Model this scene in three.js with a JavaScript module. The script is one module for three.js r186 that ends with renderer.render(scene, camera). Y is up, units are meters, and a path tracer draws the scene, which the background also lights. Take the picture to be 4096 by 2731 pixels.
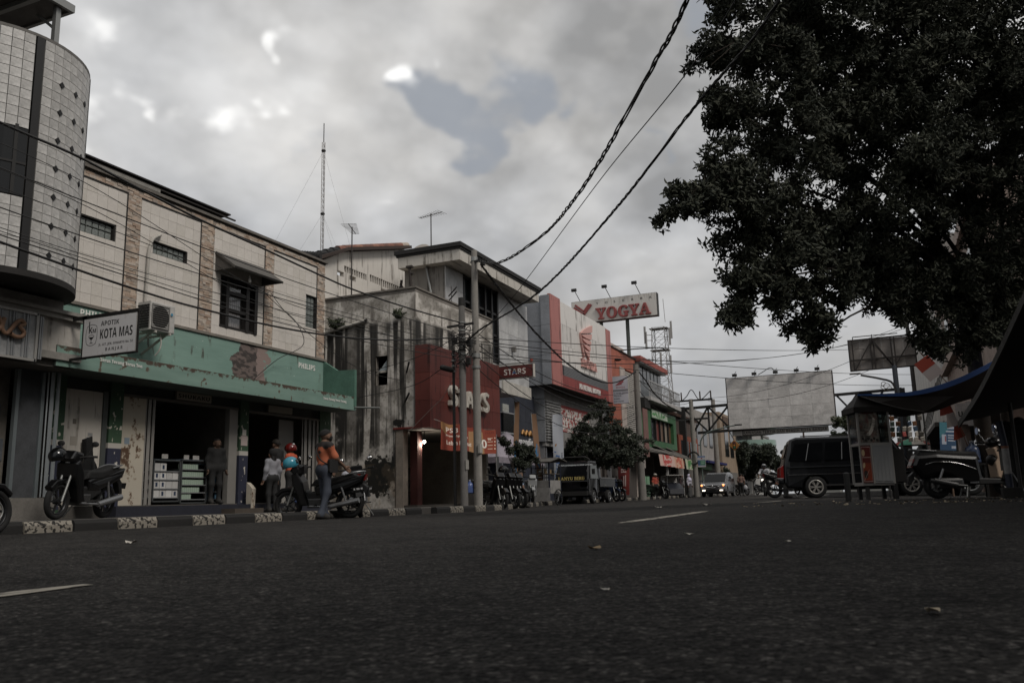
import * as THREE from 'three';
import { mergeGeometries } from 'three/addons/utils/BufferGeometryUtils.js';
import { MarchingCubes } from 'three/addons/objects/MarchingCubes.js';
import { FontLoader } from 'three/addons/loaders/FontLoader.js';
import { TextGeometry } from 'three/addons/geometries/TextGeometry.js';
import { createNoise3D } from 'simplex-noise';

const scene = new THREE.Scene();
const V = (x, y, z) => new THREE.Vector3(x, y, z);
function rng(a) { return () => { a |= 0; a = a + 0x6D2B79F5 | 0; let t = Math.imul(a ^ a >>> 15, 1 | a); t = t + Math.imul(t ^ t >>> 7, 61 | t) ^ t; return ((t ^ t >>> 14) >>> 0) / 4294967296; }; }
const clamp = (v, a = 0, b = 1) => Math.min(b, Math.max(a, v));
const ss = (a, b, v) => { const t = clamp((v - a) / (b - a)); return t * t * (3 - 2 * t); };
const lerp = (a, b, t) => a + (b - a) * t;

// ---------- camera: a few hand-widths above the asphalt, tilted up, turned to the left row of shops
const camera = new THREE.PerspectiveCamera(43.805, 1024 / 682, 0.05, 2500);
camera.position.set(0, 0.25, 0);
camera.rotation.order = 'YXZ';
camera.rotation.set(0.18547, 0.4068, -0.026);
camera.focus = 17;
camera.userData.fStop = 7;
scene.add(camera);

// ---------- sky: broken grey cloud deck
const n3 = createNoise3D(rng(7));
function fbm3(x, y, z, o) { let a = .5, f = 1, s = 0; for (let i = 0; i < o; i++) { s += a * n3(x * f, y * f, z * f); a *= .5; f *= 2.03; } return s; }
function makeSky() {
  const W = 2048, H = 1024, d = new Float32Array(W * H * 4);
  const thin = [[-0.432, 0.448, -0.783, 0.022], [-0.409, 0.425, -0.808, 0.030], [-0.410, 0.397, -0.822, 0.024], [-0.372, 0.442, -0.816, 0.028], [-0.332, 0.448, -0.830, 0.024], [-0.287, 0.439, -0.851, 0.018], [-0.239, 0.420, -0.875, 0.014], [-0.140, 0.507, -0.851, 0.045], [-0.206, 0.393, -0.896, 0.012], [.5, .5, -.7, .08], [-.9, .35, .2, .06], [.6, .6, .5, .08], [-.2, .75, .62, .09], [.1, .9, -.4, .07]];
  const glow = [[-.627, .406, -.665, .034], [-.604, .429, -.672, .016], [-.66, .506, -.56, .036], [-.536, .492, -.686, .015], [-.545, .473, -.692, .012], [-.419, .471, -.776, .017], [-.45, .46, -.765, .008], [-.715, .393, -.578, .026], [-.67, .405, -.62, .01]];
  const heap = [[-0.358, 0.387, -0.850, 0.028], [-0.318, 0.405, -0.857, 0.030], [-0.279, 0.397, -0.875, 0.028], [-0.240, 0.389, -0.889, 0.026], [-0.336, 0.356, -0.872, 0.055], [-0.265, 0.352, -0.898, 0.055], [-0.392, 0.353, -0.850, 0.030]];
  for (let j = 0; j < H; j++) {
    const el = ((j + .5) / H - .5) * Math.PI, y = Math.sin(el), ce = Math.cos(el);
    for (let i = 0; i < W; i++) {
      const az = ((i + .5) / W - .5) * 2 * Math.PI, x = ce * Math.cos(az), z = ce * Math.sin(az), k = (j * W + i) * 4;
      const yy = Math.max(y, -.05), pr = 1 / (yy + .34);
      const qx = x * pr, qz = z * pr;
      const ux = qx, uz = qz;
      const big = fbm3(ux * .95, uz * .95, 8, 3);
      const dens = (px, pz) => { let v = 0, am = .5, f = 1.9; for (let o = 0; o < 6; o++) { const k = n3(px * f + o * 7, pz * f, 2.5 + o); v += am * (Math.sqrt(k * k + .03) - .4); am *= .5; f *= 2.1; } return v; };
      const d0 = dens(ux, uz), relief = d0 - dens(ux - .04, uz + .03);
      const c = fbm3(ux * 2.1, uz * 2.1, 2.5, 5), fine = fbm3(ux * 6.5, uz * 6.5, 3.1, 5);
      const jx = fbm3(ux * 5 + 3, uz * 5, 11, 4) * .045, jy = fbm3(ux * 5, uz * 5 + 6, 14, 4) * .045;
      const near = (list, q) => { let v = 0; for (const [a, b, e, r] of list) { const dd = Math.hypot(x + jx - a, y + jy - b, z - jx - e) / (r * q); if (dd < 3) v += Math.exp(-dd * dd); } return Math.min(v, 1.15); };
      const wh = near(thin, 1.2), hp = near(heap, 1.1), wg = near(glow, 1.5), halo = near(glow, 3.2);
      const edge = ss(.36, .6, hp + fine * .4 + d0 * .6);
      const hole = ss(-.25, .4, c * .5 + fine * .6 + .2 - .85 * (1 - wh)) * .85 * (1 - edge);
      const bright = .92 * ss(-.1, .6, fine * .95 + d0 * .7 + .16 - .86 * (1 - wg));
      const up = ss(.02, .5, y), am = .25 + .75 * up;
      let L = .385 + big * .18 + c * .06 * am + d0 * .16 * am + relief * .3 * am + fine * .02 * am - .025 * (1 - up) + halo * .05 + edge * (.015 + d0 * .05);
      L = clamp(L, .25, .6) * (1 + .5 * ss(.55, 1, y));
      let r = L * 1.0, g = L * .99, b = L * .975;
      const cool = (1 - up) * .5 + .3 - c * .8; r *= 1 - .03 * cool; b *= 1 + .05 * cool;
      r = lerp(r, .24, hole); g = lerp(g, .262, hole); b = lerp(b, .298, hole);
      r = lerp(r, .9, bright); g = lerp(g, .895, bright); b = lerp(b, .88, bright);
      if (y < 0) { const t = ss(0, -.06, y); r = lerp(r, .12, t); g = lerp(g, .12, t); b = lerp(b, .12, t); }
      d[k] = r; d[k + 1] = g; d[k + 2] = b; d[k + 3] = 1;
    }
  }
  const t = new THREE.DataTexture(d, W, H, THREE.RGBAFormat, THREE.FloatType);
  t.mapping = THREE.EquirectangularReflectionMapping; t.magFilter = t.minFilter = THREE.LinearFilter; t.wrapS = THREE.RepeatWrapping; t.needsUpdate = true;
  return t;
}
const skyTex = makeSky();
scene.background = skyTex; scene.environment = skyTex;

// ---------- veiled sun, high over the right-hand row
const sun = new THREE.DirectionalLight(0xfff8f0, 1.5);
sun.position.set(46, 62, -2); sun.target.position.set(-6, 0, -24);
sun.castShadow = true; sun.shadow.radius = 34; sun.shadow.mapSize.set(2048, 2048);
Object.assign(sun.shadow.camera, { left: -70, right: 70, top: 70, bottom: -70, near: 1, far: 220 });
scene.add(sun, sun.target);

const renderer = new THREE.WebGLRenderer({ antialias: true });
renderer.toneMapping = THREE.LinearToneMapping;
renderer.toneMappingExposure = 1.28;
renderer.shadowMap.enabled = true; renderer.shadowMap.type = THREE.PCFSoftShadowMap;

// ---------- naming and grouping
const taken = {};
function numbered(n) { const k = taken[n] ?? 0; taken[n] = k + 1; return k ? n + '_' + String(k).padStart(3, '0') : n; }
function thing(name, label, category, group, pos = [0, 0, 0], ry = 0) {
  const o = new THREE.Group(); o.name = numbered(name); o.userData = { label, category }; if (group) o.userData.group = group;
  o.position.set(...pos); o.rotation.y = ry; scene.add(o); return o;
}
function tag(o, label, category, group) { o.userData.label = label; o.userData.category = category; if (group) o.userData.group = group; return o; }
function copyOf(o, label, pos, ry = 0, scale = 1) {
  const c = o.clone(); c.name = numbered(o.name.replace(/_\d{3}$/, '')); c.userData = { ...o.userData, label };
  c.position.set(...pos); c.rotation.order = 'YXZ'; c.rotation.set(0, ry, 0); c.scale.setScalar(scale); scene.add(c); return c;
}
function recolour(o, table) { o.traverse(m => { if (m.isMesh && table.has(m.material)) m.material = table.get(m.material); }); return o; }

// ---------- geometry
function fin(g) { if (g.index) g = g.toNonIndexed(); for (const k of Object.keys(g.attributes)) if (!['position', 'normal', 'uv', 'color'].includes(k)) g.deleteAttribute(k); if (!g.attributes.normal) g.computeVertexNormals(); if (!g.attributes.uv) g.setAttribute('uv', new THREE.BufferAttribute(new Float32Array(g.attributes.position.count * 2), 2)); return g; }
function uvm(g, k = 1) {   // uv in metres, by the way each face points
  g = fin(g); const p = g.attributes.position, n = g.attributes.normal, u = g.attributes.uv;
  for (let i = 0; i < p.count; i++) {
    const ax = Math.abs(n.getX(i)), ay = Math.abs(n.getY(i)), az = Math.abs(n.getZ(i));
    if (ay > ax && ay > az) u.setXY(i, p.getX(i) * k, -p.getZ(i) * k); else if (ax > az) u.setXY(i, -p.getZ(i) * k, p.getY(i) * k); else u.setXY(i, p.getX(i) * k, p.getY(i) * k);
  }
  return g;
}
function mesh(name, geoms, material, parent = scene, metres = true) {
  let list = Array.isArray(geoms) ? geoms : [geoms];
  list = list.map(fin); let g = list.length > 1 ? mergeGeometries(list) : list[0];
  if (metres) g = uvm(g);
  const m = new THREE.Mesh(g, material); m.name = parent === scene ? numbered(name) : name; m.castShadow = m.receiveShadow = true; parent.add(m); return m;
}
function place(name, geom, material, parent, x, y, z, ry = 0) { const m = new THREE.Mesh(geom, material); m.name = name; m.position.set(x, y, z); m.rotation.y = ry; m.castShadow = m.receiveShadow = true; parent.add(m); return m; }
function struct(name, geoms, m, label) { const o = mesh(name, geoms, m); o.userData.kind = 'structure'; if (label) { o.userData.label = label; } return o; }
const bx = (w, h, d, x = 0, y = 0, z = 0, ry = 0, rx = 0, rz = 0) => { const g = new THREE.BoxGeometry(w, h, d); if (rx) g.rotateX(rx); if (rz) g.rotateZ(rz); if (ry) g.rotateY(ry); return g.translate(x, y, z); };
const B = (x0, x1, y0, y1, s0, s1) => bx(x1 - x0, y1 - y0, s1 - s0, (x0 + x1) / 2, (y0 + y1) / 2, -(s0 + s1) / 2);   // s = metres down the street
function rbox(w, h, d, r = .02, x = 0, y = 0, z = 0) { const s = new THREE.Shape(); const a = w / 2 - r, b = h / 2 - r; s.moveTo(-a, -b); s.lineTo(a, -b); s.lineTo(a, b); s.lineTo(-a, b); const g = new THREE.ExtrudeGeometry(s, { depth: d - 2 * r, bevelEnabled: true, bevelSize: r, bevelThickness: r, bevelSegments: 2, curveSegments: 1 }); return g.translate(x, y, z - d / 2 + r); }
function rod(a, b, r, r2 = r, seg = 8) { const A = V(...a), Bv = V(...b), d = Bv.clone().sub(A), L = d.length(); const g = new THREE.CylinderGeometry(r2, r, L, seg, 1); g.applyQuaternion(new THREE.Quaternion().setFromUnitVectors(V(0, 1, 0), d.normalize())); const m = A.add(Bv).multiplyScalar(.5); return g.translate(m.x, m.y, m.z); }
function bar(a, b, w, h = w) { const A = V(...a), Bv = V(...b), d = Bv.clone().sub(A), L = d.length(); const g = new THREE.BoxGeometry(w, h, L); const m = new THREE.Matrix4().lookAt(Bv, A, Math.abs(d.y) > .98 * L ? V(1, 0, 0) : V(0, 1, 0)); g.applyMatrix4(m); const c = A.add(Bv).multiplyScalar(.5); return g.translate(c.x, c.y, c.z); }
function tube(pts, r, seg = 24, rad = 6, closed = false) { return new THREE.TubeGeometry(new THREE.CatmullRomCurve3(pts.map(p => p.isVector3 ? p : V(...p)), closed), seg, r, rad, closed); }
function poly(pts, depth, bevel = 0, seg = 1) { const s = new THREE.Shape(pts.map(p => new THREE.Vector2(...p))); return new THREE.ExtrudeGeometry(s, { depth, bevelEnabled: bevel > 0, bevelSize: bevel, bevelThickness: bevel, bevelSegments: seg, curveSegments: 8 }); }
function sph(r, x = 0, y = 0, z = 0, sx = 1, sy = 1, sz = 1, a = 14, b = 10) { return new THREE.SphereGeometry(r, a, b).scale(sx, sy, sz).translate(x, y, z); }
function lathe(pts, seg = 20) { return new THREE.LatheGeometry(pts.map(p => new THREE.Vector2(...p)), seg); }
// a sheet facing the street (+x) or down the street towards the lens (+z), with its own 0..1 uv
const faceX = (s0, s1, y0, y1, x) => new THREE.PlaneGeometry(s1 - s0, y1 - y0).rotateY(Math.PI / 2).translate(x, (y0 + y1) / 2, -(s0 + s1) / 2);
const faceZ = (x0, x1, y0, y1, s) => new THREE.PlaneGeometry(x1 - x0, y1 - y0).translate((x0 + x1) / 2, (y0 + y1) / 2, -s);

// ---------- textures
function hash2(x, y, s) { let h = Math.imul(x, 374761393) ^ Math.imul(y, 668265263) ^ Math.imul(s, 1274126177); h = Math.imul(h ^ h >>> 13, 1274126177); return ((h ^ h >>> 16) >>> 0) / 4294967296; }
function pn(x, y, px, py, s) { const xi = Math.floor(x), yi = Math.floor(y), fx = x - xi, fy = y - yi, u = fx * fx * (3 - 2 * fx), v = fy * fy * (3 - 2 * fy), m = (a, p) => ((a % p) + p) % p; const a = hash2(m(xi, px), m(yi, py), s), b = hash2(m(xi + 1, px), m(yi, py), s), c = hash2(m(xi, px), m(yi + 1, py), s), d = hash2(m(xi + 1, px), m(yi + 1, py), s); return a + (b - a) * u + (c - a) * v + (a - b - c + d) * u * v; }
function pf(u, v, fx, fy, o, s) { let a = .5, t = 0, n = 0; for (let i = 0; i < o; i++) { t += a * pn(u * fx, v * fy, fx, fy, s + i); n += a; a *= .55; fx *= 2; fy *= 2; } return t / n; }
function dtex(w, h, fn, srgb = true) {
  const d = new Uint8Array(w * h * 4);
  for (let j = 0; j < h; j++) for (let i = 0; i < w; i++) { const c = fn((i + .5) / w, (j + .5) / h), k = (j * w + i) * 4; if (typeof c === 'number') { d[k] = d[k + 1] = d[k + 2] = clamp(c, 0, 255); } else { d[k] = clamp(c[0], 0, 255); d[k + 1] = clamp(c[1], 0, 255); d[k + 2] = clamp(c[2], 0, 255); } d[k + 3] = 255; }
  const t = new THREE.DataTexture(d, w, h, THREE.RGBAFormat); t.wrapS = t.wrapT = THREE.RepeatWrapping; t.magFilter = t.minFilter = THREE.LinearFilter; if (srgb) t.colorSpace = THREE.SRGBColorSpace; t.needsUpdate = true; return t;
}
function rep(t, sx, sy = sx, ox = 0, oy = 0) { const c = t.clone(); c.repeat.set(1 / sx, 1 / sy); c.offset.set(ox, oy); c.needsUpdate = true; return c; }
function sign(w, h, draw) { const c = document.createElement('canvas'); c.width = w; c.height = h; const x = c.getContext('2d'); draw(x, w, h); const t = new THREE.CanvasTexture(c); t.colorSpace = THREE.SRGBColorSpace; t.magFilter = t.minFilter = THREE.LinearFilter; return t; }
const mix3 = (a, b, t) => [lerp(a[0], b[0], t), lerp(a[1], b[1], t), lerp(a[2], b[2], t)];
const T = {};
T.grime = dtex(512, 512, (u, v) => { const a = pf(u, v, 5, 5, 6, 11), b = pf(u, v, 40, 40, 3, 51); return 232 + (a - .5) * 62 + (b - .5) * 34; });
T.soft = dtex(256, 256, (u, v) => 240 + (pf(u, v, 4, 4, 4, 17) - .5) * 26 + (pf(u, v, 50, 50, 2, 57) - .5) * 14);
T.streak = dtex(512, 512, (u, v) => { const a = pf(u, v, 24, 2, 5, 21), b = pf(u, v, 6, 6, 5, 31), c = ss(.52, .75, a) * ss(.35, .7, b); return mix3([236, 235, 233], [112, 108, 103], c * .8); });
T.bump = dtex(512, 512, (u, v) => 128 + (pf(u, v, 20, 20, 5, 71) - .5) * 220, false);
T.rust = dtex(512, 512, (u, v) => { const a = pf(u, v, 8, 5, 6, 81), b = pf(u, v, 60, 60, 2, 91), c = ss(.56, .68, a + (b - .5) * .12); return mix3([226, 222, 214], [92, 66, 48], c * .9); });
T.chip = dtex(512, 512, (u, v) => { const a = pf(u, v, 12, 12, 6, 101), c = ss(.63, .67, a); return mix3([255, 255, 255], [150, 140, 128], c); });

const mats = {};
function M(color, r = .8, m = 0, o = {}) { const mt = new THREE.MeshStandardMaterial({ color, roughness: r, metalness: m, ...o }); return mt; }
const lin = (r, g, b) => new THREE.Color().setRGB(r, g, b);
const grimy = (color, size = 1.7, r = .85, o = {}) => M(color, r, 0, { map: rep(T.grime, size, size, Math.abs(Math.sin(size * 91.7)), .3), bumpMap: T.bump, bumpScale: .003, ...o });
const black = M(0x0b0b0b, .7), dark = M(0x1a1918, .75), steel = M(0x8d8e8c, .5, .6), darkSteel = M(0x2a2a2a, .6, .4), chrome = M(0xcfcfcf, .18, 1), rubber = M(0x0e0e0e, .85), whiteP = grimy(0xbab6ae, 1.3), glassDark = M(0x0c0e10, .08, 0, { envMapIntensity: 1 });
// ================= ground, road, kerb, pavement
const gy = (x, s) => .085 * ss(6, 15, s) * ss(-8.5, -1, x) + .0045 * clamp(s - 22, 0, 45);
const kx = s => s < 21 ? -10 : s < 34 ? lerp(-10, -12.7, ss(20, 35, s)) : lerp(-12.68, -13.1, clamp((s - 34) / 26));
{
  const asph = dtex(2048, 2048, (u, v) => {
    const g = pf(u, v, 230, 230, 2, 5), g2 = pf(u, v, 90, 90, 3, 15), p = pf(u, v, 4, 4, 5, 25), k = pf(u, v, 14, 14, 4, 35);
    const h = hash2(Math.floor(u * 512), Math.floor(v * 512), 9), h2 = hash2(Math.floor(u * 300 + v * 37), Math.floor(v * 300), 19);
    let t = 36 + (g - .5) * 40 + (g2 - .5) * 34 + (h - .5) * 30 + (h2 > .93 ? 34 : h2 < .08 ? -16 : 0) + (p - .5) * 20 + (k - .5) * 18;
    if (g > .8) t += 14;
    return [t * 1.02, t * .985, t * .95];
  });
  const ab = dtex(1024, 1024, (u, v) => 128 + (hash2(Math.floor(u * 340), Math.floor(v * 340), 29) - .5) * 110 + (pf(u, v, 180, 180, 2, 45) - .5) * 90 + (pf(u, v, 60, 60, 3, 55) - .5) * 120, false);
  const m = new THREE.MeshPhysicalMaterial({ color: 0xffffff, roughness: .95, specularIntensity: .3, map: rep(asph, 3.1), bumpMap: rep(ab, 2.3), bumpScale: .01 });
  const xs = [-500, -200, -80, -40, -25, -16, -12], sA = [-60, -20, -8, -3]; for (let x = -10; x <= 6; x += .5) xs.push(x); xs.push(9, 14, 25, 50, 120, 500);
  for (let s = -1; s <= 40; s += .5) sA.push(s); for (let s = 42; s < 100; s += 3) sA.push(s); sA.push(130, 200, 400, 900);
  const pos = [], idx = []; for (const s of sA) for (const x of xs) pos.push(x, gy(x, s), -s);
  const n = xs.length; for (let j = 0; j + 1 < sA.length; j++) for (let i = 0; i + 1 < n; i++) { const a = j * n + i; idx.push(a, a + 1, a + n + 1, a, a + n + 1, a + n); }
  const g = new THREE.BufferGeometry(); g.setAttribute('position', new THREE.Float32BufferAttribute(pos, 3)); g.setIndex(idx); g.computeVertexNormals();
  struct('road', g, m);
  // worn centre dashes
  const worn = dtex(256, 64, (u, v) => { const a = pf(u, v, 26, 8, 5, 65); return mix3([176, 172, 165], [74, 72, 69], ss(.5, .66, a)); });
  const pm = M(0xd8d4cc, .8, 0, { map: worn, bumpMap: ab, bumpScale: .003 });
  const dash = (s0, s1, xa, xb, w) => { const N = 8, P = [], I = []; for (let i = 0; i <= N; i++) { const s = lerp(s0, s1, i / N), x = lerp(xa, xb, i / N), e = (i === 0 || i === N) ? .35 : 1; for (const k of [-1, 1]) P.push(x + k * w / 2 * e, gy(x + k * w / 2, s) + .004, -s); } for (let i = 0; i < N; i++) { const a = i * 2; I.push(a, a + 1, a + 3, a, a + 3, a + 2); } const gg = new THREE.BufferGeometry(); gg.setAttribute('position', new THREE.Float32BufferAttribute(P, 3)); gg.setIndex(I); gg.computeVertexNormals(); return gg; };
  for (const [a, b, x0, x1] of [[-1.4, 2.2, -2.62, -2.57], [8.1, 11.4, -2.4, -2.2], [18.3, 22.6, -2.5, -2.5], [28, 32, -2.5, -2.5], [38, 42, -2.5, -2.5]]) struct('lane_marking', dash(a, b, x0, x1, .16), pm);
  // left pavement slab, then kerb stones in worn black and white paint
  const conc = grimy(0x4d4a46, 2.1, .9);
  { const P = [], I = [], A = []; for (let s = -4; s <= 96; s += 2) A.push(s); for (const s of A) { const x = kx(s) - .16, y = .14 + gy(x, s); P.push(-16, y, -s, x, y, -s, x, y - .3, -s); } for (let i = 0; i + 1 < A.length; i++) { const a = i * 3; I.push(a, a + 1, a + 4, a, a + 4, a + 3, a + 1, a + 2, a + 5, a + 1, a + 5, a + 4); } const pg = new THREE.BufferGeometry(); pg.setAttribute('position', new THREE.Float32BufferAttribute(P, 3)); pg.setIndex(I); struct('pavement', pg.toNonIndexed(), conc); }
  const wk = dtex(256, 128, (u, v) => { const a = pf(u, v, 20, 13, 6, 75); return mix3([186, 181, 173], [44, 42, 39], ss(.5, .6, a)); });
  const wm = M(0xb2afa9, .85, 0, { map: rep(wk, .9, .5), bumpMap: T.bump, bumpScale: .006 }), bm = grimy(0x1d1c1b, .9, .9);
  const kg = new THREE.Group(); kg.name = 'kerb'; kg.userData.kind = 'structure'; scene.add(kg);
  const kr = rng(3), kgeo = uvm(poly([[-.08, -.15], [.08, -.15], [.08, .1], [.05, .15], [-.08, .15]], .695));
  let w = 0; for (let s = 3.95; s < 66; s += .72) { w++; if (s > 17.2 && s < 18) continue; const a = Math.atan2(kx(s + .7) - kx(s), .7); place('kerb_stone', kgeo, w % 2 ? bm : wm, kg, kx(s + .7) - .07 + (kr() - .5) * .02, (kr() - .5) * .012 + gy(kx(s), s), -s - .7, -a); }
  // side strip of broken concrete across the shop fronts and the far right footway
  struct('right_pavement', [B(3.4, 14, -.2, .2, 20, 26), B(4.5, 16, -.2, .3, 34, 90)], conc);
}
// ================= corner shop with the tiled round bay
const font = await new FontLoader().loadAsync('fonts/droid/droid_sans_bold.typeface.json');
const serif = await new FontLoader().loadAsync('fonts/droid/droid_serif_bold.typeface.json');
function letters(txt, size, depth, f = font, bevel = 0) { const g = new TextGeometry(txt, { font: f, size, depth, curveSegments: 4, bevelEnabled: bevel > 0, bevelSize: bevel, bevelThickness: bevel, bevelSegments: 1 }); g.computeBoundingBox(); return g; }
const tileTones = [0xc0beba, 0xbab8b4, 0xc6c4c0, 0xb6b4b0].map(c => grimy(c, .9, .45));
{
  const R = 1.4, cx = -13, cs = 8.63, y0 = 3.86, rows = 24, th = .158;
  const b = thing('corner_shophouse', 'corner shophouse with round white tiled bay and black stripes at the left edge', 'building');
  const core = grimy(0x4e4b47, 1.5, .9);
  mesh('wall', [B(-21, -13.15, 3.3, 7.45, 1, 9.95), B(-21, -17, 0, 3.4, 1, 10.2), B(-21, -13.1, 0, 3.4, 10.18, 10.24), B(-21, -13.1, 0, 3.3, 1, 5.5)], core, b);
  mesh('bay_core', new THREE.CylinderGeometry(R - .02, R - .02, rows * th, 56).translate(cx, y0 + rows * th / 2, -cs), M(0x2f2d2b, .9), b);
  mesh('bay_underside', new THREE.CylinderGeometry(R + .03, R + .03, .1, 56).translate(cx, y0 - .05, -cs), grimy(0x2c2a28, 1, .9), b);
  // angle a: 0 faces the lens; stripes at about 24 and 80 degrees to the right
  const a0 = Math.atan2(13, cs), per = .165 / R, face = Math.PI / 2 - a0;   // direction from bay axis to lens in (x,z)
  const dir = a => { const t = Math.atan2(13, cs) + a; return [Math.sin(t), Math.cos(t)]; };
  const st = .17, tw = .1656;
  const tile = rbox(.159, th - .006, .03, .004), stripeM = M(0x0c0c0c, .6);
  const wl = rng(21), colAng = [];
  const stripe1 = 24 * Math.PI / 180, gap = .075 / R;
  for (let k = 0; k < 8; k++) colAng.push([stripe1 + gap + per * (k + .5), true]);
  for (let k = 0; k < 9; k++) colAng.push([stripe1 - gap - per * (k + .5), false]);
  for (let k = 0; k < 3; k++) colAng.push([stripe1 + 3 * gap + per * (k + 8.5), false]);
  const dm = poly([[-.052, 0], [0, -.056], [.052, 0], [0, .056]], .014);
  for (const [a, right] of colAng) {
    const [dx, dz] = dir(a);
    for (let r = 0; r < rows; r++) {
      const y = y0 + th * (r + .5);
      if (!right && a < stripe1 && y > 4.98 && y < 6.12) continue;          // window opening left of the stripe
      if (a < -.45 && (r < 3)) continue;
      place('tile', tile, tileTones[Math.floor(wl() * 4)], b, cx + dx * R, y, -cs + dz * R, Math.atan2(dx, dz));
    }
  }
  for (let r = 0; r < 7; r++) for (const k of [2, 4, 6]) { const a = stripe1 + gap + per * k, [dx, dz] = dir(a); place('diamond_tile', dm, stripeM, b, cx + dx * (R + .018), y0 + th * (2 + r * 3), -cs + dz * (R + .018), Math.atan2(dx, dz)); }
  for (const a of [stripe1, stripe1 + 2 * gap + per * 8]) { const [dx, dz] = dir(a); const g = bx(.12, rows * th, .05, 0, 0, 0, Math.atan2(dx, dz)).translate(cx + dx * (R + .002), y0 + rows * th / 2, -cs + dz * (R + .002)); mesh('stripe', g, stripeM, b); }
  // dark window let into the bay, with a mullion
  { const N = 14, P = []; const g0 = new THREE.CylinderGeometry(R - .012, R - .012, 1.12, 30, 1, true, Math.PI / 2 - 0, 1); const pts = []; const gs = []; for (let k = 0; k < 9; k++) { const a = stripe1 - gap - per * (k + .5), [dx, dz] = dir(a); gs.push(bx(.166, 1.12, .01, 0, 0, 0, Math.atan2(dx, dz)).translate(cx + dx * (R - .008), 5.55, -cs + dz * (R - .008))); } const w = mesh('window', gs, M(0x0b0c0d, .15), b); const fr = []; for (const k of [1, 4]) { const a = stripe1 - gap - per * k, [dx, dz] = dir(a); fr.push(bx(.05, 1.12, .04, 0, 0, 0, Math.atan2(dx, dz)).translate(cx + dx * R, 5.55, -cs + dz * R)); } for (let k = 0; k < 9; k++) { const a = stripe1 - gap - per * (k + .5), [dx, dz] = dir(a); fr.push(bx(.17, .035, .03, 0, 0, 0, Math.atan2(dx, dz)).translate(cx + dx * R, 5.5, -cs + dz * R)); } mesh('window_frame', fr, dark, w); }
  mesh('coping', new THREE.CylinderGeometry(R + .02, R + .02, .05, 56).translate(cx, y0 + rows * th + .02, -cs), grimy(0x6d6a66, 1), b);
  // canopy beam with mouldings over the pavement
  const beam = M(0xb3afa9, .85, 0, { map: rep(T.streak, 2.1, 1.7, .4), bumpMap: T.bump, bumpScale: .006 });
  mesh('canopy_beam', [B(-13.1, -12.42, 2.74, 3.42, 1, 10.14)], beam, b);
  mesh('moulding', [B(-13.1, -12.33, 3.42, 3.5, 1, 10.17), B(-13.1, -12.28, 3.5, 3.56, 1, 10.2), B(-13.1, -12.38, 3.56, 3.72, 1, 9.75), B(-12.42, -12.36, 2.74, 2.86, 1, 10.15)], grimy(0x8d8a84, 1.1), b);
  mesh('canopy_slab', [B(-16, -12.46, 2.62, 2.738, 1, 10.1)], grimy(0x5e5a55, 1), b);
  // shopfront in the shade
  mesh('door_sill', [B(-13.3, -12.9, .1, .5, 6, 10.28)], grimy(0x77736d, .8), b);
  mesh('door', [B(-13.05, -12.98, .5, 2.62, 9.5, 9.97)], grimy(0x45474a, .7), b);
  mesh('poster_wall', [B(-13.3, -13.2, .5, 2.62, 6, 9.5)], grimy(0x6a655e, .5), b);
  for (const [s, y, w, h] of [[8.1, 1.75, .3, .4], [8.7, 1.5, .34, .46], [9.15, 1.72, .22, .3], [8.35, 1.05, .4, .3], [9.2, 1.1, .26, .36]]) mesh('poster', B(-13.198, -13.19, y, y + h, s, s + w), grimy([0x7a7468, 0x565a60, 0x8a6a50][Math.floor(s * 7) % 3], .4), b);
  for (let k = 0; k < 5; k++) mesh('folding_shutter_leaf', [bx(.05, 2.1, .02, -12.93 + (k % 2) * .04, 1.56, -10.0 - k * .055, .5 * (k % 2 ? 1 : -1))], M(0x8f9496, .45, .4), b);
  mesh('shutter_frame', [B(-13.02, -12.94, .5, 2.6, 9.44, 9.5), B(-13.02, -12.94, .5, 2.6, 9.9, 9.96)], M(0x6f7678, .5, .4), b);
  // steel roof over the top terrace
  mesh('terrace_roof', [B(-20, -12.2, 8.8, 8.86, 1, 9.3)], grimy(0x5d5a57, 1.5, .7), b);
  mesh('terrace_roof_edge', [B(-20, -12.14, 8.76, 8.9, 9.3, 9.36)], steel, b); mesh('terrace_roof_edge', [B(-12.2, -12.14, 8.76, 8.9, 1, 9.3)], steel, b);
  for (let k = 0; k < 7; k++) mesh('roof_purlin', B(-20, -12.25, 8.7, 8.79, 1.5 + k * 1.2, 1.58 + k * 1.2), steel, b);
  mesh('terrace_post', [bar([-12.27, 7.6, -9.12], [-12.27, 8.78, -9.12], .09), bar([-12.27, 8.35, -9.12], [-12.75, 8.76, -9.12], .045)], steel, b);
}
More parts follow.
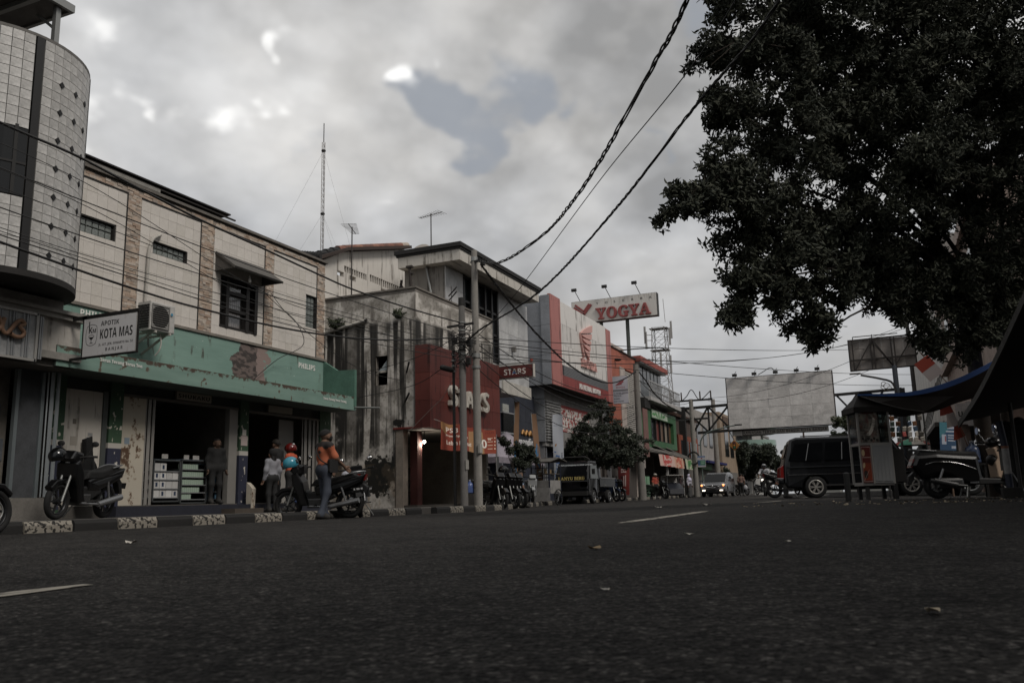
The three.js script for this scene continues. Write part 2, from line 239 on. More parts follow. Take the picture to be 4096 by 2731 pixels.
{ // corrugated shop sign with cut-out script letters
  const t = thing('corrugated_sign', 'corrugated grey metal shop sign with brown script letters, at the left edge', 'sign');
  const sh = []; for (let s = 5; s < 9.24; s += .235) sh.push([s]);
  const g = [B(-12.37, -12.32, 2.66, 3.4, 5, 9.22)], ribs = [];
  for (const [s] of sh) for (const k of [0, .06, .1]) ribs.push(B(-12.32, -12.305 + (k === .06 ? .006 : 0), 2.68, 3.38, s + k, s + k + .025));
  mesh('panel', g, grimy(0x9b9c9c, 1.2, .6), t); mesh('rib', ribs, M(0x86888a, .5, .3), t);
  mesh('frame', [B(-12.34, -12.29, 3.38, 3.42, 5, 9.25), B(-12.34, -12.29, 2.63, 2.67, 5, 9.25), B(-12.34, -12.29, 2.63, 3.42, 9.22, 9.26)], M(0x9c9a96, .5, .3), t);
  const wood = grimy(0x8b6a52, .5, .6);
  const a = [tube([[0, .0, 0], [-.1, .12, 0], [-.2, .06, 0], [-.21, -.06, 0], [-.12, -.13, 0], [-.02, -.04, 0], [.03, .12, 0], [0, -.06, 0], [.07, -.13, 0], [.14, -.06, 0]], .035, 40, 6), tube([[.14, -.06, 0], [.22, .06, 0], [.3, .12, 0], [.37, .07, 0], [.29, .02, 0], [.37, -.06, 0], [.34, -.13, 0], [.23, -.15, 0], [.15, -.12, 0]], .035, 40, 6)];
  const names = ['letter_a', 'letter_s']; a.forEach((q, i) => mesh(names[i], q.scale(1, 1, .8).rotateY(Math.PI / 2).translate(-12.26, 3.12, -8.62), wood, t));
  mesh('notice_board', B(-12.3, -12.28, 2.72, 2.86, 7.6, 8.4), grimy(0x8b8985, .2), t);
}
{ // projecting chemist sign
  const tx = sign(512, 288, (c, w, h) => {
    c.fillStyle = '#c9c8c8'; c.fillRect(0, 0, w, h); c.fillStyle = '#111'; c.textBaseline = 'alphabetic';
    c.font = 'bold 50px sans-serif'; c.fillText('APOTIK', 168, 66); c.save(); c.translate(160, 164); c.scale(.86, 1.34); c.font = 'bold 76px sans-serif'; c.fillText('KOTA MAS', 0, 0, 396); c.restore();
    c.font = 'bold 25px sans-serif'; c.fillText('JL. LET. JEN. SUWARTO No. 52', 158, 218, 330); c.font = 'bold 34px sans-serif'; c.fillText('B A N J A R', 224, 262);
    c.lineWidth = 4; c.strokeStyle = '#222'; c.beginPath(); c.moveTo(36, 60); c.quadraticCurveTo(80, 34, 128, 60); c.quadraticCurveTo(146, 130, 124, 194); c.quadraticCurveTo(80, 222, 36, 194); c.quadraticCurveTo(14, 130, 36, 60); c.stroke();
    c.font = 'bold 66px sans-serif'; c.fillText('K', 46, 112); c.font = 'bold 44px sans-serif'; c.fillText('M', 86, 112); c.fillRect(50, 20, 9, 60);
    c.beginPath(); c.ellipse(80, 138, 26, 12, 0, 0, 7); c.stroke(); c.beginPath(); c.moveTo(56, 142); c.quadraticCurveTo(80, 184, 104, 142); c.fill(); c.fillRect(77, 160, 6, 28); c.fillRect(66, 186, 30, 6);
    const r = rng(5); for (let i = 0; i < 26; i++) { const x = r() * w, l = 8 + r() * 34; c.fillStyle = 'rgba(90,66,48,' + (.1 + r() * .25) + ')'; c.fillRect(x, r() < .7 ? 0 : h - l, 1 + r() * 3, l); } for (let i = 0; i < 240; i++) { c.fillStyle = 'rgba(70,62,56,' + r() * .22 + ')'; c.fillRect(r() * w, r() * h, 1 + r() * 2, 1 + r() * 3); }
  });
  const t = thing('chemist_sign', 'white projecting chemist sign with black lettering and a goblet emblem', 'sign');
  mesh('panel', [bx(1.19, .64, .05, -11.46, 3.09, -9.93)], grimy(0x9a9894, .8), t); mesh('sign_face', faceZ(-12.05, -10.87, 2.775, 3.405, 9.903), M(0xffffff, .6, 0, { map: tx }), t, false);
  mesh('frame', [bar([-12.1, 3.45, -9.93], [-10.84, 3.45, -9.93], .05), bar([-12.1, 2.76, -9.93], [-10.84, 2.76, -9.93], .03), bar([-10.86, 2.76, -9.93], [-10.86, 3.45, -9.93], .03), bar([-12.07, 2.76, -9.93], [-12.07, 3.45, -9.93], .04)], M(0x1a1817, .7, .2), t);
  mesh('bracket', [bar([-12.5, 3.45, -9.93], [-12.0, 3.45, -9.93], .05), bar([-12.5, 2.76, -9.93], [-12.0, 2.76, -9.93], .04)], M(0x1a1817, .7, .2), t);
}

// ================= two-storey shophouse: stone tile bays, ledger brick strips, green canopy
const shopB = thing('tiled_shophouse', 'beige tiled two-storey shophouse with brick strips and a peeling green canopy', 'building');
{
  const b = shopB, X = -13.4;
  const stone = [0xcfc9c1, 0xccc6be, 0xd2ccc4, 0xcac4bb].map((c, i) => M(c, .6, 0, { map: rep(T.soft, 1.1 + i * .13) }));
  const backing = M(0x857e76, .9);
  
  mesh('parapet', [B(-21.4, X - .02, 6.66, 6.74, 10.3, 18.48), B(X - .05, X + .05, 6.7, 6.76, 10.3, 18.5)], grimy(0x6b6660, 1.2), b);
  // bays of stone tile
  const bays = [[10.4, 11.83], [12.18, 13.85], [14.26, 15.99], [16.33, 18.08]], wins = [[10.78, 11.58, 5.43, 5.76], [12.52, 13.47, 5.45, 5.72], [14.52, 15.74, 4.27, 5.46], [17.62, 18.08, 4.82, 5.68]];
  { const sh = new THREE.Shape([[10.35, 2.72], [18.44, 2.72], [18.44, 6.62], [10.35, 6.62]].map(p => new THREE.Vector2(...p))); for (const [a, e, v0, v1] of wins) { const h = new THREE.Path(); h.moveTo(a, v0); h.lineTo(a, v1); h.lineTo(e, v1); h.lineTo(e, v0); sh.holes.push(h); } mesh('wall', [new THREE.ExtrudeGeometry(sh, { depth: .2, bevelEnabled: false }).rotateY(Math.PI / 2).translate(X - .235, 0, 0), B(-21.4, X - .36, 2.72, 6.62, 10.35, 18.44)], backing, b); }
  const hr = rng(31), tg = {};
  bays.forEach(([a, e], bi) => {
    const n = Math.round((e - a) / .25), w = (e - a) / n, R = 10, h = (6.52 - 4.02) / R, [w0, w1, v0, v1] = wins[bi];
    for (let i = 0; i < n; i++) for (let j = 0; j < R; j++) {
      let s0 = a + i * w, s1 = s0 + w, y0 = 4.02 + j * h, y1 = y0 + h;
      const cut = s1 > w0 + .01 && s0 < w1 - .01 && y1 > v0 + .01 && y0 < v1 - .01;
      const pieces = [];
      if (!cut) pieces.push([s0, s1, y0, y1]); else {   // tiles are cut round the window openings
        if (y0 < v0) pieces.push([s0, s1, y0, v0]); if (y1 > v1) pieces.push([s0, s1, v1, y1]);
        if (s0 < w0) pieces.push([s0, w0, Math.max(y0, v0), Math.min(y1, v1)]); if (s1 > w1) pieces.push([w1, s1, Math.max(y0, v0), Math.min(y1, v1)]);
      }
      for (const [p0, p1, q0, q1] of pieces) { if (p1 - p0 < .02 || q1 - q0 < .02) continue; const key = (p1 - p0).toFixed(3) + (q1 - q0).toFixed(3); const g = tg[key] ??= uvm(bx(.03, q1 - q0 - .005, p1 - p0 - .005)); place('stone_tile', g, stone[Math.floor(hr() * 4)], b, X - .015 - hr() * .002, (q0 + q1) / 2, -(p0 + p1) / 2); }
    }
    mesh('bay_trim', [B(X - .03, X + .012, 6.5, 6.53, a, e), B(X - .03, X + .012, 4.02, 6.5, e - .025, e)], M(0x15120f, .6), b);
  });
  // ledger stone: the strips nearest the lens piece by piece, the rest joined
  const lt = [0xb09c8b, 0xa69180, 0xbba998, 0xa09489, 0xb4a799, 0xc2b6a9].map((c, i) => grimy(c, .5 + i * .07, .85)), joined = lt.map(() => []);
  let made = 0; const lg = {};
  const ledger = (s0, s1, y0, y1, single) => {
    for (let y = y0; y < y1 - .02; y += .055) {
      let s = s0 - hr() * .1;
      while (s < s1 - .03) {
        const L = .09 + Math.floor(hr() * 4) * .035, p0 = Math.max(s, s0), p1 = Math.min(s + L, s1); s += L; if (p1 - p0 < .02) continue;
        const th = .02 + Math.floor(hr() * 3) * .006, k = Math.floor(hr() * 6), h = Math.min(.053, y1 - y);
        if (single && made < 296) { made++; const key = (p1 - p0).toFixed(2) + th + h.toFixed(3); const g = lg[key] ??= uvm(bx(th, h, (p1 - p0) - .003)); place('ledger_stone', g, lt[k], b, X - .03 + th / 2, y + h / 2, -(p0 + p1) / 2); }
        else joined[k].push(B(X - .03, X - .03 + th, y, y + h, p0, p1 - .003));
      }
    }
  };
  ledger(11.83, 12.18, 4.02, 6.54, true); ledger(13.85, 14.26, 4.02, 6.54, true); ledger(15.99, 16.33, 4.02, 6.54, false); ledger(18.08, 18.44, 4.02, 6.54, false); ledger(10.4, 18.44, 6.54, 6.66, false);
  joined.forEach((l, i) => { const m = mesh('ledger_stones', l, lt[i], b); m.userData.kind = 'stuff'; });
  // glass block windows
  const gb = new THREE.MeshPhysicalMaterial({ color: 0x757a77, roughness: .22, bumpMap: rep(T.bump, .25), bumpScale: .01 });
  const blocks = (w, nc, nr) => { const [a, e, v0, v1] = w, wn = mesh('glass_block_window', [B(X - .14, X - .12, v0, v1, a, e), B(X - .13, X - .005, v1 - .015, v1 + .01, a, e), B(X - .13, X - .005, v0, v1, e - .03, e)], M(0x22201e, .9), b); const cw = (e - a - .06) / nc, ch = (v1 - v0 - .03) / nr, g = uvm(rbox(cw - .02, ch - .02, .05, .012).rotateY(Math.PI / 2)); for (let i = 0; i < nc; i++) for (let j = 0; j < nr; j++) place('glass_block', g, gb, wn, X - .085, v0 + .01 + ch * (j + .5), -(a + .015 + cw * (i + .5))); };
  blocks(wins[0], 5, 2); blocks(wins[1], 6, 2); blocks(wins[3], 3, 5);
  // black framed casement with curtains, under a concrete hood
  { const [a, e, v0, v1] = wins[2], fr = M(0x1b1715, .5), m1 = a + .2, m2 = a + .86;
    const w = mesh('window', [B(X - .12, X + .02, v0, v1, m1 - .04, m1 + .06), B(X - .12, X + .02, v0, v1, m2 - .03, m2 + .08), B(X - .12, X + .01, v1 - .06, v1, a, e), B(X - .12, X + .01, v0, v0 + .05, a, e), B(X - .12, X + .03, v0, v1, e - .1, e), B(X - .1, X + .01, v0 + .4, v0 + .46, m1, m2), B(X - .1, X + .01, v0 + .8, v0 + .88, m1, m2), B(X - .1, X - .02, v0 + .42, v0 + .45, a, m1), B(X - .1, X - .02, v0 + .55, v0 + .6, m2, e)], fr, b);
    for (const [p, q, c, d] of [[a, m1 - .04, v0 + .05, v1 - .06], [m1 + .06, m2 - .03, v0 + .05, v0 + .4], [m1 + .06, m2 - .03, v0 + .46, v0 + .8], [m1 + .06, m2 - .03, v0 + .88, v1 - .06], [m2 + .08, e - .1, v0 + .05, v1 - .06]]) mesh('pane', B(X - .075, X - .07, c, d, p, q), new THREE.MeshPhysicalMaterial({ color: 0xffffff, roughness: .05, transmission: 1, thickness: 0 }), w);
    const P = [], cur = []; for (let s = a; s < e; s += .035) cur.push(B(X - .2 - .012 * (Math.round(s / .035) % 2), X - .18 - .012 * (Math.round(s / .035) % 2), v0, v1, s, s + .0345)); mesh('curtain', cur, grimy(0x8f8986, .4), w);
    mesh('hood', [bx(.72, .05, 1.66, -13.1, 5.73, -15.12, 0, 0, -.62), poly([[0, 0], [0, -.42], [.56, -.42]], .05).translate(-13.41, 5.93, -14.36), poly([[0, 0], [0, -.42], [.56, -.42]], .05).translate(-13.41, 5.93, -15.94)], grimy(0x55524e, .8), b);
    mesh('hood_lamp', [rod([-13.0, 5.5, -15.0], [-13, 5.42, -15], .02), sph(.035, -13, 5.38, -15, 1, 1.5, 1)], M(0xb9b7b2, .3), b);
  }
  // white conduit bent down to the cooler
  mesh('conduit', tube([[-13.42, 5.9, -12.7], [-13.34, 5.86, -12.64], [-13.33, 5.72, -12.45], [-13.33, 5.5, -12.37], [-13.33, 4.9, -12.35], [-13.33, 4.15, -12.33]], .032, 40, 8), whiteP, b);
  // green canopy: tall back panel, floor, front lip, end wing
  const green = dtex(1024, 256, (u, v) => {
    const a = pf(u, v, 22, 6, 6, 111), st = pf(u, v, 70, 3, 5, 121), lo = pf(u, v, 30, 9, 5, 131);
    let c = mix3([126, 154, 143], [106, 134, 124], pf(u, v, 9, 4, 4, 141));
    c = mix3(c, [150, 128, 122], ss(.0, .05, lo - .50 - v * .75) * .9);                     // paint flaked off along the foot
    const px = (u - .625) / .055, py = (v - .5) / .62; if (px * px + py * py * .8 + (a - .5) * 2.2 < 1.0) c = mix3([104, 92, 87], [58, 52, 49], ss(.4, .6, pf(u, v, 60, 22, 4, 151)));
    const p2 = (u - .7) / .04, q2 = (v - .55) / .5; if (p2 * p2 + q2 * q2 + (a - .5) * 3.4 < .5) c = [132, 116, 110];
    c = mix3(c, [60, 58, 50], ss(.66, .8, st) * .75 * ss(.3, .55, a)); c = mix3(c, [208, 206, 198], ss(.86, .9, pf(u, v, 90, 24, 3, 161)) * .8); return c;
  });
  const gm = M(0xffffff, .75, 0, { map: green, bumpMap: T.bump, bumpScale: .004 });
  const gp = mesh('canopy_panel', faceX(10.3, 18.42, 2.72, 4.0, X + .035), gm, b, false);
  mesh('canopy_cap', [B(X - .03, X + .07, 4.0, 4.06, 10.3, 18.46)], grimy(0x7d776f, .9), b);
  const lipT = dtex(1024, 64, (u, v) => { const a = pf(u, v, 120, 5, 4, 171), e = pf(u, v, 60, 2, 4, 181); let c = mix3([126, 152, 141], [102, 128, 118], pf(u, v, 12, 3, 4, 191)); c = mix3(c, [70, 58, 48], ss(.0, .12, v - .84 + (a - .5) * .6)); c = mix3(c, [82, 62, 50], ss(.68, .75, e) * .8); c = mix3(c, [196, 200, 190], ss(.82, .88, a) * .5); return c; });
  mesh('canopy_lip', faceX(9.7, 18.46, 2.64, 2.99, -12.398), M(0xffffff, .75, 0, { map: lipT }), b, false);
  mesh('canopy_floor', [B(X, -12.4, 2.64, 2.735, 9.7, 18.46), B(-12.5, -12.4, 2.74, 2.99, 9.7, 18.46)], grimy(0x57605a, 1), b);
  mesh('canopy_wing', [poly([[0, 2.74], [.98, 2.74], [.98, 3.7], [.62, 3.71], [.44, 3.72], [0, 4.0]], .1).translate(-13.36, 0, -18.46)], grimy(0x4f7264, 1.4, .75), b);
  mesh('spout', [rod([-12.42, 2.72, -18.4], [-11.65, 2.66, -18.42], .025)], steel, b);
  // painted lettering
  const wl = M(0xd8d8d2, .8); const put = (txt, size, s, y, x, m, par, name) => { const g = letters(txt, size, .006); g.rotateY(Math.PI / 2).translate(x, y, -s); return mesh(name, g, m, par); };
  put('PHILIPS', .135, 17.3, 3.7, X + .04, wl, b, 'painted_lettering'); put('PHILIPS', .135, 10.86, 3.81, X + .04, wl, b, 'painted_lettering');
  put('Terus Terang Terus Terang', .055, 17.05, 2.8, -12.394, wl, b, 'painted_lettering'); put('Terus Terang Terus Ten', .06, 10.55, 2.83, -12.394, wl, b, 'painted_lettering');
  // old zinc roof edge above the parapet
  mesh('zinc_roof', [bx(2.4, .03, 5.6, -14.55, 6.86, -11.9, 0, 0, .06)], M(0x2c2a29, .7, .3), b);
  mesh('roof_gutter', [B(-13.5, -13.36, 6.77, 6.84, 10.4, 12.6)], grimy(0x8a8781, .6), b);
  mesh('roof_batten', [B(-13.42, -13.38, 6.84, 6.87, 9.4, 14.9), B(-13.7, -13.6, 6.8, 6.85, 14.2, 15.2)], M(0x241f1c, .8), b);
  // ---- ground floor
  const F = -13.2, floor = .35;
  mesh('shop_floor', [B(-20.5, F + .02, .1, floor, 10.26, 18.44)], grimy(0x5c5853, 1.5), b);
  mesh('shop_step', [B(F, -12.86, .1, .33, 11.5, 18.1)], grimy(0x22242f, .8, .8), b);
  mesh('entrance_ramp', [B(-12.86, -12.5, .1, .24, 14.2, 15.1), B(-12.86, -12.5, .1, .22, 15.5, 16.3)], grimy(0x4c443c, .8), b);
  mesh('back_wall', [B(-20.6, -20.4, 0, 2.7, 10.26, 18.44), B(-20.5, F - .1, 0, 2.7, 10.26, 10.34), B(-20.5, F - .1, 0, 2.7, 18.36, 18.44), B(-20.5, F - .05, .3, 2.7, 15.1, 15.26)], grimy(0x7d776f, 2), b);
  mesh('shop_ceiling', [B(-20.6, X, 2.66, 2.715, 10.3, 18.44)], grimy(0x77736e, 2), b);
  mesh('lintel_wall', [B(F - .15, F - .02, 2.42, 2.66, 10.26, 18.44)], grimy(0x363a36, 1), b);
  const pg = M(0xffffff, .8, 0, { map: dtex(128, 512, (u, v) => { const a = pf(u, v, 8, 26, 5, 201), ch = ss(.69, .73, a); const y = v * 2.4; let c = y < 1.1 ? [40, 43, 60] : y < 1.2 ? [172, 168, 160] : [52, 76, 56]; if (y > 1.2 && y < 1.9) c = mix3(c, [196, 190, 178], ss(.66, .7, a)); return mix3(c, [186, 180, 170], ch * (y < 1.1 ? 1 : .7)); }) });
  const pillar = (s0, s1, x = F + .04) => { const p = mesh('pillar', B(x - .3, x, .1, 2.64, s0, s1), pg, b); const uv = p.geometry.attributes.uv, ps = p.geometry.attributes.position; for (let i = 0; i < uv.count; i++) uv.setXY(i, (-ps.getZ(i) - ps.getX(i)) * 2, (ps.getY(i) - .3) / 2.4); return p; };
  pillar(10.26, 10.55); pillar(11.5, 11.8); const pmid = pillar(15.03, 15.31); pillar(17.98, 18.44);
  mesh('sticker', [B(F + .045, F + .05, 1.62, 1.84, 15.06, 15.27)], M(0xb7a9a4, .6), pmid); mesh('sticker', [B(F + .045, F + .052, 1.85, 1.98, 15.1, 15.22)], M(0xc6c2ba, .6), pmid);
  const rm = M(0xcac5bb, .7, 0, { map: rep(T.rust, 1.5, 1.4, .3, .1), bumpMap: T.bump, bumpScale: .002 }), wd = M(0xc9c4bc, .7, 0, { map: rep(T.streak, 1.4, 1.8, .2) });
  const d1 = mesh('white_steel_door', [B(F - .04, F, floor, 2.42, 10.57, 11.36)], wd, b); mesh('door_frame', [B(F - .06, F + .03, floor, 2.44, 11.36, 11.46)], M(0x4e5250, .5, .3), b);
  for (const [s, y, w, h, c] of [[10.75, 1.8, .07, .09, 0x6d675e], [11.08, 1.6, .1, .06, 0x8a8a88], [11.06, 1.5, .12, .08, 0x5c6a70], [10.72, 1.42, .14, .16, 0x9a948a], [11.1, 1.36, .08, .08, 0x8f8b84]]) mesh('sticker', B(F, F + .004, y, y + h, s, s + w), M(c, .7), d1);
  const d2 = mesh('rusty_steel_door', [B(F - .04, F, floor, 2.4, 11.82, 12.38)], rm, b); d2.userData.label = 'white steel door leaf spotted with rust'; mesh('sticker', B(F, F + .004, 1.5, 1.62, 11.9, 12.02), M(0x7d8a94, .7), d2);
  for (let k = 0; k < 4; k++) mesh('folding_gate_leaf', [bx(.05, 2.06, .018, F - .02 + (k % 2) * .03, 1.38, -12.41 - k * .055, .6 * (k % 2 ? 1 : -1))], M(0x93908b, .45, .3), b);
  mesh('gate_rail', [B(F - .08, F + .03, 2.4, 2.45, 11.8, 14.98), B(F - .08, F + .03, 2.38, 2.43, 15.32, 17.98)], M(0x5d5a55, .6, .3), b);
  for (const q of [B(F - .12, F + .01, floor, 2.4, 14.72, 14.98), B(F - .1, F + .01, floor, 2.4, 17.9, 17.97)]) mesh('gate_jamb', q, M(0x8e8b86, .5, .3), b);
  for (let k = 0; k < 6; k++) mesh('folding_gate_leaf', [bx(.05, 2.02, .018, F - .02 + (k % 2) * .03, 1.37, -17.34 - k * .085, .7 * (k % 2 ? 1 : -1))], M(0x8b8883, .45, .3), b);
  mesh('inner_door', [B(F - .3, F - .26, floor, 2.35, 16.75, 17.3)], M(0x8d8a85, .7), b);
  mesh('broken_post', [poly([[0, 0], [.14, 0], [.16, .52], [.08, .6], [0, .66]], .12).translate(-12.99, .14, -15.22)], rm, b);
}
{ const mk = (txt, s0, s1, y0, y1, label, name) => { const tx = sign(256, 80, (c, w, h) => { c.fillStyle = '#8d877b'; c.fillRect(0, 0, w, h); c.fillStyle = '#17140f'; c.font = 'bold 54px sans-serif'; c.textAlign = 'center'; c.fillText(txt, w / 2, 60, w - 16); }); const t = thing(name, label, 'sign'); mesh('board', B(-13.2, -13.15, y0, y1, s0, s1), grimy(0x5c574e, .7), t); mesh('lettering_face', faceX(s0 + .01, s1 - .01, y0 + .01, y1 - .01, -13.147), M(0xffffff, .8, 0, { map: tx }), t, false); };
  mk('SHUKAKU', 13.1, 14.1, 2.46, 2.64, 'dim lettered board over the left shop opening under the green canopy', 'shop_board'); mk('', 15.95, 16.85, 2.44, 2.62, 'small dim shop board over the doorway right of the stickered pillar', 'shop_board'); }
{ // outdoor cooler on brackets
  const t = thing('air_conditioner', 'white outdoor air conditioner unit bolted above the green canopy', 'air conditioner');
  const w = grimy(0xb9b7b2, .8, .5), x1 = -12.6;
  mesh('case', [rbox(.62, .56, .34, .02).rotateY(Math.PI / 2).translate(-12.8, 3.93, -12.14)], w, t);
  mesh('fan_recess', [new THREE.CylinderGeometry(.215, .215, .02, 32).rotateZ(Math.PI / 2).translate(-12.628, 3.93, -12.07)], M(0x080808, .9), t);
  const gr = []; for (let k = 0; k < 11; k++) gr.push(B(-12.615, -12.605, 3.72 + k * .042, 3.726 + k * .042, 11.86, 12.28)); gr.push(B(-12.615, -12.603, 3.7, 3.712, 11.85, 12.29), B(-12.615, -12.603, 4.15, 4.162, 11.85, 12.29), B(-12.615, -12.603, 3.7, 4.16, 11.85, 11.862), B(-12.615, -12.603, 3.7, 4.16, 12.278, 12.29)); mesh('fan_grille', gr, M(0x807e7a, .5), t);
  const fb = []; for (let k = 0; k < 3; k++) fb.push(bx(.005, .08, .2, -12.622, 0, 0).rotateX(k * 2.1).translate(0, 3.93, -12.07)); mesh('fan_blade', fb, M(0x202020, .6), t);
  const sg = []; for (let k = 0; k < 9; k++) sg.push(B(-12.95, -12.66, 3.7 + k * .052, 3.735 + k * .052, 11.815, 11.825)); mesh('side_grille', sg, M(0x151515, .8), t);
  mesh('logo', [B(-12.609, -12.606, 4.0, 4.05, 12.32, 12.37)], M(0x3d7f9d, .5), t);
  for (const z of [-11.98, -12.34]) mesh('bracket', [bar([-13.38, 3.63, z], [-12.62, 3.63, z], .04), bar([-13.38, 3.3, z], [-12.75, 3.62, z], .035)], whiteP, t);
  mesh('drain_hose', tube([[-12.75, 3.63, -12.2], [-12.73, 3.45, -12.22], [-12.75, 3.3, -12.2], [-12.82, 3.2, -12.17]], .014, 16, 6), whiteP, t);
}
// ================= weathered block with the red shop box
{
  const wallT = dtex(1024, 1024, (u, v) => {   // u: -15.6..-12.2 across, v: 0..6.5 up
    const y = v * 6.5, base = pf(u, v, 10, 18, 6, 211), fine = pf(u, v, 60, 90, 3, 221);
    let c = mix3([196, 191, 184], [138, 133, 126], ss(.35, .7, base)); c = mix3(c, [c[0] * .82, c[1] * .82, c[2] * .8], ss(.5, .8, fine));
    const st = pf(u, v, 30, 2, 5, 231), st2 = pf(u, v, 12, 1, 3, 241);
    const reach = clamp((5.62 - y) / .12) * (.45 + .55 * ss(.3, .58, st2 + .18 * (Math.exp(-Math.pow((u - .22) / .1, 2)) + Math.exp(-Math.pow((u - .8) / .05, 2)))));
    c = mix3(c, [32, 30, 27], ss(.4, .56, st + .1 * Math.exp(-Math.pow((u - .2) / .1, 2)) + .12 * Math.exp(-Math.pow((u - .8) / .035, 2))) * reach * ss(-.2, 1.4, y - .8 + (base - .5) * 4) * .97);
    if (y > 5.62) c = mix3(c, [88, 82, 76], ss(.58, .74, st) * .8 * ss(6.5, 5.6, y + (fine - .5)));
    if (y > 6.38) c = mix3(c, [92, 86, 80], .7);
    const mould = Math.exp(-Math.pow((u - .62) / .2, 2) - Math.pow((y - 1.05) / .6, 2)) + Math.exp(-Math.pow((u - .82) / .09, 2) - Math.pow((y - 2.55) / .16, 2)) * .8 + Math.exp(-Math.pow((u - .9) / .07, 2) - Math.pow((y - .3) / .3, 2)) * .5;
    c = mix3(c, [26, 25, 21], ss(.42, .52, mould + (pf(u, v, 26, 40, 5, 251) - .5) * 1.1));
    if (y < 1.4) c = mix3(c, [132, 112, 90], .35 * ss(.45, .6, pf(u, v, 14, 22, 4, 261)));
    return c;
  });
  const b = thing('weathered_block', 'mould-streaked concrete block rising behind the red shop box', 'building');
  const wm = M(0xffffff, .9, 0, { map: wallT, bumpMap: rep(T.bump, .8), bumpScale: .01 });
  const S = 21.22, E = 26.6;
  // side wall facing up the street, with two broken window holes
  const side = (x0, x1, y0, y1) => { const g = faceZ(x0, x1, y0, y1, S), p = g.attributes.position, u = g.attributes.uv; for (let i = 0; i < p.count; i++) u.setXY(i, (p.getX(i) + 15.6) / 3.4, p.getY(i) / 6.5); return g; };
  mesh('side_wall', [side(-15.6, -13.56, 0, 6.5), side(-13.18, -12.88, 0, 6.5), side(-13.56, -13.18, 0, 3.69), side(-13.56, -13.18, 4.06, 4.12), side(-13.56, -13.18, 4.56, 6.5), side(-12.88, -12.2, 2.4, 6.5)], wm, b, false);
  const front = faceX(S, E, 4.7, 6.5, -12.2); { const u = front.attributes.uv, p = front.attributes.position; for (let i = 0; i < u.count; i++) u.setXY(i, .2 + (-p.getZ(i) - S) / 5.4 * .9, p.getY(i) / 6.5); }
  mesh('front_wall', [front], wm, b, false);
  mesh('inner_wall', [B(-15.6, -15.5, 2.42, 6.46, S + .02, E), B(-15.5, -12.21, 2.42, 6.46, E - .1, E), B(-12.32, -12.21, 2.42, 6.46, S + .02, E - .1)], grimy(0x8a847c, 2), b); mesh('inner_slab', [B(-15.5, -12.32, 2.42, 2.5, S + .02, E - .1), B(-15.5, -12.32, 6.4, 6.46, S + .02, E - .1)], grimy(0x8a847c, 2), b);
  mesh('parapet_cap', [B(-15.6, -12.17, 6.5, 6.55, S - .04, S + .12), B(-12.34, -12.17, 6.5, 6.55, S + .12, E)], grimy(0x77716a, 1), b);
  mesh('downpipe_stub', rod([-15.32, 5.46, -S + .06], [-13.9, 5.68, -S + .06], .05, .05, 10), whiteP, b); mesh('pipe_end', new THREE.CylinderGeometry(.052, .052, .06, 12).rotateZ(Math.PI / 2).translate(-13.88, 5.685, -S + .06), M(0x2a2725, .9), b);
  mesh('downpipe', rod([-15.33, 3.9, -S + .06], [-15.3, 5.4, -S + .06], .035), whiteP, b);
  for (const x of [-13.57, -13.17]) mesh('window_reveal', B(x - .01, x + .01, 3.69, 4.56, S, S + .16), grimy(0x7a746c, 1), b);
  mesh('broken_pane', poly([[-13.5, 4.12], [-13.2, 4.12], [-13.22, 4.42], [-13.4, 4.2]], .006).translate(0, 0, -S - .05), M(0x9aa3a5, .08), b);
  mesh('wall_bracket', [bar([-12.5, 4.0, -S + .02], [-12.25, 4.25, -S + .3], .04)], dark, b); mesh('wall_bracket', [bar([-12.55, 3.15, -S + .02], [-12.25, 3.35, -S + .3], .04)], dark, b);
  // open shop below
  mesh('shop_ceiling', [B(-15.5, -11.75, 2.33, 2.39, S + .05, 26.5)], grimy(0x6b6761, 1), b); mesh('ceiling_edge', [B(-12.95, -12.15, 2.36, 2.41, S - .04, S + .03)], M(0x6e2a24, .6), b);
  mesh('corner_pillar', [B(-12.9, -12.64, .1, 2.34, S, S + .28)], grimy(0x8d8378, .9), b); mesh('red_pillar', [B(-12.66, -12.42, .1, 2.34, S + .45, S + .72)], grimy(0x4a211c, .9), b);
  mesh('shop_back', [B(-15.5, -15.4, 0, 2.4, S, 30), B(-15.5, -12.4, 0, 2.4, 26.3, 26.45), B(-15.5, -12.9, 0, 2.36, S + .05, S + .15)], grimy(0x6f6a62, 2), b);
  mesh('shop_floor', [B(-15.5, -12.2, .08, .2, S + .05, 26.4)], grimy(0x45413c, 1), b);
  for (const y of [.6, 1.0, 1.4]) mesh('shelf', [B(-15.2, -14.8, y, y + .03, 21.9, 26)], grimy(0x3a3531, 1), b);
  const lm = new THREE.MeshStandardMaterial({ color: 0xffffff, emissive: 0xfff3e0, emissiveIntensity: 6 });
  mesh('lamp_bulb', sph(.05, -12.35, 2.02, -21.95), lm, b); mesh('lamp_holder', rod([-12.35, 2.07, -21.95], [-12.35, 2.34, -21.95], .012), dark, b);
  const pl = new THREE.PointLight(0xfff0dc, 1.2, 0, 2); pl.position.set(-12.35, 1.94, -21.95); pl.castShadow = true; b.add(pl);
}
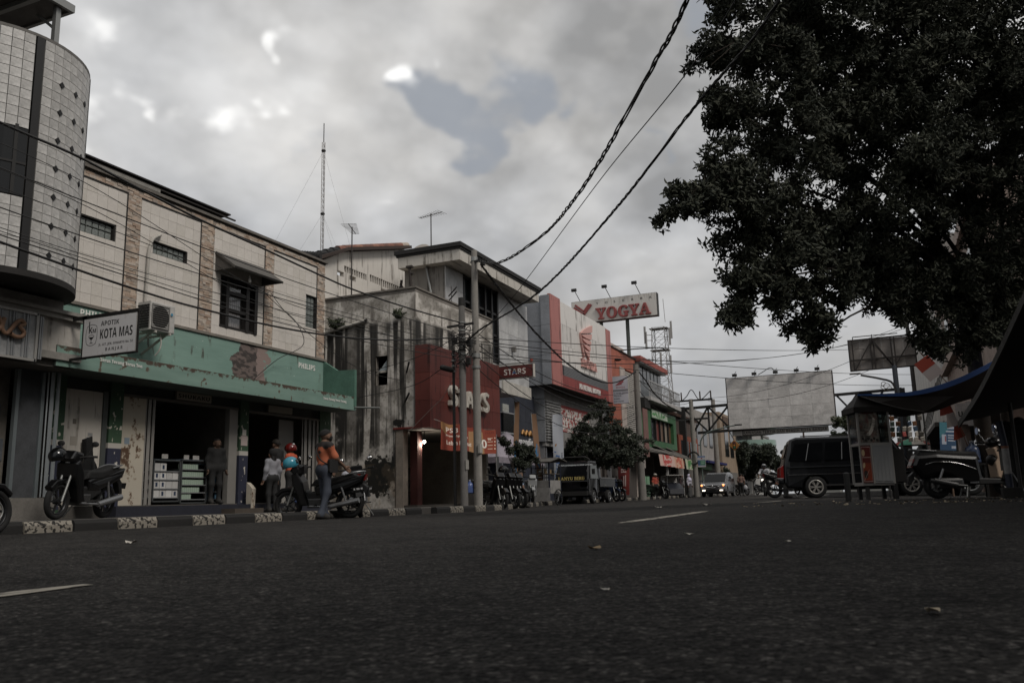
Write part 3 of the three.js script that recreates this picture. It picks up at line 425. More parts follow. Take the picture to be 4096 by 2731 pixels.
{ // ferns growing out of the wall
  const fern = (x, y, s, r, n, label, seed) => { const t = thing('wall_fern', label, 'plant', 'ferns rooted in the weathered wall'); const q = rng(seed), g = []; for (let i = 0; i < n; i++) { const a = q() * 6.28, l = r * (.5 + q() * .6), e = .2 + q() * 1.1; const tip = [x + Math.cos(a) * l * Math.cos(e), y + Math.sin(e) * l, -s + Math.abs(Math.sin(a)) * l * .8]; g.push(tube([[x, y, -s], [(x + tip[0]) / 2, (y + tip[1]) / 2 + l * .12, (-s + tip[2]) / 2], tip], .004, 5, 3)); for (let k = 1; k < 9; k++) for (const sg of [-1, 1]) { const f = k / 9, lf = new THREE.PlaneGeometry(.09, .03).rotateX(q() * 2).rotateZ(q() * 3).translate(lerp(x, tip[0], f) + sg * .03, lerp(y, tip[1], f) + .02, lerp(-s, tip[2], f) + (q() - .5) * .06); g.push(lf); } } mesh('fronds', g, M(0x39402c, .8, 0, { side: THREE.DoubleSide }), t); };
  fern(-14.95, 5.5, 21.18, .42, 26, 'leafy fern sprouting beside the white pipe on the weathered wall', 41); fern(-12.75, 5.62, 21.18, .3, 14, 'small dry fern at the weathered wall corner under the parapet', 42);
}
{ // red box with relief letters
  const t = thing('red_shop_box', 'projecting red panelled shop box with big white relief letters', 'shop sign');
  const rp = ['#67312b', '#6c342d', '#612e28'].map((c, i) => M(c, .55, 0, { map: rep(T.streak, 1.7 + i * .3, 2.4, i * .3, .2) }));
  mesh('box_core', [B(-12.19, -11.76, 2.36, 4.74, 21.2, 26)], M(0x2a1210, .8), t);
  let k = 0; for (let s = 21.19; s < 25.9; s += .6) { const e = Math.min(s + .6, 26.02); for (const [y0, y1] of [[2.35, 3.15], [3.15, 3.95], [3.95, 4.77]]) mesh('panel', B(-11.76, -11.7, y0, y1 - .008, s, e - .008), rp[k++ % 3], t); }
  for (const [y0, y1] of [[2.35, 3.15], [3.15, 3.95], [3.95, 4.77]]) mesh('panel', B(-12.19, -11.7, y0, y1 - .008, 21.15, 21.19), rp[k++ % 3], t);
  const lt = M(0xc4bfb6, .6, 0, { map: rep(T.streak, .9, .5) }); let s = 22.18;
  const size = [.62, .5, .5, .5, .62]; 'STARS'.split('').forEach((ch, i) => { const g = letters(ch, size[i], .12, font, .012), w = g.boundingBox.max.x; g.scale(1.12, 1, 1).rotateY(Math.PI / 2).translate(-11.69, 3.06 + (i === 1 || i === 2 || i === 3 ? .04 : 0), -s); mesh('letter_' + ch.toLowerCase(), g, lt, t); s += w * 1.12 + .07; });
}
{ // cloth banner
  const tx = sign(512, 256, (c, w, h) => { const r = rng(9); c.fillStyle = '#8a3d2c'; c.fillRect(0, 0, w, h); c.fillStyle = '#a87a4e'; c.beginPath(); c.moveTo(0, 0); c.lineTo(150, 0); c.quadraticCurveTo(60, 40, 40, 110); c.lineTo(0, 60); c.fill(); c.fillStyle = '#a8805a'; c.fillRect(250, 40, 190, 216); c.fillStyle = '#8f4330'; c.beginPath(); c.moveTo(380, 0); c.lineTo(512, 0); c.lineTo(512, 256); c.lineTo(400, 256); c.fill(); c.fillStyle = '#eee3d6'; c.font = 'bold 62px sans-serif'; c.fillText('PSB', 40, 80); c.font = 'bold 26px sans-serif'; c.fillText('Promo Spesial B', 40, 122); c.font = 'bold 56px sans-serif'; c.fillText('Lebih Hemat', 40, 200, 240); c.fillStyle = '#f2eadf'; c.strokeStyle = '#463024'; c.lineWidth = 5; c.font = 'bold 120px sans-serif'; c.strokeText('50', 300, 196); c.fillText('50', 300, 196); c.font = 'bold 36px sans-serif'; c.fillText('%', 436, 110); c.fillStyle = '#6b2a22'; c.font = 'bold 30px sans-serif'; c.fillText('STARS', 410, 42); c.fillStyle = '#e0c9b4'; for (let i = 0; i < 4; i++) { c.fillRect(436, 86 + i * 38, 46, 7); c.fillRect(494, 82 + i * 38, 12, 14); } });
  const g = new THREE.PlaneGeometry(3.6, .76, 40, 10), p = g.attributes.position; for (let i = 0; i < p.count; i++) { const u = p.getX(i) / 3.6 + .5, v = p.getY(i) / .76 + .5; p.setZ(i, Math.sin(u * 19 + v * 2) * .018 + Math.sin(u * 7) * .03 * (1 - v)); p.setY(i, p.getY(i) - Math.sin(u * Math.PI * 3) ** 2 * .05 * v - (1 - v) * .02 * Math.sin(u * 11)); } g.computeVertexNormals();
  g.rotateY(Math.PI / 2).translate(-11.05, 2.06, -22.34);
  const t = thing('orange_banner', 'red and orange cloth banner with a big 50 hung under the red shop box', 'banner');
  mesh('cloth', g, M(0xffffff, .8, 0, { map: tx, side: THREE.DoubleSide }), t, false); mesh('tie_cord', [rod([-11.05, 2.44, -20.55], [-11.2, 2.5, -20.45], .006), rod([-11.05, 2.44, -24.1], [-11.6, 2.5, -24.3], .006)], whiteP, t);
}
{ // lit box sign at right angles
  const tx = sign(384, 128, (c, w, h) => { c.fillStyle = '#5a2624'; c.fillRect(0, 0, w, h); c.strokeStyle = '#3a1414'; c.lineWidth = 8; c.strokeRect(4, 4, w - 8, h - 8); c.fillStyle = '#cfcac4'; c.font = 'bold 84px sans-serif'; c.textAlign = 'center'; c.fillText('STARS', w / 2, 94, w - 50); c.fillStyle = '#3c5a86'; c.beginPath(); c.moveTo(w / 2 - 4, 50); c.lineTo(w / 2 + 22, 84); c.lineTo(w / 2 - 30, 84); c.fill(); });
  const t = thing('projecting_box_sign', 'dark red box sign with white letters projecting over the pavement', 'sign');
  mesh('box', [bx(1.38, .46, .16, -11.35, 4.61, -26.6)], whiteP, t); mesh('sign_face', faceZ(-12.02, -10.68, 4.4, 4.82, 26.515), M(0xffffff, .5, 0, { map: tx }), t, false); mesh('support_bar', bar([-12.6, 4.9, -26.6], [-10.65, 4.9, -26.6], .04), steel, t); mesh('beacon', new THREE.CylinderGeometry(.05, .05, .12, 12).translate(-10.75, 4.96, -26.6), M(0x8a3a30, .4), t);
}
// ================= old white house behind
{
  const b = thing('white_house', 'old white house with vent slots and a clay tile roof edge behind the weathered block', 'house');
  const wm = M(0xd9d5cf, .85, 0, { map: rep(T.streak, 2.6, 3.1, .1), bumpMap: T.bump, bumpScale: .004 }), X = -15.4;
  const sh = new THREE.Shape([[21.0, 5], [28, 5], [28, 9.9], [25.83, 9.36], [22.1, 8.28], [21.0, 7.72]].map(p => new THREE.Vector2(...p)));
  const hole = (a, c, d, e) => { const h = new THREE.Path(); h.moveTo(a, d); h.lineTo(a, e); h.lineTo(c, e); h.lineTo(c, d); sh.holes.push(h); };
  hole(22.2, 23.5, 7.66, 7.86); hole(23.7, 25.8, 7.68, 7.92); hole(21.82, 22.18, 7.46, 7.62); hole(22.5, 22.87, 7.46, 7.62); hole(24.4, 24.75, 7.46, 7.6);
  mesh('wall', new THREE.ExtrudeGeometry(sh, { depth: .15, bevelEnabled: false }).rotateY(Math.PI / 2).translate(X - .15, 0, 0), wm, b);
  mesh('wall_back', [B(-20, -19.9, 5, 8.2, 21.05, 28), B(-20, X - .15, 5, 5.1, 21.05, 28), B(-20, X - .15, 5, 9.3, 27.9, 28)], grimy(0x8a857d, 2), b);
  for (let s = 22.32; s < 23.5; s += .135) mesh('vent_bar', B(X - .14, X - .01, 7.66, 7.86, s, s + .04), wm, b);
  for (let s = 23.82; s < 25.8; s += .135) mesh('vent_bar', B(X - .14, X - .01, 7.68, 7.92, s, s + .04), wm, b);
  mesh('end_wall', [B(-22, X - .15, 5, 7.86, 20.98, 21.05)], wm, b);
  mesh('roof', [bar([-15.8, 7.68, -20.6], [-15.8, 8.36, -22.1], 1.3, .1), bar([-15.8, 8.36, -22.1], [-15.8, 9.5, -26.1], 1.3, .1), bar([-18.5, 7.68, -20.6], [-18.5, 9.5, -26.1], 4.2, .1)], M(0x3a302b, .85), b);
  const cl = [0x7c5446, 0x6b4a3e, 0x8a6250, 0xa89c90].map(c => grimy(c, .5)), cg = uvm(new THREE.CylinderGeometry(.13, .13, .46, 12, 1, false, 0, Math.PI).rotateZ(Math.PI / 2)), q = rng(8);
  for (let i = 0; i < 17; i++) { const f = i / 16, s = lerp(20.7, 25.9, f), y = s < 22.1 ? lerp(7.72, 8.36, (s - 20.6) / 1.5) : lerp(8.36, 9.46, (s - 22.1) / 3.7); const m = place('ridge_tile', cg, s < 22 ? black : i === 16 ? cl[3] : cl[Math.floor(q() * 3)], b, X + .02, y + .02, -s, Math.PI / 2); m.rotation.set(0, Math.PI / 2, .28); }
  for (let i = 0; i < 9; i++) place('roof_tile', cg, i % 3 ? black : dark, b, X + .1 - .1 * i, 7.7 + i * .02, -20.55, 0).rotation.set(Math.PI / 2, 0, 0);
  mesh('satellite_dish', [new THREE.SphereGeometry(.6, 20, 8, 0, 6.3, 0, .75).scale(1, .5, 1).rotateX(1.1).translate(-14.2, 8.75, -25.2)], M(0x8d8780, .6, .2, { side: THREE.DoubleSide }), b); mesh('dish_mast', rod([-14.2, 8.3, -25.3], [-14.2, 8.8, -25.3], .03), steel, b);
}
// ================= modern front with deep eaves
{
  const b = thing('modern_shophouse', 'white modern shophouse with deep black-edged eaves and tall dark windows', 'building');
  const X = -12.6, con = M(0xc9c5be, .85, 0, { map: rep(T.streak, 2.2, 2.0, .5, .1), bumpMap: T.bump, bumpScale: .004 }), gw = M(0x8b8782, .9, 0, { map: rep(T.streak, 1.3, 2.4, .7), bumpMap: T.bump, bumpScale: .006 });
  mesh('side_wall', [B(-14.15, X - .04, 4.3, 8.45, 23.89, 24.05), B(-14.15, -14.0, 4.3, 8.45, 24.05, 30.8)], gw, b);
  mesh('body', [B(-14.0, X - .3, 4.3, 8.2, 24.05, 30.8)], M(0x8b8782, .9), b);
  const wp = [0xb9b9b8, 0xb2b2b2, 0xbfbfbe].map((c, i) => grimy(c, 1.3 + i * .3, .4)); let k = 0;
  const panels = (s0, s1, y0, y1, nc, nr) => { const w = (s1 - s0) / nc, h = (y1 - y0) / nr; for (let i = 0; i < nc; i++) for (let j = 0; j < nr; j++) mesh('wall_panel', B(X - .3, X, y0 + j * h, y0 + (j + 1) * h - .01, s0 + i * w, s0 + (i + 1) * w - .01), wp[(k++ * 7) % 3], b); };
  panels(23.9, 25.19, 5.9, 7.9, 2, 3); panels(28, 30.85, 4.3, 7.9, 3, 5);
  mesh('fascia', [B(-14.2, -11.9, 7.92, 8.28, 23.54, 30.4)], con, b); mesh('roof_edge', [B(-14.3, -11.82, 8.36, 8.5, 23.45, 30.5), B(-14.25, -11.86, 8.285, 8.36, 23.5, 30.45)], M(0x171615, .7), b);
  mesh('lower_band', [B(X - .3, X - .05, 4.3, 5.2, 25.19, 28)], wp[0], b);
  const fr = M(0x131212, .5); for (const s of [25.2, 25.75, 26.3, 26.9, 27.45, 27.95]) mesh('mullion', B(X - .2, X + .02, 5.2, 7.9, s - .05, s + .07), fr, b);
  for (const y of [5.25, 6.2, 7.0, 7.85]) mesh('transom', B(X - .2, X - .01, y - .04, y + .04, 25.2, 28), fr, b);
  for (let i = 0; i < 5; i++) for (const [y0, y1] of [[5.25, 6.2], [6.2, 7.0], [7.0, 7.85]]) mesh('pane', B(X - .12, X - .11, y0, y1, 25.2 + i * .55, 25.75 + i * .55), M(0x23272a, .06), b);
  mesh('vent_pipe', [rod([-13.02, 6.6, -23.8], [-13.35, 8.3, -23.8], .04), rod([-13.35, 8.3, -23.8], [-13.4, 8.35, -23.95], .04)], steel, b);
  mesh('balcony_rail', [bar([-12.5, 6.85, -23.9], [-11.9, 6.95, -23.3], .03), bar([-12.5, 6.7, -23.9], [-11.9, 6.8, -23.3], .03), bar([-12.3, 6.6, -23.7], [-12.25, 7.1, -23.6], .02)], dark, b);
  mesh('underside_sign', [B(X - .02, X + .06, 4.15, 4.6, 28.2, 30.9)], whiteP, b);
  mesh('wall_lamp', [rbox(.16, .2, .12, .02, -12.5, 5.9, -29.2)], M(0x6f6c68, .5), b);
}
{ const roofPipe = thing('roof_vent_pipe', 'rusty capped vent pipe standing on the weathered block parapet', 'pipe'); mesh('pipe', rod([-12.45, 6.5, -21.4], [-12.5, 7.2, -21.4], .045), M(0x2e2723, .8), roofPipe); mesh('cap', [bx(.2, .06, .12, -12.5, 7.22, -21.4), rod([-12.5, 7.02, -21.4], [-12.38, 7.0, -21.4], .04)], M(0x2e2723, .8), roofPipe); mesh('brace', [bar([-12.9, 6.5, -21.5], [-12.78, 6.85, -21.4], .06), bar([-12.7, 6.5, -21.5], [-12.85, 6.75, -21.45], .05)], M(0x26211e, .8), roofPipe); }
// television aerials
function aerial(label, x, s, y0, y1, n, turn) { const t = thing('television_aerial', label, 'aerial', 'aerials on the roofs'); mesh('mast', rod([x, y0, -s], [x, y1, -s], .022, .018), M(0x3a3633, .7, .3), t); const g = []; const c = Math.cos(turn), d = Math.sin(turn); g.push(rod([x - c * .5, y1 - .06, -s - d * .5], [x + c * .5, y1 - .06, -s + d * .5], .012)); for (let i = 0; i < n; i++) { const f = -0.48 + .96 * i / (n - 1), L = .12 + .14 * (i / n); g.push(rod([x + c * f + d * L, y1 - .06, -s + d * f - c * L], [x + c * f - d * L, y1 - .06, -s + d * f + c * L], .007, .007, 4)); } mesh('elements', g, M(0x5a5653, .6, .4), t); return t; }
aerial('thin aerial pole with yagi rods standing before the vent slots', -14.5, 21.3, 6.5, 8.75, 9, 1.2); aerial('tall roof aerial beside the satellite dish', -13.3, 24.2, 8.4, 9.9, 11, .2);
// ================= bank front set back under the grey showroom wall
{
  const b = thing('bank_front', 'dark blue bank front with an orange wave logo behind the white tent', 'building');
  const X = -14.6, blue = grimy(0x30343f, 1.6, .6), grey = grimy(0x7e8187, 1.8, .5);
  mesh('wall', [B(-19, X, 2.5, 4.95, 31, 36.3), B(-19, X - .05, 0, 2.5, 33.5, 44)], blue, b); mesh('recessed_wall', [B(-19, -15.8, 0, 2.6, 30.9, 33.6)], grimy(0x85878c, 1), b);
  for (let i = 0; i < 4; i++) for (let j = 0; j < 3; j++) mesh('wall_panel', B(X, X + .03, 2.5 + j * .6, 3.09 + j * .6, 34 + i * .58, 34.57 + i * .58), grimy(0x33363f, 1 + i * .2, .5), b);
  const w = mesh('window', B(X, X + .05, 3.98, 4.3, 32.62, 33.24), M(0x9a9c98, .2), b); mesh('window_bar', [B(X + .05, X + .06, 3.98, 4.3, 32.92, 32.94), B(X + .05, X + .06, 4.12, 4.14, 32.62, 33.24)], whiteP, w);
  mesh('screen', B(X, X + .12, 3.1, 3.9, 32.5, 33.7), M(0x101214, .25), b); mesh('screen_frame', [B(X, X + .14, 3.04, 3.1, 32.46, 33.74), B(X, X + .14, 3.9, 3.95, 32.46, 33.74)], M(0x8d8e90, .5), b);
  const wave = []; for (let i = 0; i < 3; i++) wave.push(tube([[0, 0, -34.55 - i * .42], [0, .17, -34.68 - i * .42], [0, .02, -34.86 - i * .42], [0, -.02, -34.95 - i * .42]], .05, 10, 6)); mesh('logo', wave.map(g => g.translate(X + .08, 3.12, 0)), M(0xb98a52, .6), b);
  mesh('lettering', letters('mandiri', .34, .03).rotateY(Math.PI / 2).translate(X + .04, 2.62, -34.2), M(0xcfcfcf, .6), b);
  for (const s of [33.4, 36.2]) mesh('door_pillar', B(-15.2, -15, 0, 2.5, s, s + .2), grey, b);
}
// ================= showroom with a big white panel box
{
  const b = thing('motorcycle_showroom', 'grey showroom with a white and red framed box carrying a winged emblem', 'building');
  const X = -13.5, grey = [0x85888d, 0x7f8287, 0x8b8e92].map((c, i) => grimy(c, 2 + i * .3, .45)), red = M('#b0706a', .5, 0, { map: rep(T.streak, 2, 2.6) }), wh = ['#dedbd8', '#d8d5d2', '#e2dfdc'].map((c, i) => M(c, .5, 0, { map: rep(T.streak, 3 + i, 4, i * .3) }));
  mesh('core', [B(-20, -13.62, 5.5, 9.4, 36.0, 45), B(-20, -14.3, 2.7, 5.6, 36.7, 47), B(-20, -19.8, 0, 2.7, 36.7, 47), B(-20, -14.3, 0, 2.7, 36.7, 36.85), B(-20, -14.3, 0, 2.7, 46.85, 47), B(-20, -14.3, 0, 2.7, 41.5, 41.65)], M(0x77787a, .8), b);
  for (const [y0, y1] of [[5.43, 6.8], [6.8, 8.2], [8.2, 9.62]]) { mesh('side_panel', B(-13.95, -13.52, y0, y1 - .015, 35.82, 35.86), grey[0], b); mesh('side_panel', B(-15.6, -13.97, y0, y1 - .015, 35.9, 35.95), grey[1], b); }
  for (const [y0, y1] of [[4.9, 5.43], [3.9, 4.88], [2.9, 3.88]]) mesh('side_panel', B(-15.6, -14.22, y0, y1 - .015, 36.6, 36.66), grey[2], b);
  mesh('red_frame', [B(-13.62, X + .02, 5.43, 9.66, 35.86, 37.2)], red, b); mesh('red_frame', [B(-13.62, X + .02, 5.43, 9.5, 44.45, 45.3)], red, b); mesh('red_band', [B(-13.62, X + .02, 5.43, 6.0, 37.2, 44.45)], M('#8f3f3c', .5, 0, { map: rep(T.streak, 2, 2.6) }), b);
  let k = 0; for (let i = 0; i < 6; i++) for (const [y0, y1] of [[6.5, 7.5], [7.5, 8.5], [8.5, 9.58]]) { const s = 37.2 + i * 1.208; mesh('white_panel', B(-13.62, X, y0, y1 - .006, s, s + 1.203), wh[k++ % 3], b); }
  for (let j = 0; j < 7; j++) mesh('louvre', B(-13.62, X + .03, 6.0 + j * .07, 6.05 + j * .07, 37.4, 44.4), M(0x77787a, .5, .3), b);
  mesh('underside', [B(-14.3, -13.5, 5.4, 5.428, 35.86, 45.3)], M(0x35322f, .9), b);
  const em = M('#c4968e', .5), f = [];   // winged emblem
  const F = (pts) => { const s = new THREE.Shape(); s.moveTo(...pts[0]); s.quadraticCurveTo(...pts[1], ...pts[2]); s.lineTo(...pts[3]); s.quadraticCurveTo(...pts[4], ...pts[0]); return new THREE.ExtrudeGeometry(s, { depth: .1, bevelEnabled: false, curveSegments: 8 }); };
  const base = [[.0, 1.0, .85], [.02, .82, .62], [.1, .62, .42], [.22, .42, .24], [.36, .22, .08]];
  [[[0, 1.28], [.5, 1.62], [1.86, 2.0], [1.8, 1.62], [.7, 1.38]], [[.02, 1.2], [.7, 1.34], [1.72, 1.5], [1.62, 1.2], [.8, 1.1]], [[.06, 1.04], [.7, 1.1], [1.58, 1.1], [1.5, .86], [.7, .84]], [[.14, .82], [.7, .82], [1.46, .78], [1.36, .56], [.7, .6]], [[.26, .56], [.6, .5], [1.3, .5], [1.18, .06], [.8, .36]]].forEach(p => f.push(F(p)));
  f.push(F([[-.06, 1.3], [-.02, .7], [.36, .1], [.5, .1], [.1, .74]]));
  mesh('emblem', f.map(g => g.rotateY(Math.PI / 2).translate(X + .01, 7.18, -39.95)), em, b);
  mesh('emblem_lettering', letters('HONDA', .42, .1, serif).scale(1.05, 1, 1).rotateY(Math.PI / 2).translate(X + .01, 6.78, -39.95), em, b);
  mesh('lettering', letters('PD NETRAL MOTOR', .27, .03).rotateY(Math.PI / 2).translate(X + .03, 5.6, -39.5), M(0xd8d3cf, .6), b);
  for (let j = 0; j < 15; j++) mesh('wall_slat', B(-14.22, -14.12, 2.92 + j * .13, 3.0 + j * .13, 36.66, 38.6), grimy(0x8d8d8c, .8, .5), b);
  mesh('slat_backing', [B(-14.4, -14.22, 2.7, 5.4, 36.66, 45)], grimy(0x8f8d8a, 2), b);
  const post = dtex(512, 128, (u, v) => { const cell = Math.floor(u * 7), a = pf(u, v, 28, 10, 4, 271), b2 = pf(u, v, 60, 20, 3, 281); let c = mix3([196, 188, 182], [206, 200, 196], b2); c = mix3(c, [150, 62, 60], ss(.54, .6, a)); c = mix3(c, [70, 66, 64], ss(.63, .68, b2)); if ((u * 7) % 1 < .04) c = [90, 86, 82]; if (v > .88) c = [138, 60, 58]; return c; });
  mesh('poster_strip', faceX(38.75, 43, 3.5, 4.78, -14.2), M(0xffffff, .7, 0, { map: post }), b, false);
  for (let i = 0; i < 5; i++) mesh('shop_pillar', B(-14.5, -14.3, .1, 2.7, 36.75 + i * 2, 36.95 + i * 2), grey[i % 3], b);
}
{ // hanging shop sign boards
  const t = thing('showroom_sign', 'white projecting sign boards with a winged mark and black lines of text', 'sign');
  const tx = sign(256, 384, (c, w, h) => { c.fillStyle = '#b9bac2'; c.fillRect(0, 0, w, h); c.fillStyle = '#8d4a50'; c.beginPath(); c.moveTo(40, 130); c.quadraticCurveTo(120, 60, 220, 36); c.quadraticCurveTo(150, 90, 200, 84); c.quadraticCurveTo(120, 110, 170, 116); c.quadraticCurveTo(100, 130, 40, 130); c.fill(); c.font = 'bold 40px serif'; c.fillText('HONDA', 50, 172); c.fillStyle = '#77777a'; c.fillRect(0, 186, w, 22); c.fillStyle = '#3b3a40'; c.fillRect(0, 210, w, 4); c.font = 'bold 28px sans-serif'; c.fillText('PD NETRAL MOTOR', 8, 248, 240); c.fillText('PENJUALAN', 8, 288, 130); c.fillText('BENGKEL', 8, 326, 110); c.fillText('SUKU CADANG', 8, 364, 170); });
  mesh('board', [bx(.9, 1.56, .14, -13.25, 6.24, -46.1)], whiteP, t); mesh('sign_face', faceZ(-13.69, -12.81, 5.47, 7.0, 46.02), M(0xffffff, .5, 0, { map: tx }), t, false); mesh('bracket', [bar([-14.2, 6.8, -46.1], [-13.6, 6.8, -46.1], .06), bar([-14.2, 5.7, -46.1], [-13.6, 5.7, -46.1], .06)], steel, t);
}
// ================= orange house with white louvres
{
  const b = thing('orange_louvre_building', 'orange and pale building with white horizontal louvres beside the showroom', 'building');
  const X = -14.2, or = grimy(0xa8604c, 2, .7), pale = grimy(0xb8aca4, 2, .7);
  mesh('wall', [B(-24, X - .6, 0, 9.5, 45.4, 54.6)], pale, b); mesh('upper_wall', [B(-24, -15.2, 9.5, 9.95, 45.5, 54)], pale, b);
  mesh('orange_wall', [B(X - .6, X, 4.1, 9.05, 47.6, 49.3), B(X - .6, X - .02, 8.1, 9.05, 49.3, 53)], or, b); mesh('wall_cap', [B(X - .7, X + .06, 9.05, 9.12, 47.5, 53.1)], M(0x3b322d, .8), b);
  mesh('pale_column', [B(X - .6, X + .02, 3.6, 8.1, 49.35, 50.4)], pale, b);
  for (let j = 0; j < 36; j++) mesh('louvre', B(X - .2, X + .03, 3.5 + j * .125, 3.565 + j * .125, 50.4, 53.0), M(0xaeaaa4, .6), b);
  mesh('louvre_backing', [B(X - .6, X - .24, 3.4, 8.05, 50.4, 53)], M(0x4a4643, .9), b); mesh('ground_front', [B(X - .6, X - .3, 0, 3.5, 45.4, 53)], grimy(0x4b4541, 1), b);
  mesh('spot_lamp', [sph(.14, -14.0, 8.35, -48.4, 1.5, .6, 1), rod([-14.2, 8.4, -48.4], [-14, 8.4, -48.4], .02)], dark, b);
  mesh('lamp_arm', [tube([[-14.2, 9.1, -49.5], [-13.4, 9.5, -51.8], [-12.5, 9.75, -54], [-12.4, 9.6, -54.2]], .04, 16, 5)], dark, b);
}
// ================= roadside billboard over the roofs
{
  const tx = sign(640, 208, (c, w, h) => { c.fillStyle = '#bdbbb6'; c.fillRect(0, 0, w, h); const r = rng(4); c.fillStyle = '#1d1c1d'; c.font = 'bold 30px sans-serif'; 'TOSERBA'.split('').forEach((k, i) => c.fillText(k, 190 + i * 66, 50)); for (let i = 0; i < 60; i++) { c.fillStyle = 'rgba(110,104,96,' + r() * .4 + ')'; c.fillRect(250 + r() * 380, 0, 1 + r() * 3, 20 + r() * 60); } });
  const t = thing('rooftop_billboard', 'white rooftop billboard with big red letters standing on two posts', 'billboard');
  mesh('box', [bx(6.2, 1.62, .5, -16.35, 13.27, -56.3)], M(0x2b2a29, .7), t); mesh('sign_face', faceZ(-19.43, -13.27, 12.49, 14.06, 56.03), M(0xffffff, .6, 0, { map: tx }), t, false);
  mesh('lettering', letters('YOGYA', .78, .12, serif, .02).scale(.98, 1, 1).translate(-17.62, 12.62, -56.02), M('#7d3a38', .5), t);
  const ym = M('#7d3a38', .5); mesh('emblem', [bar([-19.25, 13.62, -55.98], [-18.55, 13.05, -55.98], .08, .16), bar([-19.15, 13.82, -55.98], [-18.5, 13.28, -55.98], .08, .12), bar([-18.55, 13.05, -55.98], [-17.95, 13.74, -55.98], .08, .16), bar([-18.5, 13.3, -55.98], [-18.1, 13.8, -55.98], .08, .12), bar([-18.55, 13.1, -55.98], [-18.5, 12.55, -55.98], .08, .24)], ym, t);
  for (const x of [-17.4, -15.5]) mesh('post', rod([x, 0, -56.4], [x, 12.5, -56.4], .13, .13, 10), M(0x3d443f, .7), t);
  for (const x of [-18.8, -16.55, -14.4]) { const l = mesh('spot_lamp', [rbox(.36, .2, .24, .04, x - .3, 14.85, -55.7)], M(0x1b1b1b, .6), t); mesh('lamp_arm', rod([x, 14.05, -56.2], [x - .25, 14.78, -55.75], .025), dark, l); }
}
// ================= red-roofed upper room and green shop
{
  const b = thing('green_fronted_shophouse', 'green fronted shophouse with a red-roofed upper room and white balcony rail', 'building');
  const X = -14.1, gr = grimy(0x37663f, 2, .5), wh = grimy(0xaaa8a6, 2, .6);
  mesh('wall', [B(-24, X - .6, 3.3, 6.5, 53.2, 63.4), B(-24, -18, 0, 3.3, 53.2, 63.4), B(-18, X - .6, 0, 3.3, 53.2, 53.4), B(-18, X - .6, 0, 3.3, 58.3, 58.5), B(-18, X - .6, 0, 3.3, 63.2, 63.4)], grimy(0x7c7772, 2), b);
  mesh('green_wall', [B(-17, X, 3.5, 5.95, 53.0, 55.9)], gr, b); mesh('green_frame', [B(X - .5, X + .05, 3.6, 4.0, 55.9, 63.2), B(X - .5, X + .05, 5.5, 6.1, 55.9, 63.2), B(X - .5, X + .05, 4, 5.5, 62.3, 63.2)], gr, b);
  const lg = sign(256, 48, (c, w, h) => { c.fillStyle = '#b4c2b0'; c.fillRect(0, 0, w, h); c.fillStyle = '#4d8a52'; for (let i = 0; i < 5; i++) { c.beginPath(); c.ellipse(30 + i * 40, 26, 26, 9, i * .7, 0, 7); c.fill(); } }); mesh('sign_strip', faceX(56.1, 60.5, 5.55, 6.05, X + .06), M(0xffffff, .6, 0, { map: lg }), b, false);
  for (let i = 0; i < 5; i++) { const s = 56.2 + i * 1.22, w = mesh('window', [B(X - .3, X - .05, 4.0, 5.5, s, s + .08), B(X - .3, X - .05, 4.0, 4.06, s, s + 1.22)], M(0x161514, .6), b); mesh('poster_pane', B(X - .2, X - .18, 4.06, 5.5, s + .08, s + 1.22), [M(0x2a2d30, .1), M('#6a3a36', .4), M('#6e5a4e', .4), M('#8d8478', .4), M('#5d4434', .4)][i], w); }
  mesh('balcony_slab', [B(-17, X + .5, 6.5, 6.75, 54.3, 63.3)], wh, b); mesh('dark_box', [B(-15, X + .3, 5.95, 6.6, 53.4, 54.8)], dark, b);
  mesh('upper_room', [B(-20, X - .2, 6.75, 8.95, 53.6, 60.2)], grimy(0x6f7478, 2, .5), b);
  for (let i = 0; i < 6; i++) mesh('upper_window', B(X - .2, X - .15, 7.8, 8.85, 54.1 + i * 1.0, 54.85 + i * 1.0), M(0x23262a, .1), b);
  mesh('upper_column', [B(X - .22, X - .1, 6.75, 8.95, 53.5, 54.05)], wh, b);
  mesh('red_roof', [B(-21, X + .25, 8.95, 9.3, 53.1, 60.6)], grimy(0x9a4a3e, 2, .6), b); mesh('roof_soffit', [B(-21, X + .2, 8.88, 8.95, 53.2, 60.5)], wh, b);
  for (let s = 54.4; s < 63.3; s += .42) mesh('baluster', B(X + .38, X + .43, 6.75, 7.75, s, s + .05), M(0xa9a9a9, .5, .3), b);
  mesh('handrail', [B(X + .36, X + .45, 7.75, 7.82, 54.3, 63.4), B(X + .36, X + .45, 7.2, 7.24, 54.3, 63.4)], M(0xa9a9a9, .5, .3), b);
  mesh('awning_frame', [bar([-13.2, 3.2, -51.1], [-13.2, 2.9, -64.4], .09), bar([-14.1, 3.7, -51.4], [-13.2, 3.15, -54.0], .05), bar([-14.1, 3.75, -55.5], [-13.2, 3.1, -58.5], .05), bar([-14.1, 3.7, -59.5], [-13.2, 3.0, -62.5], .05)], grimy(0x77746f, .8), b);
  mesh('awning', [bx(1.4, .04, 13, -13.85, 3.3, -57.8, 0, 0, -.42)], M(0x5a5652, .8), b);
  mesh('shop_column', [B(-13.4, -13.25, 0, 3, 56.4, 56.55)], wh, b); mesh('shop_column', [B(-13.4, -13.25, 0, 3, 61, 61.15)], wh, b);
}
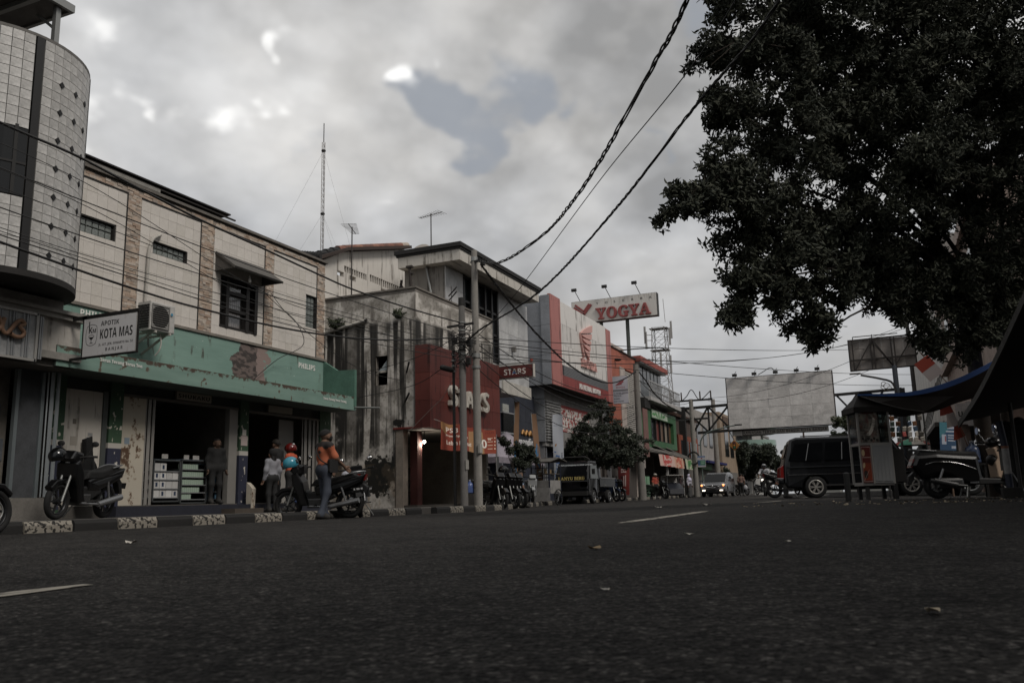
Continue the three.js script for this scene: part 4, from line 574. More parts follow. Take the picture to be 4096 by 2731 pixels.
{ // printed awning drops
  const cols = [['#a6443f', '#b9a49b'], ['#a85a48', '#b89a86'], ['#4b7f4a', '#a9ab98']];
  [[53.86, 57.7, 'red printed awning cloth with a white border under the green shop'], [57.75, 60.75, 'orange red printed awning cloth between the red and green cloths'], [61.4, 64.5, 'green printed awning cloth nearest the far gantry post']].forEach(([s0, s1, label], i) => {
    const tx = dtex(128, 64, (u, v) => { const a = pf(u, v, 8, 5, 4, 300 + i), c1 = new THREE.Color(cols[i][0]), c2 = new THREE.Color(cols[i][1]); const k = (u < .16 || u > .88) ? .9 : ss(.52, .6, a); const e = c => [c.r, c.g, c.b].map(q => 255 * Math.pow(q, 1 / 2.2)); return mix3(e(c1), e(c2), k); });
    const g = new THREE.PlaneGeometry(s1 - s0, .74, 14, 4), p = g.attributes.position; for (let j = 0; j < p.count; j++) p.setZ(j, Math.sin(p.getX(j) * 4) * .05 + (p.getY(j) - .37) * -.12); g.computeVertexNormals(); g.rotateY(Math.PI / 2).translate(-13.15, 2.58 - i * .03, -(s0 + s1) / 2);
    const m = mesh('awning_cloth', g, M(0xffffff, .8, 0, { map: tx, side: THREE.DoubleSide }), scene, false); tag(m, label, 'awning cloth', 'printed cloths under the green shop awning');
  });
}
// ================= far end of the left row
function farHouse(name, label, x, s0, s1, h, wallM, extra) { const b = thing(name, label, 'building', 'far buildings of the left row'); mesh('wall', B(x - 9, x, 0, h, s0, s1), wallM, b); extra(b, x); return b; }
const winM = M(0x1d1f21, .15);  // far shutters below are made up, grey sheets in place of dark shop openings
farHouse('brown_shophouse', 'brown shophouse with an orange framed front beyond the green shop', -14.4, 64, 72, 6.6, grimy(0x4e403a, 2), (b, x) => { mesh('roof', [bx(6, .2, 8.6, x - 2.6, 7.4, -68, 0, 0, -.35)], grimy(0x5a4238, 1), b); mesh('orange_front', B(x, x + .25, 2.6, 4.9, 64.2, 71.5), grimy(0x8c4b36, 2), b); for (let i = 0; i < 4; i++) mesh('window', B(x + .25, x + .3, 3, 4.5, 65 + i * 1.6, 66 + i * 1.6), winM, b); mesh('made_up_shutter', B(x, x + .03, .2, 2.4, 64.3, 71.4), grimy(0x6f6b66, 1), b); });
farHouse('pale_shophouse', 'pale stepped shophouse with a light upper wall beyond the brown one', -14.6, 72.5, 82, 7.6, grimy(0x9a9590, 2.4), (b, x) => { for (let i = 0; i < 3; i++) mesh('window', B(x, x + .05, 4.6, 6.4, 73.5 + i * 2.8, 75 + i * 2.8), winM, b); mesh('canopy', B(x, x + 1, 3, 3.2, 72.5, 82), grimy(0x555, 1), b); mesh('green_board', B(x, x + .3, 2.5, 3, 73, 78), M('#4f8a4a', .6), b); mesh('made_up_shutter', B(x, x + .03, .2, 2.5, 73, 81), grimy(0x6f6b66, 1), b); });
farHouse('beige_shophouse', 'beige narrow shophouse behind the concrete pole with a tall dark window', -14.2, 83, 92, 8.2, grimy(0x94826f, 2.4), (b, x) => { mesh('window', B(x, x + .05, 4, 7, 85, 87), winM, b); mesh('window', B(x, x + .05, 4, 7, 88, 90), winM, b); mesh('brown_blind', B(x, x + .12, 7.0, 7.9, 84.5, 90.5), grimy(0x5d4a3c, 1), b); mesh('made_up_shutter', B(x, x + .03, .2, 2.5, 83.5, 91.5), grimy(0x6f6b66, 1), b); });
{ const b = thing('white_corner_building', 'far white building with curved green-glass balconies at the street end', 'building'); const x = -19, s = 118; mesh('wall', B(-34, -16.5, 0, 8.8, s, 140), grimy(0xa3a19d, 3), b); for (let j = 0; j < 3; j++) { mesh('balcony', new THREE.CylinderGeometry(3.2, 3.2, .5, 24).translate(-16.2, 4.2 + j * 2.1, -s), grimy(0x9aa09c, 2), b); mesh('balcony_glass', new THREE.CylinderGeometry(3.25, 3.25, .7, 24, 1, true).translate(-16.2, 4.85 + j * 2.1, -s), M('#7d9288', .2), b); } for (let i = 0; i < 5; i++) for (let j = 0; j < 3; j++) mesh('window', B(-26 + i * 1.9, -25 + i * 1.9, 3 + j * 2, 4.3 + j * 2, s - .06, s), winM, b); for (let i = 0; i < 4; i++) mesh('column', B(-20 + i * 1.7, -19.7 + i * 1.7, 0, 8.8, s - .1, s), whiteP, b); mesh('parapet', B(-34, -16.4, 8.8, 9.1, s - .1, 140), grimy(0x8f8d8a, 2), b); }
for (const [x0, x1, h, s, label] of [[-16, -9, 5.2, 190, 'low grey far building closing the street behind the trees'], [-8.5, -1, 6.2, 200, 'far grey flat roofed building just above the van rear'], [0, 9, 6.5, 180, 'far grey building hidden behind the black van']]) { const b = thing('distant_building', label, 'building', 'buildings closing the street end'); mesh('wall', B(x0, x1, 0, h, s, s + 12), grimy(0x83837f, 3), b); mesh('roof_parapet', B(x0 - .2, x1 + .2, h, h + .5, s - .2, s + 12), grimy(0x7a7a77, 3), b); for (let i = 0; i < 4; i++) mesh('window', B(x0 + .8 + i * 1.6, x0 + 1.7 + i * 1.6, 3, 4.3, s - .05, s), winM, b); }
// ================= lattice mast and guyed mast
{ const t = thing('telecom_tower', 'square steel lattice telecom tower with panel antennas behind the red-roofed house', 'tower'), cx = -21.2, s = 90, g = [], q = []; const hw = y => lerp(1.15, .62, clamp((y - 4) / 16)); const cs = [[-1, -1], [1, -1], [1, 1], [-1, 1]]; let y = 0; const lv = []; while (y < 19.4) { lv.push(y); y += 1.15; } for (let i = 0; i + 1 < lv.length; i++) for (let k = 0; k < 4; k++) { const [a, b2] = cs[k], [c, d] = cs[(k + 1) % 4], w0 = hw(lv[i]), w1 = hw(lv[i + 1]); g.push(bar([cx + a * w0, lv[i], -s + b2 * w0], [cx + a * w1, lv[i + 1], -s + b2 * w1], .075)); q.push(bar([cx + a * w0, lv[i], -s + b2 * w0], [cx + c * w1, lv[i + 1], -s + d * w1], .032), bar([cx + c * w0, lv[i], -s + d * w0], [cx + a * w1, lv[i + 1], -s + b2 * w1], .032), bar([cx + a * w1, lv[i + 1], -s + b2 * w1], [cx + c * w1, lv[i + 1], -s + d * w1], .032)); } const sm = M(0x8a8886, .6, .2); for (let k = 0; k < 4; k++) mesh('leg', g.filter((_, i) => i % 4 === k), sm, t); mesh('bracing', q, sm, t); for (const [dx, yy] of [[-1.3, 17], [1.3, 17.2], [-1.1, 14], [1.25, 14.2], [.2, 14.6], [-1.4, 17.6], [1.5, 17.9]]) { const a = mesh('panel_antenna', rbox(.22, 1.9, .14, .03, cx + dx, yy, -s + .9), M(0x908e8c, .6), t); mesh('antenna_arm', bar([cx + dx, yy, -s + .9], [cx + dx * .5, yy, -s + .5], .06), sm, a); } mesh('lightning_rod', rod([cx + .7, 19, -s], [cx + .6, 21.6, -s], .03), sm, t); for (const yy of [18.3, 15.9]) mesh('platform', bx(2.0, .06, 1.3, cx, yy, -s), sm, t); }
{ const t = thing('guyed_mast', 'very tall thin guyed radio mast rising behind the white house', 'mast'), x = -33, s = 45, g = []; for (let k = 0; k < 3; k++) { const a = k * 2.094; g.push(rod([x + Math.cos(a) * .11, 5, -s + Math.sin(a) * .11], [x + Math.cos(a) * .11, 24.6, -s + Math.sin(a) * .11], .022, .022, 5)); for (let y = 5; y < 24.4; y += .4) { const b2 = a + 2.094; g.push(rod([x + Math.cos(a) * .11, y, -s + Math.sin(a) * .11], [x + Math.cos(b2) * .11, y + .4, -s + Math.sin(b2) * .11], .009, .009, 3)); } } mesh('lattice', g, M(0x8a8683, .6, .3), t); mesh('whip', rod([x, 24.6, -s], [x, 26, -s], .03), dark, t); for (const y of [24, 19.5, 14.5]) mesh('collar', new THREE.CylinderGeometry(.15, .15, .1, 8).translate(x, y, -s), dark, t); for (const [dx, dz, y] of [[-9, 4, 24], [8, 3, 24], [-8, 4, 19.5], [7, 3, 19.5], [4, -6, 19.5], [-6, 3, 14.5], [6, 3, 14.5]]) mesh('guy_wire', rod([x, y, -s], [x + dx, 4, -s + dz], .006, .006, 3), M(0x8a8a8a, .6), t); }
// ================= poles and cables
const concP = grimy(0x8b8781, .9), cableM = M(0x161514, .7), wireM = M(0x1b1a19, .7);
function pole(label, x, s, h, r0, r1, m, lean = 0) { const t = thing('utility_pole', label, 'utility pole', 'poles along the street'); mesh('shaft', rod([x, gy(x, s) - .3, -s], [x + lean, h, -s], r0, r1, 14), m, t); return t; }
{
  const a = pole('thick tall concrete utility pole nearest the red shop box', -10.2, 21.1, 7.32, .125, .085, concP); mesh('cap_band', [rod([-10.2, 7.0, -21.1], [-10.2, 7.12, -21.1], .1, .1, 14)], steel, a); mesh('insulator_arm', [bar([-10.3, 6.98, -21.1], [-9.75, 6.95, -20.9], .06), rbox(.12, .14, .12, .02, -9.85, 6.85, -20.92)], dark, a); mesh('clamp', [rod([-10.2, 4.2, -21.1], [-10.2, 4.32, -21.1], .125, .125, 14)], steel, a); mesh('clamp', [rod([-10.2, 3.9, -21.1], [-10.2, 3.98, -21.1], .126, .126, 14)], steel, a); mesh('notice', [B(-10.12, -10.06, 1.55, 1.8, 20.95, 21.12)], M(0x9b9892, .7), a);
  const b = pole('grey steel pole with black cap and cable tangle left of the concrete pole', -10.3, 20.45, 5.6, .105, .085, grimy(0x6f6c69, .9), .0); mesh('black_cap', rod([-10.3, 5.58, -20.45], [-10.3, 5.8, -20.45], .095, .09, 14), dark, b);
  for (let i = 0; i < 9; i++) mesh('strap', rod([-10.3, 4.2 + i * .11, -20.45], [-10.3, 4.235 + i * .11, -20.45], .105, .105, 12), i % 2 ? dark : steel, b);
  const q = rng(77), tg = []; for (let i = 0; i < 22; i++) { const y = 3.9 + q() * 1.1, a0 = q() * 6.3, R = .12 + q() * .16; const pts = []; for (let k = 0; k < 6; k++) pts.push([-10.3 + Math.cos(a0 + k * .9) * R * (1 + q() * .4), y + (q() - .5) * .25, -20.45 + Math.sin(a0 + k * .9) * R * (1 + q() * .4)]); tg.push(tube(pts, .008 + q() * .006, 18, 4)); } const tm = mesh('cable_tangle', tg, cableM, b); tm.userData.kind = 'stuff';
  mesh('cross_arm', [bar([-10.75, 5.02, -20.45], [-9.95, 5.05, -20.45], .06)], dark, b); for (const [x, y] of [[-10.05, 4.5], [-10.08, 4.0], [-10.5, 4.6]]) mesh('junction_box', rbox(.14, .2, .1, .02, x, y, -20.4), dark, b);
  mesh('notice', [B(-10.21, -10.19, 1.1, 1.35, 20.36, 20.52)], M(0x8b8882, .7), b);
  const c = pole('thin black post with a splice box in front of the red shop box', -10.6, 20.5, 4.35, .042, .038, M(0x171616, .6)); mesh('splice_box', new THREE.CapsuleGeometry(.075, .5, 4, 10).rotateX(Math.PI / 2).translate(-10.6, 3.8, -20.1), dark, c); for (const y of [3.75, 3.9, 4.05, 4.2]) mesh('ring', rod([-10.6, y, -20.5], [-10.6, y + .05, -20.5], .055, .055, 10), steel, c);
  const d = pole('pale steel street pole in front of the white louvres', -12.4, 46.4, 7.7, .2, .15, grimy(0x77746f, 1)); mesh('narrow_banner', B(-12.25, -12.2, 2.5, 5.2, 46.7, 47.7), grimy(0x7a5a54, .8), d); mesh('base_sleeve', rod([-12.4, 0, -46.4], [-12.4, 1.1, -46.4], .23, .21, 14), grimy(0x77746f, .7), d);
  const e = pole('far concrete pole with cross arms carrying insulators at the gantry', -12.9, 63.6, 7.4, .2, .15, concP); for (const [y, w] of [[7.3, 1.6], [5.9, 1.2]]) mesh('cross_arm', bar([-12.9 - w, y, -63.6], [-12.9 + w, y, -63.6], .13), dark, e); for (const x of [-14.4, -13.6, -12.2, -11.4]) mesh('insulator', rod([x, 7.3, -63.6], [x, 7.95, -63.6], .06, .05), M(0x3a302a, .4), e); mesh('transformer_loop', tube([[-14.4, 7.9, -63.6], [-13.8, 7.2, -63.4], [-13.2, 7.6, -63.5], [-12.8, 8.1, -63.5], [-12.2, 7.3, -63.4], [-11.4, 7.9, -63.5]], .035, 30, 5), cableM, e); mesh('cable_coil', tube(Array.from({ length: 10 }, (_, i) => [-12.9 + Math.cos(i * .63) * .4, 3 + Math.sin(i * .63) * .45, -63.3]), .07, 30, 6, true), cableM, e);
  pole('tall concrete pole just beyond the steel gantry', -12.9, 72.8, 8.3, .24, .17, concP);
  pole('dark steel pole on the far right hidden behind the tree', 1.9, 52, 9.6, .14, .1, M(0x3a3836, .7));
  pole('far thin bare post above the street trees', -8.4, 105, 7.6, .14, .1, M(0x4a3a33, .8)); pole('far shorter bare post above the street trees', -7.3, 112, 6.3, .13, .1, M(0x3c3633, .8));
}
function sagPts(a, b, sag, n = 10) { const p = []; for (let i = 0; i <= n; i++) { const f = i / n; p.push(V(lerp(a[0], b[0], f), lerp(a[1], b[1], f) - 4 * sag * f * (1 - f), lerp(a[2], b[2], f))); } return p; }
function twisted(pts, R, n, turns, r, seg = 200) { const c = new THREE.CatmullRomCurve3(pts.map(p => p.isVector3 ? p : V(...p))), fr = c.computeFrenetFrames(seg, false), out = []; for (let k = 0; k < n; k++) { const P = []; for (let i = 0; i <= seg; i++) { const p = c.getPointAt(i / seg), a = turns * 6.283 * (i / seg + .02 * Math.sin(i / seg * 19) + .012 * Math.sin(i / seg * 43)) + k * 6.283 / n, Rk = R * (.55 + .75 * pn(i / seg * 22, k * 3.7 + turns, 64, 64, 5)); P.push(p.addScaledVector(fr.normals[i], Math.cos(a) * Rk).addScaledVector(fr.binormals[i], Math.sin(a) * Rk)); } out.push(tube(P, r, seg, 5)); } return out; }
function cable(label, pts, R, n, turns, r, seg) { const t = thing('twisted_cable', label, 'cable', 'twisted power cables'); twisted(pts, R, n, turns, r, seg).forEach(g => mesh('strand', g, cableM, t)); return t; }
cable('loose twisted power cable arching from the concrete pole top over the road', [[-10.0, 6.95, -21.0], [-8.6, 6.3, -19.3], [-6.3, 5.96, -16.6], [-4.86, 5.85, -14.5], [-3.87, 5.88, -13.0], [-3.03, 6.0, -11.7], [-2.33, 5.95, -10.45], [-1.57, 5.88, -9.0], [-.4, 6.4, -6.4], [2.2, 7.6, -1]], .024, 3, 17, .0135, 300);
cable('tighter twisted power cable crossing the road below the first', [[-10.2, 4.55, -20.5], [-9.27, 4.6, -19.4], [-6.6, 4.75, -16.9], [-3.9, 5.3, -13.9], [-1.95, 5.66, -11.3], [-.6, 5.75, -9.3], [2.2, 6.6, -3]], .015, 3, 26, .011, 260);
cable('heavy sagging cable from the concrete pole down to the pale street pole', [[-9.95, 6.85, -21.0], [-10.1, 6.5, -22.6], [-10.4, 6.05, -25.3], [-10.8, 5.72, -28.5], [-11.1, 5.5, -31.3], [-11.6, 5.51, -35.8], [-12, 5.84, -40.1], [-12.2, 6.48, -43.4], [-12.4, 7.34, -46.6]], .024, 3, 26, .017, 260);
cable('dark cable dropping from the pale street pole to the gantry', [[-12.4, 7.35, -46.8], [-12.6, 7.0, -49.6], [-12.8, 6.74, -51.5], [-13.2, 6.43, -56.3], [-13.7, 6.5, -62.3]], .026, 3, 18, .022, 160);
function wire(label, pts, r = .009, m = wireM, group = 'thin overhead wires') { return tag(mesh('overhead_wire', tube(pts, r, 60, 5), m), label, 'wire', group); }
wire('thin straight wire rising between the two twisted cables', [V(-9.9, 4.7, -20.6), V(-8.13, 5.12, -18.8), V(-3.85, 5.6, -13.05), V(-1.73, 5.55, -9.95), V(-.95, 5.6, -8.7), V(2, 5.9, -3)], .008);
wire('thickest dark cable running from upper left past the tiled house to the steel pole', [[-10.3, 5.5, -5], [-10.3, 5.34, -7], [-10.3, 5.32, -8.1], [-10.3, 5.23, -9.03], [-10.3, 5.09, -10.64], [-10.3, 5.02, -12.14], [-10.3, 4.92, -14], [-10.3, 4.88, -15.1], [-10.3, 4.95, -17.9], [-10.3, 5.08, -20.3]], .02, cableM);
wire('lowest thick cable crossing the tiled house above the canopy', [[-10.3, 3.9, -5], [-10.3, 3.65, -8.26], [-10.3, 3.6, -9.1], [-10.3, 3.56, -10.15], [-10.3, 3.56, -10.7], [-10.3, 3.58, -12.25], [-10.3, 3.7, -14.2], [-10.3, 4.0, -16.7], [-10.3, 4.66, -20.3]], .019, cableM);
[[4.98, 4.18, 4.1, 'first'], [4.68, 4.6, 4.75, 'second'], [4.62, 3.95, 4.3, 'third'], [4.4, 4.25, 4.55, 'fourth'], [4.13, 4.16, 4.45, 'fifth'], [3.86, 3.93, 4.35, 'sixth'], [3.8, 3.77, 4.2, 'seventh'], [3.74, 3.69, 4.05, 'eighth']].forEach(([y0, y1, y2, n], i) => wire(n + ' from the top of the thin wires crossing the tiled house', [[-10.3 + i * .02, y0 + .12, -5], [-10.3 + i * .02, y0, -8.2], [-10.3, y1, -12.3], [-10.3, lerp(y1, y2, .42) - .03, -16], [-10.3, y2, -20.35]], i % 3 === 1 ? .009 : .006));
// service drop looped on the tiled wall
wire('slack service wire looping from the tiled wall down to the green canopy', [[-13.36, 5.38, -16.1], [-13.3, 5.3, -15.95], [-13.2, 5.1, -16.2], [-13.0, 4.7, -16.75], [-12.9, 4.2, -16.9], [-13.2, 3.75, -16.3], [-13.3, 3.2, -15.6]], .009); wire('service wire crossing from the tiled wall to the weathered block', [[-13.36, 5.38, -16.2], [-13.2, 5.0, -16.5], [-13.0, 4.4, -17.6], [-12.8, 3.85, -19.4], [-12.4, 3.7, -21.2]], .008);
wire('loose pale wire drooping across the red shop box', [[-10.6, 3.7, -20.6], [-11.2, 3.1, -20.9], [-11.5, 2.9, -20.95], [-11.9, 2.6, -21.0], [-12.4, 2.25, -21.1]], .008, M(0x8d8780, .7));
wire('dark wire from the splice box across the weathered wall', [[-10.6, 3.85, -20], [-12, 3.55, -20.8], [-14.8, 3.3, -21.1]], .01); wire('upper dark wire from the steel pole to the weathered wall', [[-10.3, 4.75, -20.4], [-12, 4.35, -20.9], [-14.9, 3.95, -21.1]], .01);
// crossing to the right-hand pole
[[4.6, 9.5, 1.2, 'highest'], [4.75, 8.2, .3, 'second highest'], [4.66, 6.6, .25, 'third highest'], [4.36, 6.0, .3, 'lowest'], [4.2, 9.3, .9, 'slackest']].forEach(([a, b, g, n]) => wire(n + ' thin wire spanning the road to the pole behind the tree', sagPts([-10.2, a, -20.9], [1.9, b, -52], g, 12), .012));
// along the row to the next pole
[[5.0, 6.2, .9, 'upper'], [4.7, 5.4, 1.0, 'middle'], [4.35, 5.0, 1.3, 'lower'], [4.0, 4.7, 1.4, 'lowest'], [4.5, 5.2, .5, 'tautest']].forEach(([a, b, g, n]) => wire(n + ' of the wires sagging along the shop row past the projecting sign', sagPts([-10.25, a, -21], [-12.4, b, -46.3], g, 12), .013));
[[6.9, 7.2, .7, 'upper'], [6.3, 6.0, .8, 'lower']].forEach(([a, b, g, n]) => wire(n + ' wire between the pale street pole and the insulator pole', sagPts([-12.4, a, -46.5], [-12.9, b, -63.6], g), .018));
[[7.4, 5.6, .8, 'upper'], [7.2, 4.6, 1, 'lower']].forEach(([a, b, g, n]) => wire(n + ' wire from the insulator pole over the road past the blank billboard', sagPts([-11.6, a, -63.6], [2.2, b + 3.2, -50], g), .014));

// ================= steel gantry with a blank billboard
{
  const t = thing('gantry_billboard', 'blank grey billboard on a black steel gantry spanning the road', 'billboard'), S = 66, st = M(0x1d1c1b, .7, .2);
  const bm = [0xd2cfcc, 0xcbc8c5, 0xd6d3d0, 0xc5c2bf].map((c, i) => grimy(c, 2.2 + i * .4, .8, { bumpMap: rep(T.bump, 3), bumpScale: .012 })); let k = 0; const q = rng(15);
  for (let i = 0; i < 5; i++) for (let j = 0; j < 5; j++) { const x0 = -10.55 + i * 1.52, y0 = 5.12 + j * .78; const g = bx(1.51, .77, .03, x0 + .76, y0 + .39, -S + .22 + q() * .015, (q() - .5) * .012, (q() - .5) * .012); mesh('panel', g, bm[Math.floor(q() * 4)], t); }
  mesh('backing_sheet', B(-10.55, -2.95, 5.12, 9.02, 65.84, 65.86), M(0x3a3735, .9), t);
  mesh('loose_panel', bx(1.5, .72, .02, -6.78, 7.03, -S + .26, 0, .04), bm[2], t);
  mesh('backing_frame', [B(-10.6, -2.9, 5.06, 5.12, S - .15, S + .1), B(-10.6, -2.9, 9.02, 9.07, S - .15, S + .1), B(-10.62, -10.55, 5.06, 9.07, S - .18, S + .1), B(-2.95, -2.88, 5.06, 9.07, S - .18, S + .1)], M(0x3a3331, .8), t);
  const y0 = 5.08, y1 = 7.1; mesh('chord', bar([-14.4, 6.95, -S], [1.6, 7.35, -S], .2), st, t); mesh('chord', bar([-13, y0 - .05, -S], [1.6, y0 + .3, -S], .2), st, t);
  const zig = [[-14.2, 6.95], [-12.0, 5.05], [-10.5, 7.05], [-13.4, 5.0], [-12.0, 7.0], [-10.5, 5.1]]; for (const [a, b] of [[[-14, 7], [-12.2, 5.1]], [[-12.2, 5.1], [-10.5, 7.05]], [[-13.3, 5.1], [-12.1, 7.0]], [[-12.1, 7.0], [-10.4, 5.1]], [[-12.1, 7.0], [-12.1, 5.1]], [[-2.8, 7.25], [-1.2, 5.2]], [[-1.3, 7.3], [-2.8, 5.2]], [[-1.3, 7.3], [.4, 5.3]], [[.4, 7.3], [-1.2, 5.2]]]) mesh('brace', bar([a[0], a[1], -S], [b[0], b[1], -S], .13), st, t);
  mesh('post', B(-14.5, -13.9, 0, 7.1, S - .2, S + .2), st, t); mesh('post', B(1.3, 1.8, 0, 7.4, S - .2, S + .2), st, t);
  for (const x of [-9.85, -8.4, -6.85, -5.35, -3.9]) { const l = mesh('flood_lamp', rbox(.34, .2, .26, .03, x, 9.2, -S + .5), dark, t); mesh('lamp_bracket', [bar([x, 9.05, -S], [x, 9.2, -S + .45], .04), bar([x, 9.3, -S + .45], [x + .1, 9.5, -S + .3], .03)], dark, l); }
  mesh('conduit', tube([[-8.2, 9.15, -S], [-7.9, 9.3, -S], [-7.2, 9.62, -S], [-6.9, 9.3, -S]], .03, 20, 5), dark, t);
  const tx = sign(1024, 64, (c, w, h) => { c.fillStyle = '#8d8a86'; c.fillRect(0, 0, w, h); c.fillStyle = '#1b1817'; c.fillRect(110, 0, w, h); c.fillStyle = '#8e8a84'; c.fillRect(116, 10, w, 46); c.fillStyle = '#1a1614'; c.font = 'bold 46px sans-serif'; c.fillText('KAWASAN TERTIB DAN BERSIH KOTA BANJAR', 118, 50, 890); });
  mesh('slogan_board', bx(6.9, .4, .05, -6.95, 4.84, -S), M(0x77746f, .7), t); mesh('slogan_face', faceZ(-10.4, -3.5, 4.65, 5.03, S - .03), M(0xffffff, .7, 0, { map: tx }), t, false);
}
{ // road signs beyond
  const t = thing('information_sign', 'blue and green information sign on a curved lamp post near the silver car', 'sign'); const tx = sign(128, 176, (c, w, h) => { c.fillStyle = '#4a6a96'; c.fillRect(0, 0, w, h); c.fillStyle = '#a9a9ad'; c.fillRect(0, 20, w, 44); c.fillRect(0, 150, w, 26); c.fillStyle = '#3e6f56'; c.fillRect(40, 68, 86, 78); c.fillStyle = '#3c5878'; c.fillRect(0, 68, 38, 78); c.fillStyle = '#7d3a3c'; c.fillRect(52, 26, 26, 20); c.fillStyle = '#9fc0b4'; c.fillRect(52, 84, 60, 10); c.fillRect(52, 114, 60, 10); });
  mesh('board', bx(.56, .8, .05, -12.08, 2.68, -62), whiteP, t); mesh('sign_face', faceZ(-12.35, -11.81, 2.29, 3.07, 61.97), M(0xffffff, .6, 0, { map: tx }), t, false); mesh('post', [rod([-12.1, 0, -62.1], [-12.1, 3.2, -62.1], .05), tube([[-12.1, 3.2, -62.1], [-12.05, 4.2, -62.1], [-11.6, 4.7, -62.1], [-10.4, 5.0, -62], [-9.4, 5.15, -61.9]], .05, 24, 6)], M(0x5f6a66, .6, .3), t); mesh('lamp_head', rbox(.5, .1, .18, .03, -9.3, 5.15, -61.9), dark, t);
  const d = thing('traffic_light_warning_sign', 'yellow diamond traffic light warning sign hanging above the road', 'sign'); mesh('plate', [poly([[-.36, 0], [0, -.36], [.36, 0], [0, .36]], .03, .015).translate(-9.67, 3.72, -61.9)], M('#8d5c22', .6), d); mesh('border', [poly([[-.4, 0], [0, -.4], [.4, 0], [0, .4]], .02).translate(-9.67, 3.72, -61.93)], black, d); mesh('symbol', rbox(.2, .5, .03, .01, -9.67, 3.72, -61.85), black, d); [['#5a2420', .15], ['#b8782c', 0], ['#1f6b4c', -.15]].forEach(([c, y]) => mesh('light_disc', new THREE.CylinderGeometry(.06, .06, .02, 14).rotateX(Math.PI / 2).translate(-9.67, 3.72 + y, -61.83), M(c, .6), d)); mesh('hanger', [rod([-9.67, 4.1, -61.92], [-10.1, 5.0, -61.95], .03)], dark, d);
}
// ================= trees
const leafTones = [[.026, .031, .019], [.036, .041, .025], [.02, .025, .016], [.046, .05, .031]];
function leafGeo(l, w, n, seed, spread) {   // a sprig: n folded leaves round a short twig
  const q = rng(seed), P = []; for (let i = 0; i < n; i++) { const a = q() * 6.283, e = (q() - .35) * 1.8, o = V((q() - .5) * spread, (q() - .5) * spread, (q() - .5) * spread), d = V(Math.cos(a) * Math.cos(e), Math.sin(e), Math.sin(a) * Math.cos(e)), s = d.clone().cross(V(q() - .5, q() - .5, q() - .5)).normalize().multiplyScalar(w / 2), t = o.clone().addScaledVector(d, l * (.7 + q() * .6)), m = o.clone().addScaledVector(d, l * .5), up = d.clone().cross(s).normalize().multiplyScalar(w * .22); const m2 = o.clone().addScaledVector(d, l * .82), s2 = s.clone().multiplyScalar(.8), A = m.clone().add(s).add(up), Bq = m.clone().sub(s).add(up), A2 = m2.clone().add(s2).add(up), B2 = m2.clone().sub(s2).add(up); for (const tri of [[o, A, m2], [A, A2, m2], [A2, t, m2], [o, m2, Bq], [Bq, m2, B2], [B2, m2, t]]) for (const v of tri) P.push(v.x, v.y, v.z); }
  const g = new THREE.BufferGeometry(); g.setAttribute('position', new THREE.Float32BufferAttribute(P, 3)); g.computeVertexNormals(); return g;
}
function crown(parent, lobes, n, geo, seed, tones, rim = .35, name = 'crown', gloss = .55, wild, clump) {
  const q = rng(seed), m = new THREE.InstancedMesh(geo, M(0xffffff, gloss, 0, { side: THREE.DoubleSide }), n), vol = lobes.map(l => Math.pow(l[3], 1.75)), tot = vol.reduce((a, b) => a + b), mt = new THREE.Matrix4(), o = new THREE.Object3D(); let k = 0;
  lobes.forEach((l, li) => {
    let c = li === lobes.length - 1 ? n - k : Math.round(n * vol[li] / tot); const twigs = [], nt = Math.max(6, Math.round(c / (clump ? 22 : 26)));
    for (let i = 0; i < nt; i++) { const u = q() * 2 - 1, a = q() * 6.283, r = l[3] * (.25 + .78 * Math.pow(q(), rim)) * (1 + (q() - .5) * (wild ?? .3)) * (q() < .08 ? 1.28 : 1), s = Math.sqrt(1 - u * u); twigs.push([V(s * Math.cos(a), u * (l[4] ?? .8), s * Math.sin(a)), r]); }
    for (let i = 0; i < c && k < n; i++) { const [d, r] = twigs[Math.floor(q() * nt)], f = r * (1 - Math.pow(q(), 1.4) * .42), sp = clump ?? l[3] * .11; o.position.set(l[0] + d.x * f + (q() - .5) * sp, l[1] + d.y * f + (q() - .5) * sp, l[2] + d.z * f + (q() - .5) * sp); o.rotation.set(q() * 6.3, q() * 6.3, q() * 6.3); o.scale.setScalar(.75 + q() * .55); o.updateMatrix(); m.setMatrixAt(k, o.matrix); const t = tones[Math.floor(q() * tones.length)], b = .8 + q() * .4; m.setColorAt(k, lin(t[0] * b, t[1] * b, t[2] * b)); k++; }
  });
  m.count = k; m.name = name; m.userData.kind = 'stuff'; m.castShadow = m.receiveShadow = true; parent.add(m); return m;
}
